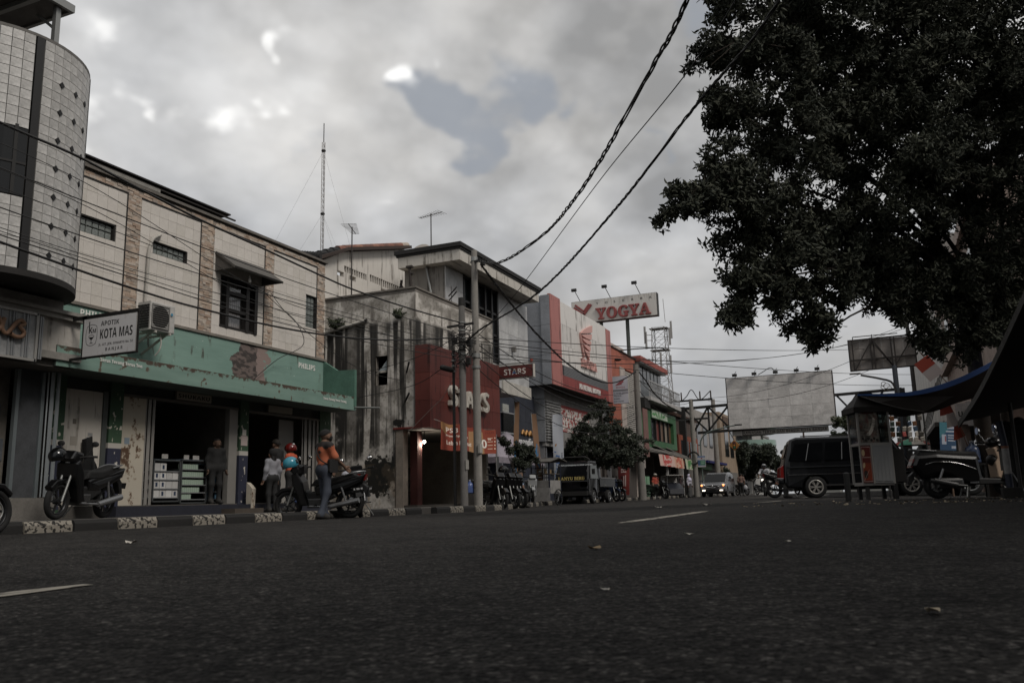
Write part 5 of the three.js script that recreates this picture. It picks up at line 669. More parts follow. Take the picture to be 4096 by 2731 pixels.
{
  const lobes = [[-1.41, 7.10, -12.40, .87], [-.51, 7.82, -13.75, 1.58], [.81, 7.76, -14.88, 1.86], [2.21, 7.60, -16.07, 1.92], [-1.57, 6.06, -12.54, .63], [-.65, 5.91, -13.52, 1.38], [.61, 5.73, -14.65, 1.79], [2.23, 5.70, -16.47, 1.77], [-1.81, 4.90, -12.12, .54], [-2.26, 4.30, -11.49, .36], [-2.0, 4.52, -11.8, .36], [-1.7, 4.45, -12.2, .42], [-1.31, 4.41, -12.99, 1.0], [-.18, 4.5, -14.57, 1.1], [.18, 4.02, -14.9, .8], [.75, 3.5, -15.6, .62], [.35, 3.3, -15.0, .42], [-1.15, 3.6, -12.9, .7], [-1.75, 2.85, -12.3, .35], [-.45, 3.4, -13.8, .55], [1.4, 3.5, -16.3, .7], [2.1, 3.4, -17.0, .7], [1.17, 4.22, -16.31, 1.31], [2.36, 4.16, -17.39, .95], [-1.53, 3.25, -12.58, .61], [-.90, 2.95, -13.46, .5], [-.74, 2.55, -13.39, .28], [.93, 2.77, -15.95, .5], [1.75, 2.91, -16.83, .7], [3.93, 7.17, -16.9, 2.31], [.68, 9.83, -13.85, 2.15], [-1.13, 8.67, -12.19, 1.2], [2.82, 10.2, -15.8, 2.31], [3.81, 5.22, -18.35, 1.64]];
  const t = thing('street_tree', 'large dark leafy tree overhanging the right side of the road', 'tree');
  const bark = grimy(0x3b332c, .6, .95); const base = V(2.05, 0, -19.4);
  mesh('trunk', [rod([2.05, 0, -19.4], [1.85, 1.3, -19.2], .2, .16, 12), rod([1.85, 1.3, -19.2], [1.8, 3.2, -18.6], .16, .13, 12), rod([2.25, 0, -19.7], [2.35, 3.4, -18.8], .13, .1, 10)], bark, t);
  const limbs = []; lobes.forEach((l, i) => { const st = i % 2 ? V(1.8, 3.1, -18.6) : V(2.35, 3.3, -18.8), e = V(l[0], l[1], l[2]), m = st.clone().lerp(e, .45).add(V(.2, 1.5, -.2)), cv = new THREE.QuadraticBezierCurve3(st, m, e); for (let k = 0; k < 8; k++) { const p0 = cv.getPoint(k / 8), p1 = cv.getPoint((k + 1) / 8); limbs.push(rod([p0.x, p0.y, p0.z], [p1.x, p1.y, p1.z], lerp(.06, .008, k / 8), lerp(.06, .008, (k + 1) / 8), 6)); } const q = rng(i + 900); for (let k = 0; k < 7; k++) { const d = V(q() - .5, q() - .4, q() - .5).normalize().multiplyScalar(l[3] * .85); limbs.push(rod([e.x, e.y, e.z], [e.x + d.x, e.y + d.y, e.z + d.z], .014, .005, 4)); } }); mesh('limbs', limbs, bark, t);
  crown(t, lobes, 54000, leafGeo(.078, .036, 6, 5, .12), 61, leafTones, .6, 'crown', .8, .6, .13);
}
function smallTree(label, x, s, h, lobes, n, size, tones, seed, name = 'small_street_tree', group) { const t = thing(name, label, 'tree', group); const bark = M(0x2d2723, .95), y0 = gy(x, s) - .1, g = []; const top = lobes[0]; mesh('trunk', [rod([x, y0, -s], [x + .05, h * .45, -s], .07 * h / 4, .05 * h / 4, 8), rod([x + .05, h * .45, -s], [top[0], top[1], top[2]], .05 * h / 4, .02 * h / 4, 7)], bark, t); lobes.forEach(l => g.push(rod([x + .03, h * .4, -s], [l[0], l[1], l[2]], .02, .008, 5))); mesh('limbs', g, bark, t); crown(t, lobes, n, leafGeo(size, size * .45, 6, seed, size * 1.8), seed, tones, .5); return t; }
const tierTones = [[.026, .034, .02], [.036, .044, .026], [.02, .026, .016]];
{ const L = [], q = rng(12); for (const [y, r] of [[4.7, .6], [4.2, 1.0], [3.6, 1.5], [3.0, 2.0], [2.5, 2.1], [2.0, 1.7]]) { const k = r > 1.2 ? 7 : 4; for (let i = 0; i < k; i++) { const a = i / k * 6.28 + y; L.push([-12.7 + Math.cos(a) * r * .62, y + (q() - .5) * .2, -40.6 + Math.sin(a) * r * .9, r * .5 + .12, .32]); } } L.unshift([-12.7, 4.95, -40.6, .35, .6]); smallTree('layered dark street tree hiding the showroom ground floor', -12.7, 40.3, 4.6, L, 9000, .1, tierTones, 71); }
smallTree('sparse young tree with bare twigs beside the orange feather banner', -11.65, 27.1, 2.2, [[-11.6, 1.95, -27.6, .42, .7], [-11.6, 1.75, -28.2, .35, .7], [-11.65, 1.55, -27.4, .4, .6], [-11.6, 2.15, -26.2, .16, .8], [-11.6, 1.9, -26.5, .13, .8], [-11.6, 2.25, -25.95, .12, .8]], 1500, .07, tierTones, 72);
{ const far = [[-16.6, 95, 3.0, 1.7], [-14.9, 92, 4.1, 1.6], [-13.3, 96, 3.6, 1.8], [-11.9, 94, 3.9, 1.7], [-10.9, 98, 3.5, 1.3], [-9.4, 120, 3.2, 2.0], [-15.4, 84, 2.6, 1.2]], lab = ['leftmost of the far street trees behind the silver car', 'far street tree with a tall loose top under the warning sign', 'broad dark far street tree behind the silver car', 'far street tree with the rounded drooping crown', 'rightmost dark far street tree beside the rider', 'hazy yellowish far tree just left of the van', 'low dark bush tree in front of the white corner building']; far.forEach(([x, s, y, r], i) => { const q = rng(i + 50), L = []; for (let k = 0; k < 7; k++) L.push([x + (q() - .5) * r * 1.7, y + (q() - .6) * r * 1.1, -s + (q() - .5) * r, r * (.45 + q() * .3)]); smallTree(lab[i], x, s, y, L, 1500, .22, i === 5 ? [[.07, .075, .045], [.09, .09, .05]] : tierTones, 80 + i, 'far_street_tree', 'far trees along the street'); }); }
{ const L = []; const q = rng(66); for (let k = 0; k < 10; k++) L.push([-1.5 + (q() - .5) * 2.1, 2.9 + (q() - .5) * 1.5, -44 + (q() - .5) * 1.2, .5 + q() * .35, .6]); smallTree('bright green tree standing behind the black van', -1.3, 44.2, 3.2, L, 3200, .12, [[.06, .075, .035], [.045, .06, .03], [.08, .09, .045]], 91, 'small_street_tree', undefined); }
// ================= motorcycles
const paintBlack = M(0x0a0a0b, .28), paintGrey = M(0x26282a, .35, .2), plastic = M(0x131313, .6), seatM = M(0x0f0f0f, .75), silver = M(0x8a8b8c, .35, .7), darkRim = M(0x2f3032, .4, .5), lampGlass = M(0xc8cacb, .08, .2), redLens = M(0x6e1512, .2), plateM = M(0x0c0c0c, .5), cream = M(0xb09a86, .35), engineM = M(0x4a4a4a, .45, .6);
function ex(pts, w, b = .025) { return poly(pts, w - 2 * b, b, 2).translate(0, 0, -w / 2 + b); }
function wheel(parent, x, r, tw = .045, rimM = darkRim, spokes = 5) {
  const w = mesh('wheel', new THREE.TorusGeometry(r - tw, tw, 10, 32).translate(x, r, 0), rubber, parent);
  const g = [new THREE.TorusGeometry(r - tw * 2, .014, 6, 28).scale(1, 1, 2.2), rod([0, 0, -.05], [0, 0, .05], .045, .045, 12)]; for (let k = 0; k < spokes; k++) { const a = k * 6.283 / spokes; g.push(bar([0, 0, 0], [Math.cos(a) * (r - tw * 2), Math.sin(a) * (r - tw * 2), 0], .022, .03)); }
  mesh('rim', g.map(q => q.translate(x, r, 0)), rimM, w); mesh('brake_disc', new THREE.TorusGeometry(r * .38, .012, 4, 24).translate(x, r, .055), steel, w); return w;
}
function motorcycle(label, o = {}) {
  const t = thing(o.name ?? 'motorcycle', label, 'motorcycle', o.group ?? 'parked motorcycles'), P = o.paint ?? paintBlack, A = o.accent ?? paintGrey;
  wheel(t, .62, .285); wheel(t, -.62, .285, .05);
  mesh('fork', [rod([.62, .285, .08], [.4, .86, .07], .02), rod([.62, .285, -.08], [.4, .86, -.07], .02), rod([.4, .8, 0], [.37, .94, 0], .03)], steel, t);
  mesh('front_fender', ex([[.86, .5], [.74, .6], [.55, .62], [.42, .5], [.46, .52], [.58, .585], [.73, .56], [.84, .47]], .13, .015), P, t);
  mesh('leg_shield', [ex([[.47, .86], [.4, .9], [.3, .72], [.24, .4], [.2, .3], [.3, .3], [.36, .5], [.45, .68]], .36, .03)], P, t);
  mesh('side_cover', [ex([[.34, .6], [.16, .5], [-.08, .5], [-.3, .58], [-.34, .44], [-.1, .34], [.2, .36]], .2, .03)], plastic, t);
  mesh('rear_body', [ex([[.02, .6], [-.2, .68], [-.6, .74], [-.93, .82], [-.88, .72], [-.6, .6], [-.25, .5], [0, .5]], .24, .04)], P, t);
  mesh('side_stripe', [ex([[-.05, .58], [-.4, .66], [-.86, .755], [-.5, .62], [-.2, .55]], .262, .01)], A, t);
  mesh('seat', [ex([[.1, .66], [.02, .74], [-.3, .76], [-.7, .85], [-.78, .82], [-.3, .68]], .25, .035)], seatM, t);
  mesh('tail_lamp', [ex([[-.86, .8], [-.96, .83], [-.94, .74], [-.87, .72]], .16, .015)], redLens, t);
  mesh('grab_rail', tube([[-.55, .84, .13], [-.8, .9, .13], [-.95, .9, 0], [-.8, .9, -.13], [-.55, .84, -.13]], .013, 20, 6), silver, t);
  mesh('rear_fender', [ex([[-.84, .72], [-.98, .6], [-1.02, .42], [-.97, .42], [-.9, .58], [-.78, .66]], .12, .012)], plastic, t);
  const pl = mesh('number_plate', bx(.012, .1, .22, -1.03, .55, 0, 0, 0, .25), plateM, t); mesh('plate_print', [bx(.004, .035, .03, -1.04, .56, -.07, 0, 0, .25), bx(.004, .035, .06, -1.04, .56, 0, 0, 0, .25), bx(.004, .035, .04, -1.04, .56, .07, 0, 0, .25)], M(0xb9b9b9, .6), pl);
  mesh('handlebar', [tube([[.3, 1.0, .34], [.36, .99, .2], [.39, .95, 0], [.36, .99, -.2], [.3, 1.0, -.34]], .014, 20, 6)], dark, t);
  mesh('cowl', [ex([[.5, .96], [.44, 1.04], [.3, 1.02], [.3, .92], [.42, .88]], .26, .04)], P, t); mesh('headlight', sph(.075, .46, .93, 0, .6, .8, 1.4), lampGlass, t);
  for (const z of [.34, -.34]) { mesh('grip', rod([.33, 1.0, z * .72], [.28, 1.0, z * 1.08], .02), rubber, t); const m = mesh('mirror', sph(.06, .28, 1.2, z * .88, .3, .75, 1.1), plastic, t); mesh('mirror_glass', sph(.05, .268, 1.2, z * .88, .22, .75, 1.1), chrome, m); mesh('mirror_stem', rod([.33, 1.02, z * .62], [.29, 1.18, z * .86], .007), dark, m); }
  mesh('engine', [rbox(.3, .2, .22, .04, .06, .32, 0), rod([.14, .34, 0], [.34, .38, 0], .07, .06, 10)], engineM, t);
  mesh('exhaust', [rod([.2, .26, -.1], [-.25, .24, -.13], .02), rod([-.25, .24, -.13], [-.85, .36, -.15], .045, .055, 12)], silver, t);
  mesh('swingarm', [bar([-.05, .3, .09], [-.62, .285, .09], .035), bar([-.05, .3, -.09], [-.62, .285, -.09], .035)], dark, t); mesh('shock', [rod([-.58, .32, .11], [-.48, .64, .11], .022), rod([-.58, .32, -.11], [-.48, .64, -.11], .022)], silver, t);
  mesh('footpeg', rod([.02, .28, -.24], [.02, .28, .24], .012), dark, t); mesh('kickstand', rod([0, .26, .12], [.06, .01, .26], .012), steel, t);
  t.position.set(...(o.pos ?? [0, 0, 0])); t.rotation.order = 'YXZ'; t.rotation.y = o.ry ?? 0; if (o.lean) t.rotation.x = o.lean; return t;
}
const yaw = (dx, ds) => Math.atan2(ds, dx);   // turn so that +x points dx to the right and ds down the street
const bike = motorcycle('black motorcycle with a silver fender parked before the white steel door', { pos: [-12.1, .14, -10.1], ry: yaw(.28, -.95), lean: -.07 });
const bikeAt = (label, x, s, ry, lean = -.07, y = null, k = 1, table) => { const c = copyOf(bike, label, [x, y ?? gy(x, s), -s], ry, k); c.rotation.x = lean; if (table) recolour(c, table); return c; };
{ const mm = new THREE.Mesh(ex([[.6, .36], [.52, .62], [.44, .62], [.48, .42]], .1, .01), silver); }
bikeAt('dark motorcycle cut off by the left edge of the picture', -9.9, 6.5, yaw(-.15, 1));
bikeAt('black motorcycle beside the man in orange with its front wheel to the left', -10.3, 14.1, yaw(-.93, -.3), -.1);
bikeAt('black motorcycle seen from behind with a number plate by the weathered wall', -10.0, 15.1, yaw(-.55, .83), -.1);
bikeAt('leftmost of the motorcycles parked by the bank tent', -10.9, 23.3, yaw(.9, -.5)); bikeAt('motorcycle parked second from the poles by the bank tent', -11.0, 24.3, yaw(.92, -.4)); bikeAt('motorcycle the man in pale blue sits beside', -11.2, 25.3, yaw(.9, -.35));
const blueT = new Map([[paintBlack, M(0x1c2436, .25)]]), whiteT = new Map([[paintBlack, M(0x8d8f90, .3)]]);
bikeAt('silhouetted scooter in front of the pale board behind the pushcart', -12.1, 29.4, yaw(.5, -.86), -.05, .14, .95, whiteT);
bikeAt('blue motorcycle nearest the dark street tree', -12.3, 39.6, yaw(.85, -.5), -.07, null, 1, blueT); bikeAt('black motorcycle behind the blue one by the red feather banner', -12.5, 41.2, yaw(.85, -.5));
bikeAt('motorcycle parked under the red printed awning cloth', -12.6, 50.4, yaw(.9, -.4)); bikeAt('motorcycle parked behind the silver car', -11.6, 64.5, yaw(.9, -.4)); bikeAt('far motorcycle at the kerb left of the rider', -10.6, 70, yaw(.7, -.7)); bikeAt('far motorcycle at the kerb nearest the trees', -9.6, 74, yaw(.7, -.7), -.07, null, 1, whiteT);
bikeAt('motorcycle half hidden behind the van rear', -3.0, 31, yaw(.9, .4)); bikeAt('pale motorcycle standing between the rider and the van', -5.1, 52, yaw(.6, -.8), -.07, null, 1, whiteT);
const riderBike = bikeAt('motorcycle with lit twin headlights coming up the road', -6.2, 49.2, yaw(.06, -1), 0);
{ const em = new THREE.MeshStandardMaterial({ color: 0xffffff, emissive: 0xfff4e2, emissiveIntensity: 4 }); for (const z of [.07, -.07]) { const l = new THREE.Mesh(fin(sph(.062, .53, .86, z)), em); l.name = 'headlight_bulb'; riderBike.add(l); } const sp = new THREE.SpotLight(0xfff2df, 6, 12, .4, .5); sp.position.set(.62, .86, 0); sp.target.position.set(4, .2, 0); riderBike.add(sp, sp.target); sp.castShadow = true; }
{ // retro scooter on the right
  const t = thing('scooter', 'black retro scooter with a beige leg shield parked under the blue tarpaulin', 'scooter'), P = paintBlack;
  wheel(t, .63, .245, .055); wheel(t, -.6, .245, .06);
  mesh('rear_body', [ex([[.06, .7], [-.2, .72], [-.6, .76], [-.92, .74], [-.98, .62], [-.86, .44], [-.6, .5], [-.4, .46], [-.2, .34], [.0, .28], [.1, .36]], .34, .07)], P, t);
  mesh('chrome_line', tube([[.05, .52, .176], [-.15, .6, .186], [-.4, .66, .188], [-.7, .66, .18], [-.9, .6, .15]], .009, 24, 5), chrome, t);
  mesh('seat', [ex([[.12, .72], [.08, .8], [-.3, .82], [-.55, .85], [-.85, .86], [-.9, .8], [-.5, .76], [-.1, .72]], .3, .04)], seatM, t);
  mesh('grab_rail', tube([[-.6, .87, .15], [-.95, .9, .13], [-1.02, .91, 0], [-.95, .9, -.13], [-.6, .87, -.15]], .018, 20, 6), silver, t);
  mesh('tail_lamp', [ex([[-.88, .74], [-.99, .72], [-1.04, .6], [-.98, .6], [-.9, .68]], .26, .02)], redLens, t); mesh('indicator', [ex([[-.86, .66], [-1.0, .61], [-.98, .57], [-.8, .6]], .3, .01)], lampGlass, t);
  mesh('rear_fender', [ex([[-.92, .56], [-1.08, .42], [-1.12, .28], [-1.08, .28], [-1.0, .42], [-.86, .5]], .14, .012)], plastic, t);
  mesh('floorboard', [ex([[.1, .34], [.5, .32], [.58, .38], [.56, .26], [.1, .26]], .34, .02)], plastic, t);
  mesh('leg_shield', [ex([[.58, .3], [.66, .5], [.66, .7], [.56, .94], [.5, .94], [.58, .7], [.56, .5], [.5, .34]], .4, .025)], P, t); mesh('inner_shield', [ex([[.5, .34], [.56, .5], [.575, .7], [.5, .92], [.42, .88], [.47, .7], [.42, .62], [.44, .38]], .34, .02)], cream, t); mesh('glove_box', sph(.13, .42, .68, 0, .7, .8, 1.2), plastic, t);
  mesh('front_fender', [ex([[.9, .34], [.84, .48], [.66, .55], [.5, .46], [.52, .4], [.66, .48], [.8, .42]], .2, .03)], P, t); mesh('fork', [rod([.63, .245, .07], [.52, .8, .05], .02), rod([.63, .245, -.07], [.52, .8, -.05], .02)], steel, t);
  mesh('cowl', [sph(.14, .5, 1.0, 0, 1.1, .8, 1.2)], P, t); mesh('headlight', sph(.09, .62, 1.0, 0, .6, 1, 1), lampGlass, t); mesh('handlebar', tube([[.36, 1.02, .36], [.45, 1.02, .2], [.5, 1.0, 0], [.45, 1.02, -.2], [.36, 1.02, -.36]], .016, 20, 6), dark, t); mesh('brake_lever', [rod([.42, .98, .2], [.36, .99, .38], .007), rod([.42, .98, -.2], [.36, .99, -.38], .007)], chrome, t);
  for (const z of [.36, -.36]) { mesh('grip', rod([.4, 1.02, z * .72], [.33, 1.02, z * 1.08], .021), rubber, t); const m = mesh('mirror', new THREE.CylinderGeometry(.075, .06, .03, 20).rotateZ(Math.PI / 2).translate(.38, 1.24, z), chrome, t); mesh('mirror_glass', new THREE.CylinderGeometry(.066, .066, .006, 20).rotateZ(Math.PI / 2).translate(.36, 1.24, z), M(0x9aa6bf, .05, .9), m); mesh('mirror_stem', rod([.44, 1.03, z * .7], [.39, 1.2, z], .008), chrome, m); }
  mesh('engine', [rbox(.5, .2, .16, .05, -.42, .28, .1)], engineM, t); mesh('exhaust', [rod([-.15, .22, .2], [-.35, .24, .2], .025), rod([-.32, .24, .2], [-.72, .33, .21], .05, .055, 14), rod([-.72, .33, .21], [-.78, .345, .21], .045, .03, 14)], engineM, t); mesh('shock', rod([-.62, .3, .16], [-.52, .54, .16], .025), silver, t); mesh('footpeg', bar([-.08, .28, .2], [.02, .28, .3], .03), silver, t); for (const z of [1, -1]) mesh('stand', rod([-.1, .24, .1 * z], [-.16, .02, .16 * z], .015), steel, t);
  t.position.set(1.42, gy(1.4, 17.9), -17.95); t.rotation.y = .3;
}
// ================= cars
function tyre(parent, x, z, r, w, rimM, nsp) { const g = mesh('wheel', lathe([[r * .64, -w / 2], [r * .9, -w / 2], [r, -w * .35], [r, w * .35], [r * .9, w / 2], [r * .64, w / 2]], 32).rotateX(Math.PI / 2).translate(x, r, z), rubber, parent); const s = Math.sign(z), q = [new THREE.TorusGeometry(r * .63, .022, 8, 32).translate(0, 0, s * w * .42), new THREE.CylinderGeometry(r * .14, r * .14, .06, 14).rotateX(Math.PI / 2).translate(0, 0, s * w * .4)]; for (let k = 0; k < nsp; k++) for (const e of [-.13, .13]) { const a = k * 6.283 / nsp + e; q.push(bar([Math.cos(a) * r * .1, Math.sin(a) * r * .1, s * w * .4], [Math.cos(a) * r * .62, Math.sin(a) * r * .62, s * w * .4], .05, .02)); } mesh('rim', q.map(h => h.translate(x, r, z)), rimM, g); mesh('hub_shade_disc', new THREE.CylinderGeometry(r * .62, r * .62, w * .5, 24).rotateX(Math.PI / 2).translate(x, r, z), black, g); return g; }  // black disc behind the spokes stands in for the shade inside the wheel
function shell(pts, w, taper, y0, bevel = .06, arches = [], r = .36) {   // side outline swept across, drawn in above the waist
  const s = new THREE.Shape(pts.map(p => new THREE.Vector2(...p))); const g = new THREE.ExtrudeGeometry(s, { depth: w - 2 * bevel, bevelEnabled: true, bevelSize: bevel, bevelThickness: bevel, bevelSegments: 3, bevelOffset: -bevel, steps: 6, curveSegments: 10 }).translate(0, 0, -w / 2 + bevel), p = g.attributes.position;
  for (let i = 0; i < p.count; i++) { const y = p.getY(i); if (y > y0) p.setZ(i, p.getZ(i) * (1 - taper * (y - y0))); } g.computeVertexNormals(); return g;
}
const arch = (x, r) => Array.from({ length: 9 }, (_, i) => [x + r * Math.cos(i * Math.PI / 8), .27 + r * Math.sin(i * Math.PI / 8)]);
const glassCar = new THREE.MeshPhysicalMaterial({ color: 0x0b0c0e, roughness: .08, specularIntensity: .4 }), paintVan = M(0x101113, .2);
function sidePane(pts, w, taper, y0) { const gs = []; for (const k of [-1, 1]) { const s = new THREE.ShapeGeometry(new THREE.Shape(pts.map(p => new THREE.Vector2(...p)))); const p = s.attributes.position; for (let i = 0; i < p.count; i++) p.setZ(i, k * (w / 2 + .006) * (1 - taper * Math.max(0, p.getY(i) - y0))); if (k < 0) { const ix = s.index.array; for (let i = 0; i < ix.length; i += 3) { const q = ix[i]; ix[i] = ix[i + 1]; ix[i + 1] = q; } } s.computeVertexNormals(); gs.push(s); } return gs; }
{ // black people carrier, broadside
  const t = thing('black_van', 'black boxy family van with silver alloy wheels standing across the road', 'van'), W = 1.66, tp = .22, y0 = 1.02;
  const out = [[2.16, .42], [2.2, .62], [2.14, .82], [1.3, .98], [.85, 1.7], [.6, 1.76], [-1.75, 1.78], [-1.92, 1.72], [-2.1, 1.2], [-2.16, 1.0], [-2.18, .45], [-2.1, .3], ...arch(-1.3, .37).reverse(), ...arch(1.3, .37).reverse(), [2.1, .3]];
  mesh('body', shell(out, W, tp, y0), paintVan, t);
  for (const pts of [[[-1.98, 1.08], [-1.8, 1.58], [-1.0, 1.6], [-1.06, 1.08]], [[-.98, 1.08], [-.92, 1.6], [-.02, 1.6], [-.06, 1.08]], [[.16, 1.08], [.18, 1.6], [.7, 1.6], [1.02, 1.08]]]) { sidePane([[(pts[0][0] + pts[3][0]) / 2 - .01, 1.09], [(pts[1][0] + pts[2][0]) / 2 - .01, 1.59], [(pts[1][0] + pts[2][0]) / 2 + .01, 1.59], [(pts[0][0] + pts[3][0]) / 2 + .01, 1.09]], W + .008, tp, y0).forEach((r, i) => { const w = mesh('side_window', sidePane(pts, W, tp, y0)[i], glassCar, t, false); mesh('window_rail', r, silver, w, false); }); }
  mesh('rear_window', bx(.02, .44, 1.2, -2.06, 1.4, 0, 0, 0, -.33), glassCar, t); mesh('windscreen', bx(.02, .78, 1.36, 1.09, 1.35, 0, 0, 0, .56), glassCar, t);
  mesh('side_moulding', [bx(4.1, .03, W + .03, 0, .9, 0)], paintGrey, t); mesh('chrome_strip', [bx(4.1, .018, W + .03, 0, .68, 0)], chrome, t); mesh('sill', [bx(2.1, .05, W + .02, 0, .36, 0)], dark, t);
  for (const z of [.55, -.55]) mesh('roof_rail', bar([-1.6, 1.81, z], [.4, 1.81, z], .03), dark, t);
  for (const z of [.7, -.7]) mesh('tail_lamp', ex([[-2.14, .98], [-2.24, .9], [-2.26, .6], [-2.16, .58]], .18, .02).translate(0, 0, z), redLens, t);
  mesh('rear_bumper', rbox(.16, .16, 1.66, .05, -2.26, .5, 0), paintVan, t); mesh('bumper_trim', rbox(.18, .03, 1.6, .01, -2.28, .58, 0), silver, t);
  for (const z of [1, -1]) mesh('door_handle', bx(.14, .03, .03, .22, .97, z * (W / 2 + .01)), chrome, t); sidePane([[.07, .4], [.09, 1.6], [.1, 1.6], [.085, .4]], W + .004, tp, y0).forEach(g => mesh('door_gap', g, black, t, false));
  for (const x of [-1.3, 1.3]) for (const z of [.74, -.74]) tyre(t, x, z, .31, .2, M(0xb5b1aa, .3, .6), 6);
  mesh('underbody', bx(3.6, .18, 1.3, 0, .3, 0), black, t); for (const z of [.6, -.6]) mesh('headlight', rbox(.06, .16, .3, .02, 2.18, .72, z), lampGlass, t); mesh('grille', rbox(.06, .16, .8, .02, 2.19, .72, 0), silver, t);
  t.position.set(-.77, gy(-.8, 28), -27.7); t.rotation.y = .17;
}
function mpv(label, name, paint, lit) {
  const t = thing(name, label, 'car'), W = 1.7, tp = .26, y0 = .98;
  const out = [[2.05, .3], [2.14, .5], [2.1, .72], [1.9, .86], [1.25, 1.0], [.55, 1.5], [.1, 1.63], [-1.2, 1.66], [-1.9, 1.56], [-2.1, 1.1], [-2.14, .6], [-2.08, .3], ...arch(-1.3, .36).reverse(), ...arch(1.3, .36).reverse()];
  mesh('body', shell(out, W, tp, y0, .1), paint, t);
  for (const pts of [[[.4, 1.03], [.42, 1.44], [.5, 1.42], [1.04, 1.05]], [[-.6, 1.04], [-.58, 1.5], [.34, 1.5], [.34, 1.03]], [[-1.8, 1.08], [-1.7, 1.46], [-.68, 1.5], [-.68, 1.04]]]) sidePane(pts, W, tp, y0).forEach(g => mesh('side_window', g, glassCar, t, false));
  mesh('windscreen', bx(.02, .86, 1.38, .92, 1.27, 0, 0, 0, .945), glassCar, t); mesh('rear_window', bx(.02, .5, 1.3, -2.02, 1.32, 0, 0, 0, -.4), glassCar, t);
  mesh('grille', [bx(.05, .03, 1.0, 2.12, .74, 0), bx(.05, .03, .86, 2.15, .6, 0), tube([[2.1, .74, .5], [2.16, .68, .4], [2.17, .62, .2], [2.18, .6, 0], [2.17, .62, -.2], [2.16, .68, -.4], [2.1, .74, -.5]], .022, 24, 6)], chrome, t); mesh('grille_mesh', bx(.03, .12, .8, 2.13, .67, 0), black, t); mesh('emblem', sph(.06, 2.17, .68, 0, .3, 1, 1), chrome, t);
  for (const z of [.68, -.68]) { const h = mesh('headlight', sph(.16, 1.98, .78, z, .8, .55, 1.1), lampGlass, t); if (lit) mesh('indicator_bulb', sph(.06, 2.1, .76, z * 1.06), new THREE.MeshStandardMaterial({ color: 0xffb080, emissive: 0xff8a4a, emissiveIntensity: 3 }), h); const f = mesh('fog_lamp', rbox(.04, .06, .2, .01, 2.17, .42, z * .85), lit ? new THREE.MeshStandardMaterial({ color: 0xffffff, emissive: 0xfff2dd, emissiveIntensity: 2.5 }) : lampGlass, t); mesh('wing_mirror', rbox(.1, .14, .2, .04, .98, 1.08, z > 0 ? .98 : -.98), paint, t); }
  mesh('lower_grille', bx(.04, .12, 1.0, 2.16, .36, 0), black, t); mesh('number_plate', bx(.02, .1, .4, 2.2, .48, 0), plateM, t); mesh('sill', bx(2.1, .06, W, 0, .28, 0), dark, t); mesh('underbody', bx(3.6, .16, 1.3, 0, .28, 0), black, t);
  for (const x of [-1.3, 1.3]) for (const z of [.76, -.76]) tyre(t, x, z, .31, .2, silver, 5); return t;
}
{ const c = mpv('silver family car with lit amber indicators facing up the road', 'silver_car', M(0x6c6c6e, .22, .5), true); c.position.set(-10.75, gy(-10.7, 60), -60.4); c.rotation.y = -Math.PI / 2;
  const d = mpv('dark car with a chrome grille half hidden behind the food cart', 'dark_car', paintVan, false); d.position.set(3.05, gy(1, 25), -24.6); d.rotation.y = yaw(-1, -.12); }
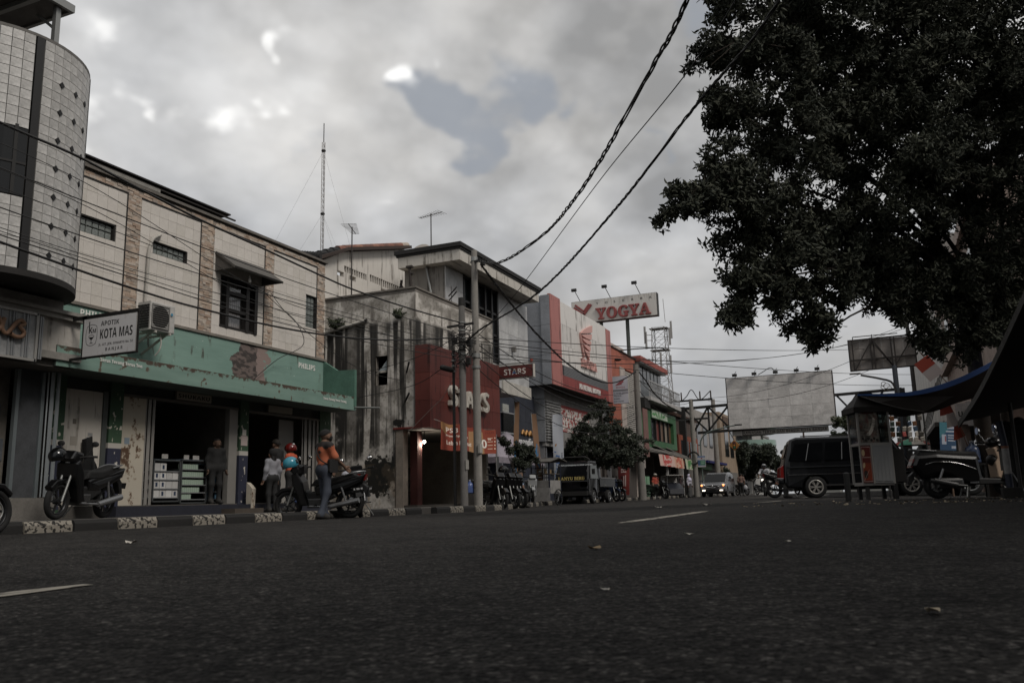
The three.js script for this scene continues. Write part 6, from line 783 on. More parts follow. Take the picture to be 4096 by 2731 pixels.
{ // black pickup truck, nose on
  const t = thing('pickup_truck', 'small black cab-over pickup with yellow nose lettering parked at the left kerb', 'pickup truck'), W = 1.5, tp = .14, y0 = 1.0, P = paintVan;
  const cab = [[1.86, .34], [1.9, .6], [1.84, .98], [1.5, 1.68], [1.36, 1.76], [.5, 1.76], [.42, 1.6], [.4, .5], ...arch(1.15, .34).reverse()];
  mesh('cab', shell(cab, W, tp, y0), P, t); mesh('windscreen', bx(.02, .66, 1.3, 1.71, 1.32, 0, 0, 0, .47), glassCar, t); for (const pts of [[[.56, 1.02], [.6, 1.58], [1.34, 1.58], [1.6, 1.02]]]) { const fr = sidePane([[1.36, 1.6], [1.64, 1.02], [1.6, 1.02], [1.33, 1.57]], W + .004, tp, y0); sidePane(pts, W, tp, y0).forEach((g, i) => { const w = mesh('side_window', g, M(0x6d7274, .08), t, false); mesh('window_frame', fr[i], silver, w, false); }); }
  mesh('load_bed', [bx(2.2, .06, 1.5, -.75, .72, 0), bx(2.2, .34, .04, -.75, .88, .74), bx(2.2, .34, .04, -.75, .88, -.74), bx(.04, .34, 1.5, -1.84, .88, 0)], P, t); mesh('bed_rail', [bx(2.2, .05, .06, -.75, 1.06, .76), bx(2.2, .05, .06, -.75, 1.06, -.76)], silver, t);
  mesh('roof_bar', tube([[1.2, 1.78, .62], [1.3, 1.9, .5], [1.3, 1.92, 0], [1.3, 1.9, -.5], [1.2, 1.78, -.62]], .035, 24, 6), dark, t); mesh('front_bumper', rbox(.12, .18, 1.5, .04, 1.94, .42, 0), dark, t);
  for (const z of [.56, -.56]) mesh('headlight', rbox(.06, .16, .32, .03, 1.9, .8, z), lampGlass, t); mesh('trim_line', bx(.03, .02, 1.4, 1.92, .92, 0), silver, t); for (const z of [.9, -.9]) mesh('wing_mirror', rbox(.06, .22, .14, .02, 1.62, 1.3, z), dark, t);
  const lt = letters('BANYU BIRU', .13, .012, serif); lt.rotateY(Math.PI / 2).translate(1.905, .97, .56).scale(1, 1, 1); mesh('lettering', lt.rotateZ(.0), M('#b9a86a', .5), t); mesh('screen_lettering', letters('KUSEN ALUMUNIUM-FOLDING GATE-DLL', .055, .006).rotateY(Math.PI / 2).rotateZ(.47).translate(1.62, 1.56, .6), M(0xb5b9bb, .5), t);
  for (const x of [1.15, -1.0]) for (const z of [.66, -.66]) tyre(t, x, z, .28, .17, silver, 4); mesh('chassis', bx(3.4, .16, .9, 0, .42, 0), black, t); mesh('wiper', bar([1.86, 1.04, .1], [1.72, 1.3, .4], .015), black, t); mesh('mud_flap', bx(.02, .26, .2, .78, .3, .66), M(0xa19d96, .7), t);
  t.position.set(-11.95, gy(-12, 35), -35.4); t.rotation.y = -Math.PI / 2;
}
// ================= carts
{
  const t = thing('food_pushcart', 'small food pushcart with a thin roof, glass case and white apron beside the pickup', 'pushcart'), bl = M(0x1f2433, .5), y0 = gy(-12, 31);
  mesh('cabinet', [rbox(.8, .5, .9, .02, 0, .7, 0)], grimy(0x8a8885, .7), t); mesh('apron_cloth', [bx(.84, .5, .015, 0, .42, .47)], grimy(0x9b9996, .5), t); for (const x of [-.4, .4]) for (const z of [-.44, .44]) mesh('corner_post', bar([x, .2, z], [x, 1.62, z], .035), bl, t);
  mesh('glass_case', [bx(.78, .42, .86, 0, 1.22, 0)], new THREE.MeshPhysicalMaterial({ color: 0xffffff, transmission: 1, roughness: .05, thickness: 0 }), t); mesh('case_shelf', bx(.76, .02, .84, 0, 1.2, 0), grimy(0x6a625a, .5), t); mesh('rail', [bar([-.4, 1.05, .45], [.4, 1.05, .45], .03), bar([-.4, 1.42, .45], [.4, 1.42, .45], .03)], bl, t);
  mesh('roof', [bx(1.15, .03, .8, 0, 1.72, .3, 0, .22), bx(1.15, .03, .7, 0, 1.74, -.36, 0, -.2)], grimy(0x5a5752, .6), t); for (const z of [.3, -.3]) { const w = mesh('wheel', new THREE.TorusGeometry(.3, .022, 8, 30).rotateY(Math.PI / 2).translate(.48 * Math.sign(z), .3, -.1), rubber, t); const sp = []; for (let k = 0; k < 14; k++) { const a = k * .4488; sp.push(rod([.48 * Math.sign(z), .3, -.1], [.48 * Math.sign(z), .3 + Math.sin(a) * .29, -.1 + Math.cos(a) * .29], .003, .003, 3)); } mesh('spokes', sp, silver, w); } mesh('stand_leg', bar([0, 0, .4], [0, .45, .4], .05), dark, t); mesh('jar', [rod([.1, 1.22, .2], [.1, 1.4, .2], .06), rod([-.15, 1.22, .2], [-.15, 1.38, .2], .05), rod([.25, 1.22, .1], [.25, 1.36, .1], .05)], M(0x8d7a5e, .3), t);
  t.position.set(-12.15, y0, -31.2); t.rotation.y = -.15;
}
{
  const t = thing('cycle_rickshaw', 'dark cycle rickshaw with a pale hood beside the women', 'rickshaw'); mesh('tub', [ex([[.9, .3], [.85, .55], [.3, .9], [-.1, .95], [-.15, .3], [.4, .22]], 1.0, .04)], M(0x1b1d24, .4), t); mesh('hood', [bx(1.0, .04, 1.1, .2, 1.42, 0, 0, 0, .06), bx(.04, .4, 1.08, -.28, 1.2, 0)], grimy(0xa9a6a2, .8), t); mesh('hood_post', [rod([.65, .6, .5], [.6, 1.42, .5], .015), rod([.65, .6, -.5], [.6, 1.42, -.5], .015), rod([-.1, .8, .5], [-.2, 1.42, .5], .015), rod([-.1, .8, -.5], [-.2, 1.42, -.5], .015)], silver, t); mesh('seat', rbox(.5, .14, .9, .05, .1, .62, 0), seatM, t); for (const [x, z] of [[.35, .56], [.35, -.56], [-1.2, 0]]) { const w = mesh('wheel', new THREE.TorusGeometry(.32, .026, 8, 30).translate(x, .345, z), rubber, t), sp = []; for (let k = 0; k < 14; k++) sp.push(rod([x, .345, z], [x + Math.cos(k * .449) * .31, .345 + Math.sin(k * .449) * .31, z], .004, .004, 3)); mesh('spokes', sp, silver, w); } mesh('bicycle_frame', [rod([-.15, .5, 0], [-1.2, .345, 0], .02), rod([-.9, .4, 0], [-.85, .95, 0], .02), rod([-.15, .8, 0], [-.6, .4, 0], .02)], dark, t); mesh('saddle', rbox(.26, .07, .16, .03, -.86, .98, 0), seatM, t); mesh('handlebar', rod([-.25, 1.0, -.5], [-.25, 1.0, .5], .015), silver, t); t.position.set(-12.7, gy(-12.7, 54.3), -54.6); t.rotation.y = yaw(.6, -.8);
}
// ================= food cart and stalls on the right
{
  const t = thing('food_cart', 'dark roofed food cart with a printed poster, red side panel and ribbed aluminium door', 'food cart');
  const alu = M(0x9a9b9b, .45, .35), w = .56, d = .5;
  mesh('frame', [rbox(w, .06, d, .01, 0, .3, 0), rbox(w, .05, d, .01, 0, 1.03, 0), ...[[-w / 2, d / 2], [w / 2, d / 2], [-w / 2, -d / 2], [w / 2, -d / 2]].map(([x, z]) => bar([x, .3, z], [x, 1.74, z], .035))], M(0x9b9894, .45, .3), t);
  const pr = sign(160, 320, (c, W, H) => { c.fillStyle = '#5a1d17'; c.fillRect(0, 0, W, H); const g = rng(3); c.fillStyle = '#7a3018'; c.fillRect(12, 150, 136, 150); c.fillStyle = '#9a9086'; c.lineWidth = 4; c.strokeStyle = '#b5a8a0'; c.strokeRect(8, 8, 144, 304); c.beginPath(); c.moveTo(8, 100); c.lineTo(150, 100); c.stroke(); c.fillStyle = '#b09a78'; c.beginPath(); c.ellipse(34, 60, 26, 30, 0, 0, 7); c.fill(); c.beginPath(); c.ellipse(30, 170, 18, 26, .4, 0, 7); c.fill(); c.fillStyle = '#2a1c16'; c.beginPath(); c.ellipse(50, 250, 34, 36, 0, 0, 7); c.fill(); c.strokeStyle = '#a8998c'; c.beginPath(); c.moveTo(14, 306); c.lineTo(110, 210); c.stroke(); });
  mesh('red_side_panel', bx(.18, .68, .02, -w / 2 + .09, .66, d / 2 + .01), M(0x3a1712, .6), t); mesh('side_print', new THREE.PlaneGeometry(.175, .66).translate(-w / 2 + .09, .66, d / 2 + .023), M(0xffffff, .5, 0, { map: pr }), t, false); mesh('panel_trim', [bar([-w / 2 + .2, .3, d / 2 + .01], [-w / 2 + .2, 1.03, d / 2 + .01], .025)], M(0xa8a5a0, .4, .3), t);
  for (let i = 0; i < 5; i++) mesh('ribbed_panel', [bx(.062, .62, .02, -.03 + i * .067, .68, d / 2 + .008), bx(.008, .62, .03, -.03 + i * .067 + .033, .68, d / 2 + .01)], alu, t); for (const y of [.33, .36, 1.0]) mesh('rail', bx(.34, .018, .03, .1, y, d / 2 + .012), alu, t);
  mesh('side_box', rbox(.24, .62, .36, .02, .43, .62, -.02), M(0x14110f, .7), t);
  const po = sign(192, 288, (c, W, H) => { const g = rng(8); c.fillStyle = '#6f6a62'; c.fillRect(0, 0, W, H); for (let i = 0; i < 60; i++) { c.fillStyle = ['rgba(40,36,32,.5)', 'rgba(150,140,126,.4)', 'rgba(90,40,34,.4)'][i % 3]; c.beginPath(); c.ellipse(g() * W, g() * H, 6 + g() * 20, 5 + g() * 26, g() * 3, 0, 7); c.fill(); } c.fillStyle = '#c4beb2'; c.beginPath(); c.moveTo(60, H - 70); c.quadraticCurveTo(130, 180, 150, 70); c.lineTo(172, 84); c.quadraticCurveTo(160, 190, 100, H - 60); c.fill(); c.fillStyle = '#3b332c'; for (let i = 0; i < 11; i++) { c.fillRect(14, 96 + i * 13, 60 + g() * 24, 5); c.fillRect(140, 96 + i * 13, 40, 5); } c.fillStyle = '#51241c'; c.fillRect(40, 12, 120, 26); for (let i = 0; i < 6; i++) { c.fillStyle = '#1d1a17'; c.beginPath(); c.ellipse(24 + i * 30, H - 34 + (i % 2) * 14, 14, 12, 0, 0, 7); c.fill(); } });
  mesh('poster', bx(.34, .62, .012, -w / 2 + .19, 1.36, d / 2), M(0x6b665e, .6), t); mesh('poster_print', new THREE.PlaneGeometry(.33, .61).translate(-w / 2 + .19, 1.36, d / 2 + .008), M(0xffffff, .5, 0, { map: po }), t, false);
  for (const g of [bx(.16, .62, .006, w / 2 - .1, 1.36, d / 2), bx(.006, .62, d, -w / 2, 1.36, 0), bx(.006, .62, d, w / 2, 1.36, 0)]) mesh('glass_pane', g, new THREE.MeshPhysicalMaterial({ color: 0xb5bdbb, roughness: .06, transmission: 1, thickness: 0 }), t); mesh('inner_shelf', bx(w - .05, .02, d - .05, 0, 1.34, 0), dark, t);
  const rf = new THREE.BufferGeometry(); { const a = [-.36, 1.7, .34], b = [.36, 1.7, .34], c = [.36, 1.7, -.34], e = [-.36, 1.7, -.34], r0 = [-.12, 2.0, 0], r1 = [.12, 2.0, 0]; rf.setAttribute('position', new THREE.Float32BufferAttribute([a, b, r1, a, r1, r0, b, c, r1, c, e, r0, c, r0, r1, e, a, r0].flat(), 3)); rf.computeVertexNormals(); } mesh('roof', [rf, bx(.72, .1, .68, 0, 1.66, 0)], M(0x17130f, .8, 0, { side: THREE.DoubleSide }), t); mesh('ridge', bar([-.12, 2.0, 0], [.12, 2.0, 0], .04), dark, t);
  for (const [x, z] of [[-.2, .2], [-.2, -.2], [.24, -.2]]) mesh('leg', bar([x, .02, z], [x, .3, z], .06), dark, t); mesh('leg', bar([.3, .02, .2], [.3, .6, .2], .08), black, t);
  t.position.set(-.22, gy(-.3, 17.3), -17.35); t.rotation.y = .36;
}
tag(mesh('bollard', [rod([-.63, 0, -15.9], [-.63, .56, -15.9], .05, .05, 14), sph(.05, -.63, .56, -15.9, 1, .5, 1)], M(0x141414, .6)), 'short black pipe bollard left of the food cart', 'bollard');
{ // blue tarpaulin
  const A = [[-.35, 2.0, -17.1], [.6, 1.98, -17.3], [1.4, 2.2, -17.7], [2.3, 2.66, -18.1], [3.2, 3.2, -18.4]], C = [[-.2, 1.86, -18.9], [.55, 1.7, -18.6], [1.3, 1.86, -18.6], [2.3, 2.2, -18.8], [3.3, 2.6, -19.0]];
  const top = new THREE.CatmullRomCurve3(A.map(p => V(...p))), bot = new THREE.CatmullRomCurve3(C.map(p => V(...p))); const grid = (f0, f1, off) => { const P = [], I = [], n = 30, m = 6; for (let i = 0; i <= n; i++) for (let j = 0; j <= m; j++) { const a = top.getPoint(i / n), b = bot.getPoint(i / n), p = a.lerp(b, lerp(f0, f1, j / m)); P.push(p.x, p.y + off + Math.sin(i * .9 + j) * .012, p.z); } for (let i = 0; i < n; i++) for (let j = 0; j < m; j++) { const k = i * (m + 1) + j; I.push(k, k + 1, k + m + 2, k, k + m + 2, k + m + 1); } const g = new THREE.BufferGeometry(); g.setAttribute('position', new THREE.Float32BufferAttribute(P, 3)); g.setIndex(I); g.computeVertexNormals(); return g; };
  const t = thing('blue_tarpaulin', 'sagging tarpaulin with a blue top and brown underside strung over the food cart', 'tarpaulin'); mesh('underside', grid(0, 1, 0), M(0x2c201a, .85, 0, { side: THREE.DoubleSide }), t); mesh('blue_top', grid(-.015, 1, .02), M('#3a5a94', .7, 0, { side: THREE.DoubleSide }), t);
  const hem = []; for (let i = 0; i < 30; i++) { const a = top.getPoint(i / 30), b = top.getPoint((i + 1) / 30); hem.push(bar([a.x, a.y + .03, a.z + .02], [b.x, b.y + .03, b.z + .02], .02, .085 * Math.sin(Math.PI * clamp((i + 2) / 32)) + .01)); } mesh('folded_hem', hem, M('#3f62a2', .7), t); mesh('edge_rope', tube([[-.3, 2.0, -17.05], [.0, 1.86, -17.0], [.35, 1.74, -17.1], [.75, 1.66, -17.3]], .012, 20, 5), M(0x4a4744, .8), t); mesh('front_flap', [new THREE.BufferGeometry().setAttribute('position', new THREE.Float32BufferAttribute([-.3, 2.0, -17.08, .0, 1.86, -17.02, .6, 1.96, -17.3, .0, 1.86, -17.02, .75, 1.66, -17.3, .6, 1.96, -17.3, .75, 1.66, -17.3, 1.3, 1.95, -17.7, .6, 1.96, -17.3], 3))], M(0x1f1814, .85, 0, { side: THREE.DoubleSide }), t); mesh('stay_rope', rod([3.2, 3.2, -18.4], [3.6, 4.2, -18.9], .01), dark, t);
}
{ // dark stall awning cutting the right edge
  const t = thing('stall_awning', 'dark canvas stall awning with a pale hem at the right edge', 'awning'), E = [[1.28, 1.42, -17.2], [1.42, 1.72, -14.6], [1.56, 2.2, -11.6], [1.5, 2.35, -9.2], [1.2, 2.4, -6.5]], c = new THREE.CatmullRomCurve3(E.map(p => V(...p))), P = [], I = [], n = 24, m = 6; for (let i = 0; i <= n; i++) { const a = c.getPoint(i / n); for (let j = 0; j <= m; j++) P.push(a.x + j * .5, a.y + j * .13 - Math.sin(j / m * Math.PI) * .08, a.z + j * .05); } for (let i = 0; i < n; i++) for (let j = 0; j < m; j++) { const k = i * (m + 1) + j; I.push(k, k + 1, k + m + 2, k, k + m + 2, k + m + 1); } const g = new THREE.BufferGeometry(); g.setAttribute('position', new THREE.Float32BufferAttribute(P, 3)); g.setIndex(I); g.computeVertexNormals(); mesh('canvas', g, M(0x25221f, .85, 0, { side: THREE.DoubleSide }), t);
  const h = []; for (let i = 0; i < n; i++) { const a = c.getPoint(i / n), b = c.getPoint((i + 1) / n); h.push(bar([a.x, a.y - .04, a.z], [b.x, b.y - .04, b.z], .025, .1)); } mesh('hem', h, grimy(0x4a4845, .6), t); mesh('support_pole', rod([2.0, 0, -16.25], [2.0, 1.9, -16.25], .03), M(0x1d1b1a, .6), t); mesh('support_pole', rod([1.9, 0, -9], [1.9, 2.4, -9], .03), M(0x1d1b1a, .6), t); mesh('support_pole', rod([4.2, 0, -9], [4.2, 3, -9], .03), M(0x1d1b1a, .6), t); mesh('support_pole', rod([4.2, 0, -16.5], [4.2, 2.1, -16.5], .03), M(0x1d1b1a, .6), t);
}
{ const t = thing('striped_post', 'white and navy banded post set in a concrete block at the right edge', 'post'); mesh('post', [rod([1.86, .2, -16.35], [1.86, .48, -16.35], .055, .055, 14)], M(0x1d2233, .6), t); mesh('white_band', rod([1.86, .48, -16.35], [1.86, .9, -16.35], .056, .056, 14), grimy(0x9a9896, .4), t); mesh('orange_band', rod([1.86, .9, -16.35], [1.86, .94, -16.35], .057, .057, 14), M('#7a4a36', .6), t); mesh('upper_post', rod([1.86, .94, -16.35], [1.82, 1.35, -16.35], .055, .055, 14), M(0x1d2233, .6), t); mesh('concrete_foot', rbox(.3, .2, .3, .02, 1.88, .16, -16.35), grimy(0x2a2826, .5), t); mesh('stay', rod([1.92, .5, -16.4], [2.04, .2, -16.2], .012), silver, t); }
tag(mesh('stall_box', [rbox(.4, .34, .4, .02, 2.05, .72, -17.0), bx(.44, .03, .44, 2.05, .9, -17.0), bx(.3, .5, .3, 2.05, .3, -17.0)], grimy(0x565450, .5)), 'grey stall box on legs behind the banded post', 'box');
{ // flags on a slanted cane
  const t = thing('flag_cane', 'slanted wooden cane carrying two red and white flags by the scooter', 'flagpole'); mesh('cane', rod([1.27, 2.02, -19.0], [1.66, .72, -19.4], .014), M(0x7d5d46, .7), t);
  const flag = (a, b, c, d, m, name) => { const g = new THREE.PlaneGeometry(1, 1, 8, 6), p = g.attributes.position; for (let i = 0; i < p.count; i++) { const u = p.getX(i) + .5, v = p.getY(i) + .5, L = V(...a).lerp(V(...d), 1 - v), R = V(...b).lerp(V(...c), 1 - v), q = L.lerp(R, u); p.setXYZ(i, q.x, q.y - Math.sin(u * 3) * .01, q.z + Math.sin(u * 9 + v * 3) * .02 * (1 - u)); } g.computeVertexNormals(); return mesh(name, g, m, t); };
  const r = M('#8f3a28', .8, 0, { side: THREE.DoubleSide }), w = M(0xb4aaa6, .8, 0, { side: THREE.DoubleSide });
  flag([1.12, 1.95, -18.95], [1.28, 1.99, -19.0], [1.35, 1.77, -19.05], [1.1, 1.69, -18.95], r, 'red_half'); flag([1.22, 1.73, -18.98], [1.35, 1.77, -19.05], [1.44, 1.53, -19.15], [1.2, 1.45, -19], w, 'white_half'); flag([1.33, 1.48, -19.05], [1.44, 1.53, -19.15], [1.53, 1.3, -19.25], [1.3, 1.2, -19.1], r, 'red_half'); flag([1.42, 1.25, -19.15], [1.53, 1.3, -19.25], [1.6, 1.06, -19.32], [1.37, .94, -19.2], w, 'white_half');
}
{ const t = thing('water_gallon', 'blue plastic water gallon standing behind the scooter seat', 'water bottle'); const wm = M('#44506a', .25), x = 1.62, s = 19.2; mesh('bottle', lathe([[.0, 0], [.13, 0], [.14, .04], [.135, .1], [.14, .14], [.135, .2], [.14, .25], [.12, .32], [.05, .37], [.04, .42], [0, .42]], 18).translate(x, .74, -s), wm, t); mesh('cap', rod([x, 1.15, -s], [x, 1.19, -s], .045, .045, 12), M(0xa9adb5, .5), t); const tb = thing('dispenser_stand', 'dark stand holding the blue water gallon behind the scooter', 'stand'); mesh('top', bx(.4, .04, .4, x, .72, -s), dark, tb); for (const [a, b] of [[-.17, -.17], [.17, -.17], [.17, .17], [-.17, .17]]) mesh('leg', bar([x + a, 0, -s + b], [x + a, .7, -s + b], .04), dark, tb); }
{ const tx = sign(128, 256, (c, W, H) => { c.fillStyle = '#2a4866'; c.fillRect(0, 0, W, H); c.fillStyle = '#3f7480'; c.beginPath(); c.moveTo(0, 0); c.lineTo(W, 0); c.lineTo(0, 150); c.fill(); c.fillStyle = '#a9b0bc'; c.fillRect(60, 40, 56, 20); c.fillRect(50, 76, 70, 14); c.fillRect(16, 112, 36, 90); c.fillRect(64, 112, 56, 12); c.fillRect(64, 136, 50, 10); c.fillRect(64, 160, 56, 12); c.fillRect(92, 214, 34, 24); c.fillStyle = '#8a4a50'; c.fillRect(40, 126, 10, 50); }); const t = thing('blue_banner', 'small blue and teal printed banner hanging behind the flags', 'banner'); mesh('cloth', new THREE.PlaneGeometry(.36, .66, 6, 6).rotateY(.3).rotateZ(-.08).translate(1.42, 1.48, -22.5), M(0xffffff, .7, 0, { map: tx, side: THREE.DoubleSide }), t, false); mesh('post', rod([1.4, 0, -22.55], [1.38, 1.85, -22.55], .02), M(0x5d4a3c, .8), t); }
{ // strings of sachets
  const q = rng(55), cols = [0x8a3a34, 0x77726a, 0xa09a90, 0x3a4a5a, 0x6a4a34, 0x8d8a84, 0x2f3a34].map(c => M(c, .35)); const g = uvm(rbox(.1, .115, .03, .012)); let n = 0;
  const rack = thing('sachet_rack', 'dark rod rack hung with strings of sachets behind the food cart', 'rack'); mesh('top_rod', rod([.05, 2.16, -22], [.95, 2.14, -22.4], .015), dark, rack); mesh('upright', rod([.05, 0, -22], [.05, 2.16, -22], .02), dark, rack); mesh('upright', rod([.95, 0, -22.4], [.95, 2.14, -22.4], .02), dark, rack);
  for (let i = 0; i < 7; i++) for (let j = 0; j < 6; j++) { if (q() < .12) continue; const m = new THREE.Mesh(g, cols[Math.floor(q() * 7)]); m.name = numbered('sachet'); m.position.set(.12 + i * .125 + (q() - .5) * .02, 2.06 - j * .125, -22.05 - i * .05); m.rotation.set(q() * .5, q(), (q() - .5) * .3); m.castShadow = m.receiveShadow = true; tag(m, 'small shiny sachet hanging on a string behind the food cart', 'sachet', 'sachets hung behind the food cart'); scene.add(m); }
}
{ const t = thing('parasol', 'red, green and white street parasol behind the parked scooter', 'parasol'), s = 44, x = 1.22, y = 2.5; const cs = [M('#8f3f38', .7, 0, { side: THREE.DoubleSide }), M('#3b7a62', .7, 0, { side: THREE.DoubleSide }), M(0xaaa49a, .7, 0, { side: THREE.DoubleSide })]; for (let k = 0; k < 8; k++) { const g = new THREE.SphereGeometry(1.0, 6, 6, k * Math.PI / 4, Math.PI / 4, 0, 1.05).scale(.95, .62, .95).translate(x, y - .5, -s); mesh('canopy_gore', g, cs[k % 3], t); } mesh('pole', rod([x, 0, -s], [x, y + .1, -s], .025), steel, t); mesh('ribs', Array.from({ length: 8 }, (_, k) => rod([x, y - .1, -s], [x + Math.cos(k * .785) * .8, y - .22, -s + Math.sin(k * .785) * .8], .008, .008, 4)), dark, t); }
// ================= right-hand row
{
  const b = thing('dark_arcade_building', 'dim arcaded building with a pale column behind the stall awning', 'building', 'right hand row'), X = 3.05;
  mesh('wall', [B(X + 2.2, 12, 0, 9, 24, 44), B(X, 12, 3.2, 9, 25.5, 44)], grimy(0x9a8a80, 2), b); mesh('column', B(X, X + .5, 0, 3.3, 26.3, 26.9), grimy(0x9b8478, 1), b); mesh('column', B(X, X + .5, 0, 3.3, 34, 34.6), grimy(0x7a6a60, 1), b); mesh('column', B(X, X + .5, 0, 3.3, 42, 42.6), grimy(0x7a6a60, 1), b); mesh('ceiling', B(X, 12, 3.1, 3.2, 24, 44), grimy(0x77726c, 1), b); mesh('cornice', [B(X - .25, X, 5.4, 5.7, 25.5, 44), B(X - .2, X, 8.2, 8.6, 25.5, 44)], grimy(0xa8998f, 1), b); for (let i = 0; i < 4; i++) mesh('window', B(X - .03, X, 6, 7.6, 28 + i * 4, 29.6 + i * 4), winM, b); for (const [s, y, tx] of [[36.3, 3.05, 'U'], [31.8, 2.7, 'bor']]) { const g = mesh('hanging_sign', bx(.6, .8, .06, X - .1, y, -s), grimy(0xa39d9a, 1), b); mesh('sign_lettering', letters(tx, .2, .01).translate(X - .34, y - .1, -s + .035), black, g); } mesh('drainpipe', rod([X - .1, 0, -29], [X - .1, 6, -29], .06), grimy(0x6a4a3a, 1), b);
}
{
  const b = thing('clad_building', 'tall pale building clad in vertical metal sheet on the far right', 'building', 'right hand row'), X = 3.25; mesh('wall', B(X + .06, 14, 3.4, 12.5, 45, 92), grimy(0x8c8783, 3), b); for (let i = 0; i < 40; i++) mesh('cladding_sheet', B(X, X + .06 + (i % 2) * .02, 3.4, 12.2, 45 + i * 1.15, 46.1 + i * 1.15), grimy([0xa7a29b, 0x9f9a93, 0xaca79f][i % 3], 1.5 + (i % 3), .6), b); mesh('canopy', B(X - .9, X, 3.2, 3.4, 45, 92), grimy(0x4a4744, 2), b); mesh('ground_front', B(X + 2.5, 14, 0, 3.3, 45, 92), grimy(0x6c6660, 2), b); for (let i = 0; i < 5; i++) mesh('column', B(X - .1, X + .3, 0, 3.3, 47 + i * 9, 47.4 + i * 9), grimy(0x6f6a66, 1), b);
  for (let i = 0; i < 6; i++) mesh('stay_cable', rod([X - .02, 6.5, -(46 + i * 2.5)], [X - 1.0, 3.4, -(46.5 + i * 2.5)], .02), dark, b); const sg = mesh('white_shop_sign', bx(.06, 1.2, 1.6, X - .7, 3.0, -57), grimy(0xaba5a0, 1), b); mesh('sign_print', [bx(.01, .16, 1.1, X - .735, 2.75, -57), bx(.01, .4, .5, X - .735, 3.2, -57)], M(0x5a3432, .6), sg);
}
{ const t = thing('leaning_flag', 'red and white flag hung from the pale clad building', 'flag'); mesh('pole', rod([3.2, 4.4, -42], [1.9, 6.3, -41.5], .02), M(0x7d5d46, .7), t); mesh('red_half', new THREE.PlaneGeometry(.7, .5, 6, 4).rotateZ(.6).translate(2.05, 5.75, -41.5), M('#9a4030', .8, 0, { side: THREE.DoubleSide }), t); mesh('white_half', new THREE.PlaneGeometry(.7, .5, 6, 4).rotateZ(.6).translate(2.33, 5.34, -41.5), M(0xb8aca8, .8, 0, { side: THREE.DoubleSide }), t); }
{ // billboard seen from behind
  const t = thing('rear_billboard', 'rusty braced back of a raised billboard behind the tree', 'billboard'), s = 46, st = M(0x2d2927, .8, .2); for (let i = 0; i < 6; i++) mesh('sheet', B(-1.12 + i * .51, -.612 + i * .51, 6.28, 7.82, s + .1, s + .13), grimy([0x86807b, 0x8f8984, 0x7d7772][i % 3], 1.2), t); const f = []; for (const y of [6.27, 6.8, 7.83]) f.push(bar([-1.15, y, -s], [1.95, y + .03, -s], .07)); for (const x of [-1.13, -.95, -.1, .05, .85, 1.0, 1.93]) f.push(bar([x, 6.25, -s], [x, 7.85, -s], .06)); for (const [a, c] of [[-.9, 0], [.9, 0], [.9, 1.9]]) f.push(bar([a, 6.3, -s + .05], [c, 7.8, -s + .05], .06)); f.push(bar([.9, 6.3, -s + .05], [.05, 7.6, -s + .05], .06)); mesh('steel_frame', f, st, t); mesh('post', rod([.9, 0, -s], [.9, 6.4, -s], .13, .12, 12), M(0x3a4048, .6), t); mesh('top_rail', [bar([-.9, 8.0, -s], [1.2, 8.0, -s], .04), bar([-.9, 7.8, -s], [-.9, 8.0, -s], .04), bar([0, 7.8, -s], [0, 8.05, -s], .04)], st, t);
}
{ const t = thing('ornamental_street_lamp', 'street lamp with scrolled iron bracket below the rusty billboard', 'street lamp'), s = 40; mesh('post', tube([[.75, 0, -s], [.75, 3, -s], [.74, 4.5, -s], [.6, 4.88, -s], [.2, 5.05, -s], [-.6, 5.28, -s]], .045, 40, 8), M(0x3b3a3a, .6), t); mesh('lamp_head', rbox(.46, .07, .16, .03, -.82, 5.36, -s), grimy(0x8a8885, .5), t); const sc = []; for (const [x, y, r] of [[.4, 4.72, .12], [.28, 4.82, .09], [.5, 4.6, .09], [.36, 4.55, .07], [.22, 4.68, .06]]) sc.push(new THREE.TorusGeometry(r, .014, 5, 20, 5).translate(x, y, -s)); mesh('scroll', sc, M(0x77705f, .6), t); }

// the rest of the right-hand row, standing beside and behind the camera: it shades the near road
[[-22, -10.2, 8.6, 0x8f8880, 'right row shophouse behind the camera'], [-10, 1.8, 9.4, 0x9a938a, 'right row shophouse beside the camera'], [2, 13.3, 8.8, 0x8a8078, 'right row shophouse behind the stall awning']].forEach(([s0, s1, h, c, label], i) => {
  const b = thing('right_row_shophouse', label, 'building', 'right hand row'), X = 5.2 - (i === 3 ? .4 : 0), m = grimy(c, 2.2 + i * .2);
  mesh('upper_wall', B(X, X + 7, 3.2, h, s0, s1), m, b); mesh('back_wall', B(X + 3, X + 7, 0, 3.2, s0, s1), m, b); mesh('side_wall', B(X, X + 3, 0, 3.2, s0, s0 + .2), m, b); mesh('side_wall', B(X, X + 3, 0, 3.2, s1 - .2, s1), m, b); mesh('canopy', B(X - 1.3, X, 3.0, 3.15, s0, s1), grimy(0x6b6762, 2), b); mesh('cornice', B(X - .2, X, h - .3, h, s0, s1), grimy(0x9a958e, 2), b);
  for (let k = 0; k < 4; k++) { const a = s0 + 1 + k * (s1 - s0 - 1) / 4, w = mesh('window', B(X - .04, X, 5, 6.6, a, a + 1.3), winM, b); mesh('window_frame', [B(X - .08, X - .04, 4.95, 5.02, a - .05, a + 1.35), B(X - .08, X - .04, 6.58, 6.65, a - .05, a + 1.35), B(X - .08, X - .04, 5, 6.6, a + .62, a + .68)], whiteP, w); }
});
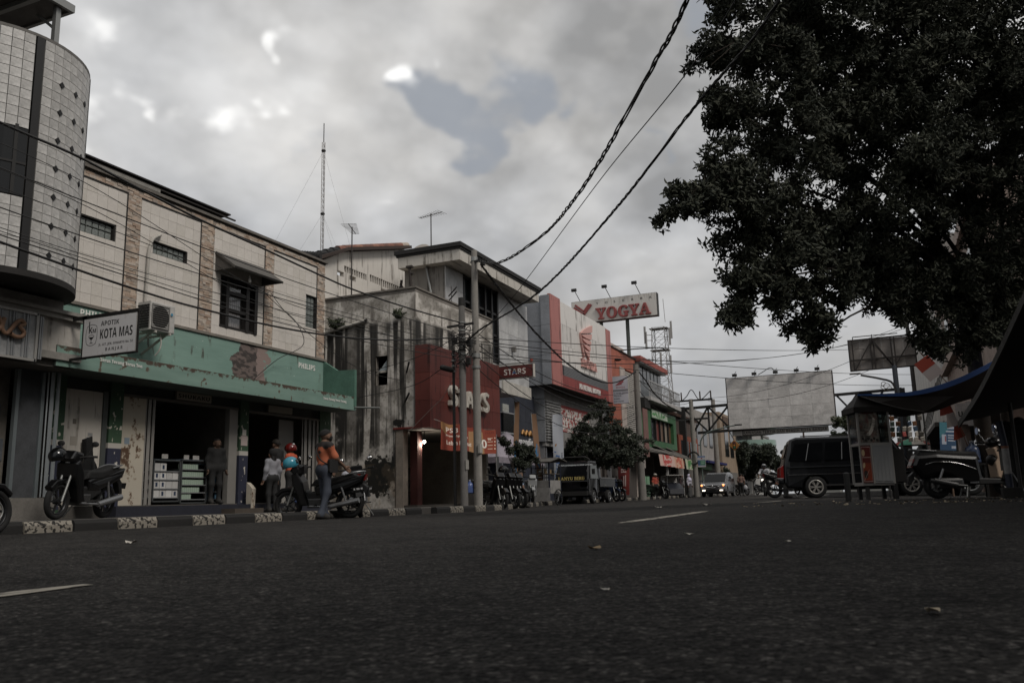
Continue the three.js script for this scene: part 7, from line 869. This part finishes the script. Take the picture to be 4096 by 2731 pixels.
// ================= people
const skinC = [.14, .08, .052];
function field(bones, c, half, res, k = .028) {
  const mc = new MarchingCubes(res, new THREE.MeshBasicMaterial(), false, false, 60000); mc.isolation = 0; const f = mc.field, n = res, h = n / 2, pre = bones.map(b => { const d = [b.b[0] - b.a[0], b.b[1] - b.a[1], b.b[2] - b.a[2]]; return { ...b, d, l: d[0] * d[0] + d[1] * d[1] + d[2] * d[2] || 1e-9 }; });
  const dist = (x, y, z) => { let m = 1e9, best = null, acc = 0; for (const b of pre) { const px = x - b.a[0], py = y - b.a[1], pz = z - b.a[2], t = clamp((px * b.d[0] + py * b.d[1] + pz * b.d[2]) / b.l), qx = px - t * b.d[0], qy = py - t * b.d[1], qz = (pz - t * b.d[2]) * (b.fz ?? 1); const e = Math.sqrt(qx * qx * (b.fx ?? 1) + qy * qy + qz * qz) - lerp(b.ra, b.rb, t); if (e < m) { m = e; best = b; } acc += Math.exp(-Math.max(e, -.3) / k); } return [-k * Math.log(Math.max(acc, 1e-30)), best]; };
  for (let z = 0; z < n; z++) for (let y = 0; y < n; y++) for (let x = 0; x < n; x++) f[x + y * n + z * n * n] = -dist(c[0] + (x - h) / h * half, c[1] + (y - h) / h * half, c[2] + (z - h) / h * half)[0];
  mc.update(); const cnt = mc.count ?? mc.geometry.drawRange.count, P = new Float32Array(cnt * 3), N = new Float32Array(cnt * 3), C = new Float32Array(cnt * 3);
  for (let i = 0; i < cnt; i++) { for (let a = 0; a < 3; a++) { P[i * 3 + a] = c[a] + mc.positionArray[i * 3 + a] * half; N[i * 3 + a] = mc.normalArray[i * 3 + a]; } const b = dist(P[i * 3], P[i * 3 + 1], P[i * 3 + 2])[1]; C.set(b.c, i * 3); }
  const g = new THREE.BufferGeometry(); g.setAttribute('position', new THREE.BufferAttribute(P, 3)); g.setAttribute('normal', new THREE.BufferAttribute(N, 3)); g.setAttribute('color', new THREE.BufferAttribute(C, 3)); g.setAttribute('uv', new THREE.BufferAttribute(new Float32Array(cnt * 2), 2)); return g;
}
const bodyMat = new THREE.MeshStandardMaterial({ vertexColors: true, roughness: .85, bumpMap: rep(T.bump, .3), bumpScale: .004 });
function human(label, o) {
  const t = thing('person', label, 'person', o.group), S = o.shirt, T2 = o.legs, sk = o.skin ?? skinC, sh = o.shoes ?? [.03, .028, .025], J = Object.assign({ head: [0, 1.56, .03], neck: [0, 1.43, 0], chest: [0, 1.28, 0], belly: [0, 1.08, .01], pelvis: [0, .94, 0], sL: [.18, 1.38, 0], eL: [.24, 1.12, -.02], wL: [.25, .88, .06], sR: [-.18, 1.38, 0], eR: [-.24, 1.12, -.02], wR: [-.25, .88, .06], hL: [.09, .92, 0], kL: [.11, .5, .02], aL: [.11, .09, -.02], tL: [.13, .04, .13], hR: [-.09, .92, 0], kR: [-.11, .5, .02], aR: [-.11, .09, -.02], tR: [-.13, .04, .13] }, o.pose ?? {});
  const q = (a, b, ra, rb, c, e = {}) => ({ a, b, ra, rb, c, ...e }), W = o.girth ?? 1, sl = o.sleeve ?? .5, bn = [];
  bn.push(q(J.chest, J.belly, .135 * W, .125 * W, S, { fz: 1.35 }), q(J.belly, J.pelvis, .125 * W, .13 * W, S, { fz: 1.25 }), q(J.sL, J.sR, .065 * W, .065 * W, o.yoke ?? S), q(J.chest, J.neck, .1 * W, .055, o.yoke ?? S), q(J.neck, J.head, .052, .05, sk));
  for (const s of ['L', 'R']) { const a = J['s' + s], e = J['e' + s], w = J['w' + s], m = [lerp(a[0], e[0], .82), lerp(a[1], e[1], .82), lerp(a[2], e[2], .82)]; bn.push(q(a, m, .062 * W, .056 * W, S), q(m, e, .042, .038, sl > .9 ? S : sk), q(e, w, sl > .9 ? .046 : .038, sl > .9 ? .036 : .027, sl > .9 ? S : sk)); const h = J['h' + s], k = J['k' + s], an = J['a' + s], to = J['t' + s]; bn.push(q(h, k, .092 * W, .066, T2), q(k, an, .064, .05, T2), q(an, to, .045, .035, sh), q([an[0], an[1] - .03, an[2] - .05], to, .035, .03, sh)); if (o.skirt) bn.push(q(J.pelvis, [(J.aL[0] + J.aR[0]) / 2, .16, (J.aL[2] + J.aR[2]) / 2], .13, .17, T2)); }
  bn.push(q(J.pelvis, J.hL, .12 * W, .1 * W, T2), q(J.pelvis, J.hR, .12 * W, .1 * W, T2));
  const ys = Object.values(J).map(p => p[1]), zs = Object.values(J).map(p => p[2]), cy = (Math.max(...ys) + Math.min(...ys)) / 2, cz = (Math.max(...zs) + Math.min(...zs)) / 2, half = Math.max((Math.max(...ys) - Math.min(...ys)) / 2, (Math.max(...zs) - Math.min(...zs)) / 2) + .16;
  const parts = [field(bn, [0, cy, cz], half, o.res ?? 64)];
  // head with brow, nose, jaw and ears on a finer grid
  const H = J.head, ft = o.look ?? 0, R = (x, y, z) => [H[0] + x * Math.cos(ft) + z * Math.sin(ft), H[1] + y, H[2] - x * Math.sin(ft) + z * Math.cos(ft)];
  const hb = [q(R(0, .03, -.015), R(0, .03, -.015), .1, .1, sk), q(R(0, .03, .02), R(0, -.06, .035), .082, .056, sk), q(R(0, .0, .095), R(0, -.025, .108), .012, .017, sk), q(R(-.035, .025, .078), R(.035, .025, .078), .014, .014, sk), q(R(.097, 0, 0), R(.098, -.03, 0), .016, .012, sk), q(R(-.097, 0, 0), R(-.098, -.03, 0), .016, .012, sk), q(R(-.02, -.045, .092), R(.02, -.045, .092), .009, .009, [sk[0] * .8, sk[1] * .6, sk[2] * .6]), q(R(0, -.06, -.01), J.neck, .05, .055, sk)];
  parts.push(field(hb, H, .2, 36, .014));
  // hands: palm, four fingers, thumb
  for (const s of ['L', 'R']) { const w = J['w' + s], e = J['e' + s], d = V(w[0] - e[0], w[1] - e[1], w[2] - e[2]).normalize(), side = V(0, 0, 1).addScaledVector(d, -d.z).normalize(), nor = d.clone().cross(side).normalize(), pt = (u, v, n) => [w[0] + d.x * u + side.x * v + nor.x * n, w[1] + d.y * u + side.y * v + nor.y * n, w[2] + d.z * u + side.z * v + nor.z * n], hd = [q(w, pt(.03, 0, 0), .026, .028, sk), q(pt(.03, -.022, 0), pt(.085, -.026, 0), .016, .014, sk), q(pt(.03, .022, 0), pt(.085, .026, 0), .016, .014, sk), q(pt(.05, -.01, 0), pt(.05, .01, 0), .016, .016, sk)]; [[-.028, .062], [-.01, .074], [.009, .07], [.027, .056]].forEach(([v, l]) => { const k = s === 'L' ? -1 : 1; hd.push(q(pt(.085, v, 0), pt(.085 + l * .55, v, k * .012), .0095, .009, sk), q(pt(.085 + l * .55, v, k * .012), pt(.085 + l * .85, v, k * .035), .009, .0075, sk)); }); hd.push(q(pt(.03, .03, 0), pt(.06, .058, .006), .013, .0105, sk), q(pt(.06, .058, .006), pt(.09, .062, .016), .0105, .008, sk)); parts.push(field(hd, pt(.07, .008, 0), .12, 32, .006)); }
  const body = new THREE.Mesh(mergeGeometries(parts), bodyMat); body.name = 'body'; body.castShadow = body.receiveShadow = true; t.add(body);
  const hc = o.hairC ?? 0x0c0a09, ry = ft;
  const cap = (r, y0, squash) => new THREE.SphereGeometry(r, 18, 12, 0, 6.3, 0, y0).scale(1, 1, squash);
  const onHead = g => g.rotateY(ry).translate(H[0], H[1], H[2]);
  if (o.helmet) { const hm = mesh('helmet', onHead(mergeGeometries([fin(new THREE.SphereGeometry(.142, 20, 14, 0, 6.3, 0, 1.95).scale(1, 1.02, 1.12).translate(0, .03, -.01))])), M(o.helmet, .2), t); mesh('visor', onHead(fin(new THREE.SphereGeometry(.147, 16, 8, Math.PI * .2, Math.PI * .6, 1.1, .55).rotateY(0).scale(1, 1.02, 1.12).translate(0, .03, -.01))), M(0x141618, .1), hm); if (o.decal) mesh('decal', onHead(fin(sph(.05, .03, .14, -.1, 1, .5, .6))), M(0xb9b9b9, .5), hm); mesh('chin_strap', onHead(fin(new THREE.TorusGeometry(.1, .009, 5, 20, Math.PI).rotateZ(Math.PI).translate(0, -.02, .02))), dark, hm); }
  else if (o.scarf) mesh('headscarf', [onHead(fin(new THREE.SphereGeometry(.128, 18, 14).scale(.95, 1.12, 1.05).translate(0, .02, -.035))), fin(lathe([[.085, .12], [.13, .0], [.2, -.12], [.17, -.2]], 18).translate(H[0], H[1] - .14, H[2] - .03))], M(o.scarf, .85, 0, { side: THREE.DoubleSide }), t);
  else { mesh('hair', [onHead(fin(cap(.112, o.longHair ? 1.9 : 1.45, 1.1).rotateX(-.38).translate(0, .035, -.022)))], M(hc, .9), t); if (o.longHair) mesh('long_hair', [onHead(fin(new THREE.CapsuleGeometry(.085, .26, 6, 12).scale(1, 1, .6).translate(0, -.14, -.075)))], M(hc, .6), t); if (o.cap) { const c = mesh('cap', onHead(fin(cap(.12, 1.5, 1.1).translate(0, .045, -.01))), M(o.cap, .8), t); mesh('cap_peak', onHead(fin(new THREE.CylinderGeometry(.09, .09, .012, 16, 1, false, -1.2, 2.4).scale(1, 1, 1.2).translate(0, .06, .09))), M(o.cap, .8), c); } }
  if (!o.helmet) { for (const x of [-.036, .036]) mesh('eye', onHead(fin(sph(.011, x, .012, .086))), M(0x15110f, .3), t); }
  if (o.mask) mesh('face_mask', onHead(fin(new THREE.SphereGeometry(.083, 16, 10, 0, 6.3, 1.15, 1.2).scale(1, 1, 1.05).translate(0, -.02, .04))), M(o.mask, .9), t);
  if (o.bag) { mesh('sling_strap', tube([[.14, 1.42, .02], [.06, 1.3, .135], [-.1, 1.12, .15], [-.2, 1.02, .04], [-.1, 1.1, -.13], [.08, 1.32, -.13], [.14, 1.42, -.02]], .014, 40, 5), M(0x100f0f, .8), t); mesh('sling_bag', [rbox(.1, .26, .2, .03, -.22, 1.0, .05)], M(0x100f0f, .8), t); }
  if (o.hold) o.hold(t);
  t.position.set(...o.pos); t.rotation.y = o.ry ?? 0; t.scale.setScalar(o.k ?? 1); return t;
}
const orange = [.36, .1, .045], jeans = [.035, .042, .058], blackC = [.012, .012, .012];
// local +z is the way a figure faces
human('man in an orange and black shirt, jeans and black mask standing beside his motorcycle', { shirt: orange, yoke: [.016, .013, .012], legs: jeans, mask: 0x141414, bag: 1, res: 84, pos: [-9.95, gy(-10, 14.3), -13.75], ry: Math.PI - .35, k: 1.0, look: -.15, pose: { head: [0, 1.57, .04], eR: [-.23, 1.15, .1], wR: [-.2, .98, .34], eL: [.22, 1.12, .06], wL: [.2, .93, .28], kL: [.12, .5, .09], aL: [.13, .09, .12], tL: [.15, .04, .27], kR: [-.11, .5, .0], aR: [-.12, .09, -.14], tR: [-.13, .04, .01] } });
human('person in a red helmet and bright orange shirt seen from behind at the shop step', { shirt: [.42, .075, .03], legs: blackC, helmet: 0x5a1714, decal: 1, pos: [-12.3, .14, -15.75], ry: -Math.PI / 2 + .25, k: .88, pose: { eL: [.22, 1.14, .1], wL: [.12, 1.12, .26], eR: [-.22, 1.14, .1], wR: [-.12, 1.1, .26] } });
human('girl with long hair in a pale blouse and dark trousers at the shop step', { shirt: [.22, .22, .24], legs: blackC, longHair: 1, sleeve: 1, pos: [-12.45, .14, -15.3], ry: -Math.PI / 2 - .2, k: .8, girth: .92 });
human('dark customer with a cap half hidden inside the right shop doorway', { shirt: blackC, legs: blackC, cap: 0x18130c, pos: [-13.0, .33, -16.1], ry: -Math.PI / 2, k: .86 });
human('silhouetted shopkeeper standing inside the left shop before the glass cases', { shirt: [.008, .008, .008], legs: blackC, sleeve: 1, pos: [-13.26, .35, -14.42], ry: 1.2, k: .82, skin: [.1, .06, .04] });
human('seated man in a pale blue shirt bending over by the bank motorcycles', { shirt: [.16, .22, .3], legs: blackC, pos: [-11.25, .02, -25.85], ry: 1.4, k: .95, pose: { head: [0, 1.1, .3], neck: [0, 1.0, .2], chest: [0, .88, .12], belly: [0, .7, .02], pelvis: [0, .52, 0], sL: [.18, .98, .14], eL: [.22, .74, .26], wL: [.12, .6, .42], sR: [-.18, .98, .14], eR: [-.22, .74, .26], wR: [-.12, .6, .42], hL: [.1, .5, .02], kL: [.14, .5, .42], aL: [.14, .09, .4], tL: [.15, .04, .55], hR: [-.1, .5, .02], kR: [-.14, .5, .42], aR: [-.14, .09, .4], tR: [-.15, .04, .55] } });
tag(mesh('stool', [bx(.34, .05, .34, -11.28, .42, -25.85), ...[[-.13, -.13], [.13, -.13], [.13, .13], [-.13, .13]].map(([a, b]) => bar([-11.28 + a, 0, -25.85 + b], [-11.28 + a, .4, -25.85 + b], .03))], dark), 'small dark stool under the seated man', 'stool');
human('woman in a white headscarf and patterned skirt beside the rickshaw', { shirt: [.3, .29, .33], legs: [.05, .05, .05], scarf: 0xb4b2c4, sleeve: 1, skirt: 1, pos: [-12.4, gy(-12.4, 58.7), -58.8], ry: 1.2, k: .92 });
human('woman in a dark maroon veil left of the white headscarf', { shirt: [.02, .008, .009], legs: [.01, .009, .009], scarf: 0x1f0f10, sleeve: 1, skirt: 1, pos: [-12.85, gy(-12.8, 58.5), -58.4], ry: 1.4, k: .92 });
human('man in a pale cap and red shirt by the green and white board', { shirt: [.3, .05, .03], legs: blackC, cap: 0x9a958c, pos: [-13.05, gy(-13, 52), -52], ry: .9, k: .9 });
human('rider in a white shirt and silver helmet on the oncoming motorcycle', { shirt: [.5, .5, .52], legs: blackC, helmet: 0x77797b, bag: 1, pos: [-6.2, gy(-6.2, 49.2) + .32, -49.5], ry: .05, k: .95, pose: { head: [0, 1.36, .12], neck: [0, 1.22, .07], chest: [0, 1.06, .02], belly: [0, .84, -.04], pelvis: [0, .62, -.08], sL: [.19, 1.17, .06], eL: [.32, .92, .22], wL: [.32, .76, .48], sR: [-.19, 1.17, .06], eR: [-.32, .92, .22], wR: [-.32, .76, .48], hL: [.1, .58, -.05], kL: [.2, .42, .35], aL: [.17, .06, .2], tL: [.18, .02, .34], hR: [-.1, .58, -.05], kR: [-.2, .42, .35], aR: [-.17, .06, .2], tR: [-.18, .02, .34] } });
human('pedestrian carrying a white plastic bag behind the silver car', { shirt: [.16, .1, .08], legs: blackC, pos: [-9.6, gy(-9.6, 62), -63.2], ry: Math.PI, k: .93, hold: t => mesh('plastic_bag', [sph(.16, -.3, .62, .06, 1, 1.25, .6), rod([-.26, .86, .06], [-.3, .76, .06], .02)], M(0xa5a5a8, .5), t) });
human('man in dark clothes standing at the van rear', { shirt: [.015, .015, .016], legs: blackC, sleeve: 1, pos: [-3.1, gy(-3.1, 30), -30], ry: 1.8, k: .94 });
human('hunched stallholder in a black jacket behind the banded post', { shirt: [.008, .008, .009], legs: blackC, sleeve: 1, pos: [2.1, gy(2.1, 17), -16.75], ry: 2.6, k: .88, girth: 1.15, pose: { head: [0, 1.4, .18], neck: [0, 1.32, .08], chest: [0, 1.18, .03] } });
// loose helmets
{ const hel = (label, c, x, y, s, ry) => { const t = thing('loose_helmet', label, 'helmet'); const h = mesh('shell', [new THREE.SphereGeometry(.14, 20, 14, 0, 6.3, 0, 2.0).scale(1, 1.02, 1.12)], M(c, .18, 0, { side: THREE.DoubleSide }), t); mesh('visor', [new THREE.SphereGeometry(.145, 16, 8, Math.PI * .2, Math.PI * .6, 1.0, .55).scale(1, 1.02, 1.12)], M(0x16181a, .1, 0, { side: THREE.DoubleSide }), t); t.position.set(x, y, -s); t.rotation.set(.25, ry, 0); };
  hel('glossy black helmet hung on the motorcycle at the white steel door', 0x0c0c0d, -12.0, 1.13, 9.55, .5); hel('teal helmet hung on the motorcycle handlebar before the shop step', 0x3a7f92, -10.75, 1.08, 13.75, 2.4); hel('big glossy black helmet on the motorcycles by the bank tent', 0x111112, -10.75, 1.18, 24.0, 1); }
// ================= shop goods
function cabinet(label, x, s0, s1, y0, y1, shelves) { const t = thing('glass_cabinet', label, 'display case', 'glass display cases in the left shop'), fm = M(0x5c5f60, .4, .5), d = .5; for (const g of [...[s0, s1].flatMap(s => [x, x - d].map(q => bar([q, y0, -s], [q, y1, -s], .03))), ...[y0, y1].flatMap(y => [bar([x, y, -s0], [x, y, -s1], .03), bar([x - d, y, -s0], [x - d, y, -s1], .03)])]) mesh('frame_bar', g, fm, t); for (const y of shelves) mesh('shelf', B(x - d, x, y - .02, y, s0, s1), M(0x77797a, .3), t); mesh('back_panel', B(x - d - .02, x - d, y0, y1, s0, s1), M(0x2b2a29, .8), t); mesh('top_panel', B(x - d, x, y1, y1 + .02, s0, s1), M(0x6b7a86, .5), t); return t; }
{
  cabinet('glass case stacked with white cartons at the left of the shop', -13.42, 12.86, 13.55, .42, 1.24, [.5, .68, .86, 1.03]); cabinet('glass case with rows of small green boxes in the shop middle', -13.42, 13.6, 14.32, .38, 1.26, [.46, .6, .76, .92, 1.08]); cabinet('glass case behind the silhouetted shopkeeper', -13.42, 14.4, 14.75, .38, 1.2, [.46, .62, .8, .98]);
  const q = rng(19), wm = [0xbdbcb9, 0xb3b2af, 0xc5c4c1].map(c => M(c, .7)), bl = M(0x27364e, .5), gm = [0x9fae9f, 0x8d9f90].map(c => M(c, .6)), lb = M(0x5a7f9a, .6);
  const proto = new THREE.Group(), cm = new THREE.Mesh(uvm(bx(.2, .15, .155)), wm[0]); cm.name = 'box'; const mk = new THREE.Mesh(uvm(bx(.004, .08, .05)), bl); mk.position.set(.101, 0, 0); mk.name = 'label_patch'; proto.add(cm, mk); proto.name = 'carton';
  [.5, .68, .86, 1.03].forEach((y, r) => { const row = ['lowest', 'second', 'third', 'top'][r]; for (let i = 0; i < 4; i++) { if (r === 3 && i > 1) continue; const c = proto.clone(); c.name = numbered('carton'); c.children[0].material = wm[Math.floor(q() * 3)]; if (q() < .4) c.remove(c.children[1]); c.position.set(-13.54, y + .075, -(12.97 + i * .165)); tag(c, 'white carton on the ' + row + ' shelf of the left glass case', 'carton', 'white cartons in the left glass case'); scene.add(c); } });
  const sg = uvm(bx(.1, .1, .026)); [[.46, 10], [.6, 18], [.76, 22], [.92, 22], [1.08, 16]].forEach(([y, n], r) => { for (let i = 0; i < n; i++) { const m = new THREE.Mesh(sg, gm[i % 2]); m.name = numbered('small_box'); m.position.set(-13.49, y + .05, -(13.64 + i * .029)); tag(m, 'small pale green box on the ' + ['lowest', 'second', 'third', 'fourth', 'top'][r] + ' shelf of the middle glass case', 'small box', 'small boxes in the middle glass case'); scene.add(m); } });
  for (let i = 0; i < 7; i++) { const m = new THREE.Mesh(uvm(lathe([[0, 0], [.03, 0], [.03, .1], [.012, .13], [.012, .16], [0, .16]], 8)), lb); m.name = numbered('bottle'); m.position.set(-13.5, [.46, .62, .8][i % 3], -(14.45 + i * .04)); tag(m, 'blue bottle in the case behind the shopkeeper', 'bottle', 'bottles in the right glass case'); scene.add(m); }
  for (const [s, w, n] of [[13.1, .16, 'left'], [13.7, .14, 'middle'], [13.95, .18, 'tilted middle']]) tag(mesh('price_card', B(-13.47, -13.46, 1.28, 1.37, s, s + w), M(0xb4b1ac, .7)), 'white price card standing on the ' + n + ' glass case', 'card', 'price cards on the glass cases');
}
{ const t = thing('guitar_case', 'black guitar bag leaning upright against the white steel door', 'guitar case'); const s = new THREE.Shape(); s.moveTo(-.17, 0); s.bezierCurveTo(-.22, .2, -.17, .34, -.13, .42); s.bezierCurveTo(-.17, .56, -.12, .62, -.06, .68); s.lineTo(-.055, 1.0); s.lineTo(.055, 1.04); s.lineTo(.06, .68); s.bezierCurveTo(.12, .62, .17, .56, .13, .42); s.bezierCurveTo(.17, .34, .22, .2, .17, 0); mesh('body', new THREE.ExtrudeGeometry(s, { depth: .06, bevelEnabled: true, bevelSize: .02, bevelThickness: .03, bevelSegments: 3 }).scale(1, 1.12, 1).rotateX(-.12).rotateY(Math.PI / 2).translate(-13.0, .4, -11.0), M(0x080808, .9), t); mesh('pocket', rbox(.22, .26, .04, .015).rotateX(-.12).rotateY(Math.PI / 2).translate(-12.9, .62, -11.0), M(0x0a0a0a, .9), t); mesh('strap', tube([[-12.92, 1.2, -11.0], [-12.86, .95, -10.97], [-12.9, .6, -11.02]], .012, 12, 5), M(0x1a1a1a, .8), t); }
{ const g = lathe([[0, 0], [.13, 0], [.135, .04], [.128, .09], [.135, .13], [.128, .18], [.135, .23], [.115, .3], [.05, .34], [.03, .39], [0, .39]], 16); for (const [x, y, s, l] of [[-12.75, .33, 16.6, 'blue water gallon on the step beside the red helmet'], [-11.7, .5, 23.6, 'blue water gallon standing behind the concrete pole']]) { const t = thing('water_gallon', l, 'water bottle'); mesh('bottle', g.clone().translate(x, y, -s), M('#4a5a86', .25), t); mesh('cap', rod([x, y + .38, -s], [x, y + .42, -s], .04), M(0x8d94a5, .5), t); } tag(mesh('crate', [bx(.4, .36, .4, -11.7, .32, -23.6)], grimy(0x3a3836, .5)), 'dark crate under the water gallon behind the pole', 'crate'); }
{ tag(mesh('plastic_bag', sph(.12, -10.3, .86, -15.05, 1.2, .8, .8), M(0xa9aab2, .4)), 'white plastic bag on the motorcycle seen from behind', 'bag'); }
// ================= banners and tent by the bank
function feather(label, x, s, y0, y1, w, draw, lean, group) { const tx = sign(64, 320, draw), t = thing('vertical_banner', label, 'banner', group), g = new THREE.PlaneGeometry(w, y1 - y0, 4, 14), p = g.attributes.position; for (let i = 0; i < p.count; i++) { const v = p.getY(i) / (y1 - y0) + .5; p.setZ(i, Math.sin(v * 5 + p.getX(i) * 6) * .03); p.setX(i, p.getX(i) + lean * v); } g.computeVertexNormals(); mesh('cloth', g.translate(x, (y0 + y1) / 2, -s), M(0xffffff, .8, 0, { map: tx, side: THREE.DoubleSide }), t, false); mesh('pole', rod([x - w / 2, 0, -s - .02], [x - w / 2 + lean, y1 + .05, -s - .02], .02), steel, t); }
const og = (c, w, h) => { c.fillStyle = '#94745a'; c.fillRect(0, 0, w, h); const r = rng(6); c.fillStyle = '#4f86b0'; for (let i = 0; i < 8; i++) { c.beginPath(); c.ellipse(22 + r() * 22, 150 + i * 13, 6 + r() * 8, 5 + r() * 9, 0, 0, 7); c.fill(); } c.fillStyle = '#5d6f80'; c.fillRect(42, 150, 8, 90); };
feather('taller orange vertical banner with blue spots left of the sparse tree', -12.95, 30, .55, 4.0, .2, og, .16, 'orange banners by the bank'); feather('shorter orange vertical banner right of the white tent peak', -12.5, 31.5, .9, 3.65, .22, og, -.22, 'orange banners by the bank');
feather('white vertical banner with blue script letters in front of the grey slats', -13.75, 37, .9, 4.15, .5, (c, w, h) => { c.fillStyle = '#bfc3ca'; c.fillRect(0, 0, w, h); c.save(); c.translate(40, h - 28); c.rotate(-Math.PI / 2); c.fillStyle = '#4f74ae'; c.font = 'italic bold 46px serif'; c.fillText("livin'", 0, 0, 190); c.font = 'bold 15px sans-serif'; c.fillStyle = '#3a4458'; c.fillText('mandiri', 60, 18, 80); c.restore(); c.fillStyle = '#7a828e'; c.font = '9px sans-serif'; c.fillText('mandiridigital', 4, 54, 56); c.fillStyle = '#a8743c'; c.beginPath(); c.ellipse(18, 140, 4, 7, .5, 0, 7); c.fill(); }, 0);
feather('red leaning vertical banner with white letters under the dark street tree', -13.05, 45, .4, 2.9, .62, (c, w, h) => { c.fillStyle = '#571a1a'; c.fillRect(0, 0, w, h); c.fillStyle = '#6e2620'; c.fillRect(40, 0, 24, h); c.save(); c.translate(46, h - 60); c.rotate(-Math.PI / 2); c.fillStyle = '#b7aca8'; c.font = 'bold 40px serif'; c.fillText('HO', 90, 0); c.fillRect(0, -16, 70, 5); c.fillRect(0, -6, 76, 5); c.restore(); }, .1);
{ const t = thing('white_tent', 'white peaked canopy tent in front of the bank', 'tent'), g = new THREE.BufferGeometry(), a = [-14.6, 1.85, -28.4], b = [-12.9, 1.85, -28.4], c = [-12.9, 1.85, -33.0], d = [-14.6, 1.85, -33.0], p = [-13.6, 2.95, -30.8]; g.setAttribute('position', new THREE.Float32BufferAttribute([a, b, p, b, c, p, c, d, p, d, a, p].flat(), 3)); g.computeVertexNormals(); mesh('roof_cloth', g, grimy(0xa39ca6, 1.2, .8, { side: THREE.DoubleSide }), t); const v = []; for (const [q, r] of [[a, b], [b, c]]) v.push(bar([q[0], 1.74, q[2]], [r[0], 1.74, r[2]], .02, .22)); mesh('valance', v, grimy(0x8d868f, .8, .8), t); for (const q of [a, b, c, d]) mesh('leg', rod([q[0], 0, q[2]], [q[0], 1.85, q[2]], .025), silver, t); }
tag(mesh('pale_board', [B(-13.3, -13.25, .2, 1.75, 30.5, 31.6), B(-13.3, -13.28, 0, .2, 30.7, 30.8)], grimy(0x8d989c, 1)), 'pale blue grey standing board behind the silhouetted scooter', 'board');
{ const t = thing('steel_awning_pole', 'bright steel pole propping the orange banner', 'pole'); mesh('pole', rod([-11.05, 0, -24.2], [-11.05, 2.3, -24.2], .03), silver, t); mesh('foot', bx(.3, .04, .3, -11.05, .03, -24.2), dark, t); }
tag(mesh('sale_board', [B(-13.4, -13.3, .4, 1.5, 50.2, 50.8), B(-13.4, -13.3, .4, 1.5, 51.0, 51.6), B(-13.38, -13.32, .3, .4, 50.2, 51.6)], M('#6f9478', .6)), 'pair of green and white upright boards by the capped man', 'board');
tag(mesh('hanging_cloth', [bx(.04, .9, .7, -13.0, 2.4, -49.3)], grimy(0x9a928c, .8)), 'pale printed cloth hanging beside the pale street pole', 'cloth');
// ================= litter
{ const q = rng(101), g = [], base = [0x9a8d78, 0xa9a49b, 0x7d6a4e, 0xb9b3a8].map(c => M(c, .8, 0, { side: THREE.DoubleSide })), shapes = [0, 1, 2].map(k => { const s = new THREE.PlaneGeometry(1, .6, 4, 3), p = s.attributes.position, r = rng(k + 300); for (let i = 0; i < p.count; i++) { const u = p.getX(i), v = p.getY(i); p.setXYZ(i, u * (1 - Math.abs(v) * .8) + (r() - .5) * .12, v * (1 - u * u * 2.2), (r() - .4) * .16 + u * u * .5); } s.computeVertexNormals(); return s.rotateX(-Math.PI / 2); });
  const put = (x, s, k, c, sh, label, ry) => { const m = new THREE.Mesh(shapes[sh], base[c]); m.name = numbered('litter_scrap'); m.position.set(x, gy(x, s) + k * .06 + .004, -s); m.scale.setScalar(k); m.rotation.y = ry; m.castShadow = m.receiveShadow = true; tag(m, label, 'litter', 'scraps lying on the road'); scene.add(m); };
  put(-.73, 2.3, .035, 1, 0, 'pale crumpled scrap on the near asphalt at picture centre', .4); put(.06, 2.0, .05, 0, 1, 'curled dry leaf near the bottom edge right of centre', 1.2); put(-1.35, 4.1, .08, 2, 2, 'brownish leaf lying left of the broken lane dash', .8); put(.95, 2.7, .03, 1, 1, 'tiny pale scrap low on the right', 2); put(-5.3, 4.9, .11, 1, 0, 'flat white paper strip near the left kerb', .1); put(-.5, 4.7, .045, 3, 2, 'white scrap beyond the brownish leaf', 1); put(.9, 4.9, .05, 1, 0, 'pale scrap right of the lane dash', .3); put(-1.2, 5.6, .07, 3, 1, 'white scrap left of the lane dash end', .2); put(1.4, 7.2, .08, 0, 0, 'leaf scrap on the dim right asphalt', 2.1);
  put(-3.6, 14.5, .16, 3, 0, 'white torn paper beyond the lane dash', .5); put(-3.0, 15.6, .2, 3, 1, 'long white paper by the second lane dash', .1);
  for (let i = 0; i < 170; i++) { const x = -2.6 + Math.pow(q(), .6) * 5, s = 12.4 + q() * q() * 5.5; const m = new THREE.Mesh(shapes[i % 3]); m.position.set(x, gy(x, s) + .012, -s); m.scale.setScalar(.025 + q() * .05); m.rotation.set((q() - .5) * .5, q() * 6, 0); m.updateMatrix(); g.push(fin(shapes[i % 3].clone().applyMatrix4(m.matrix))); }
  const o = mesh('scattered_leaves', g, base[0]); o.userData.kind = 'stuff'; o.userData.label = 'small dry leaves and scraps scattered before the food cart'; o.userData.category = 'leaf litter'; }
renderer.render(scene, camera);
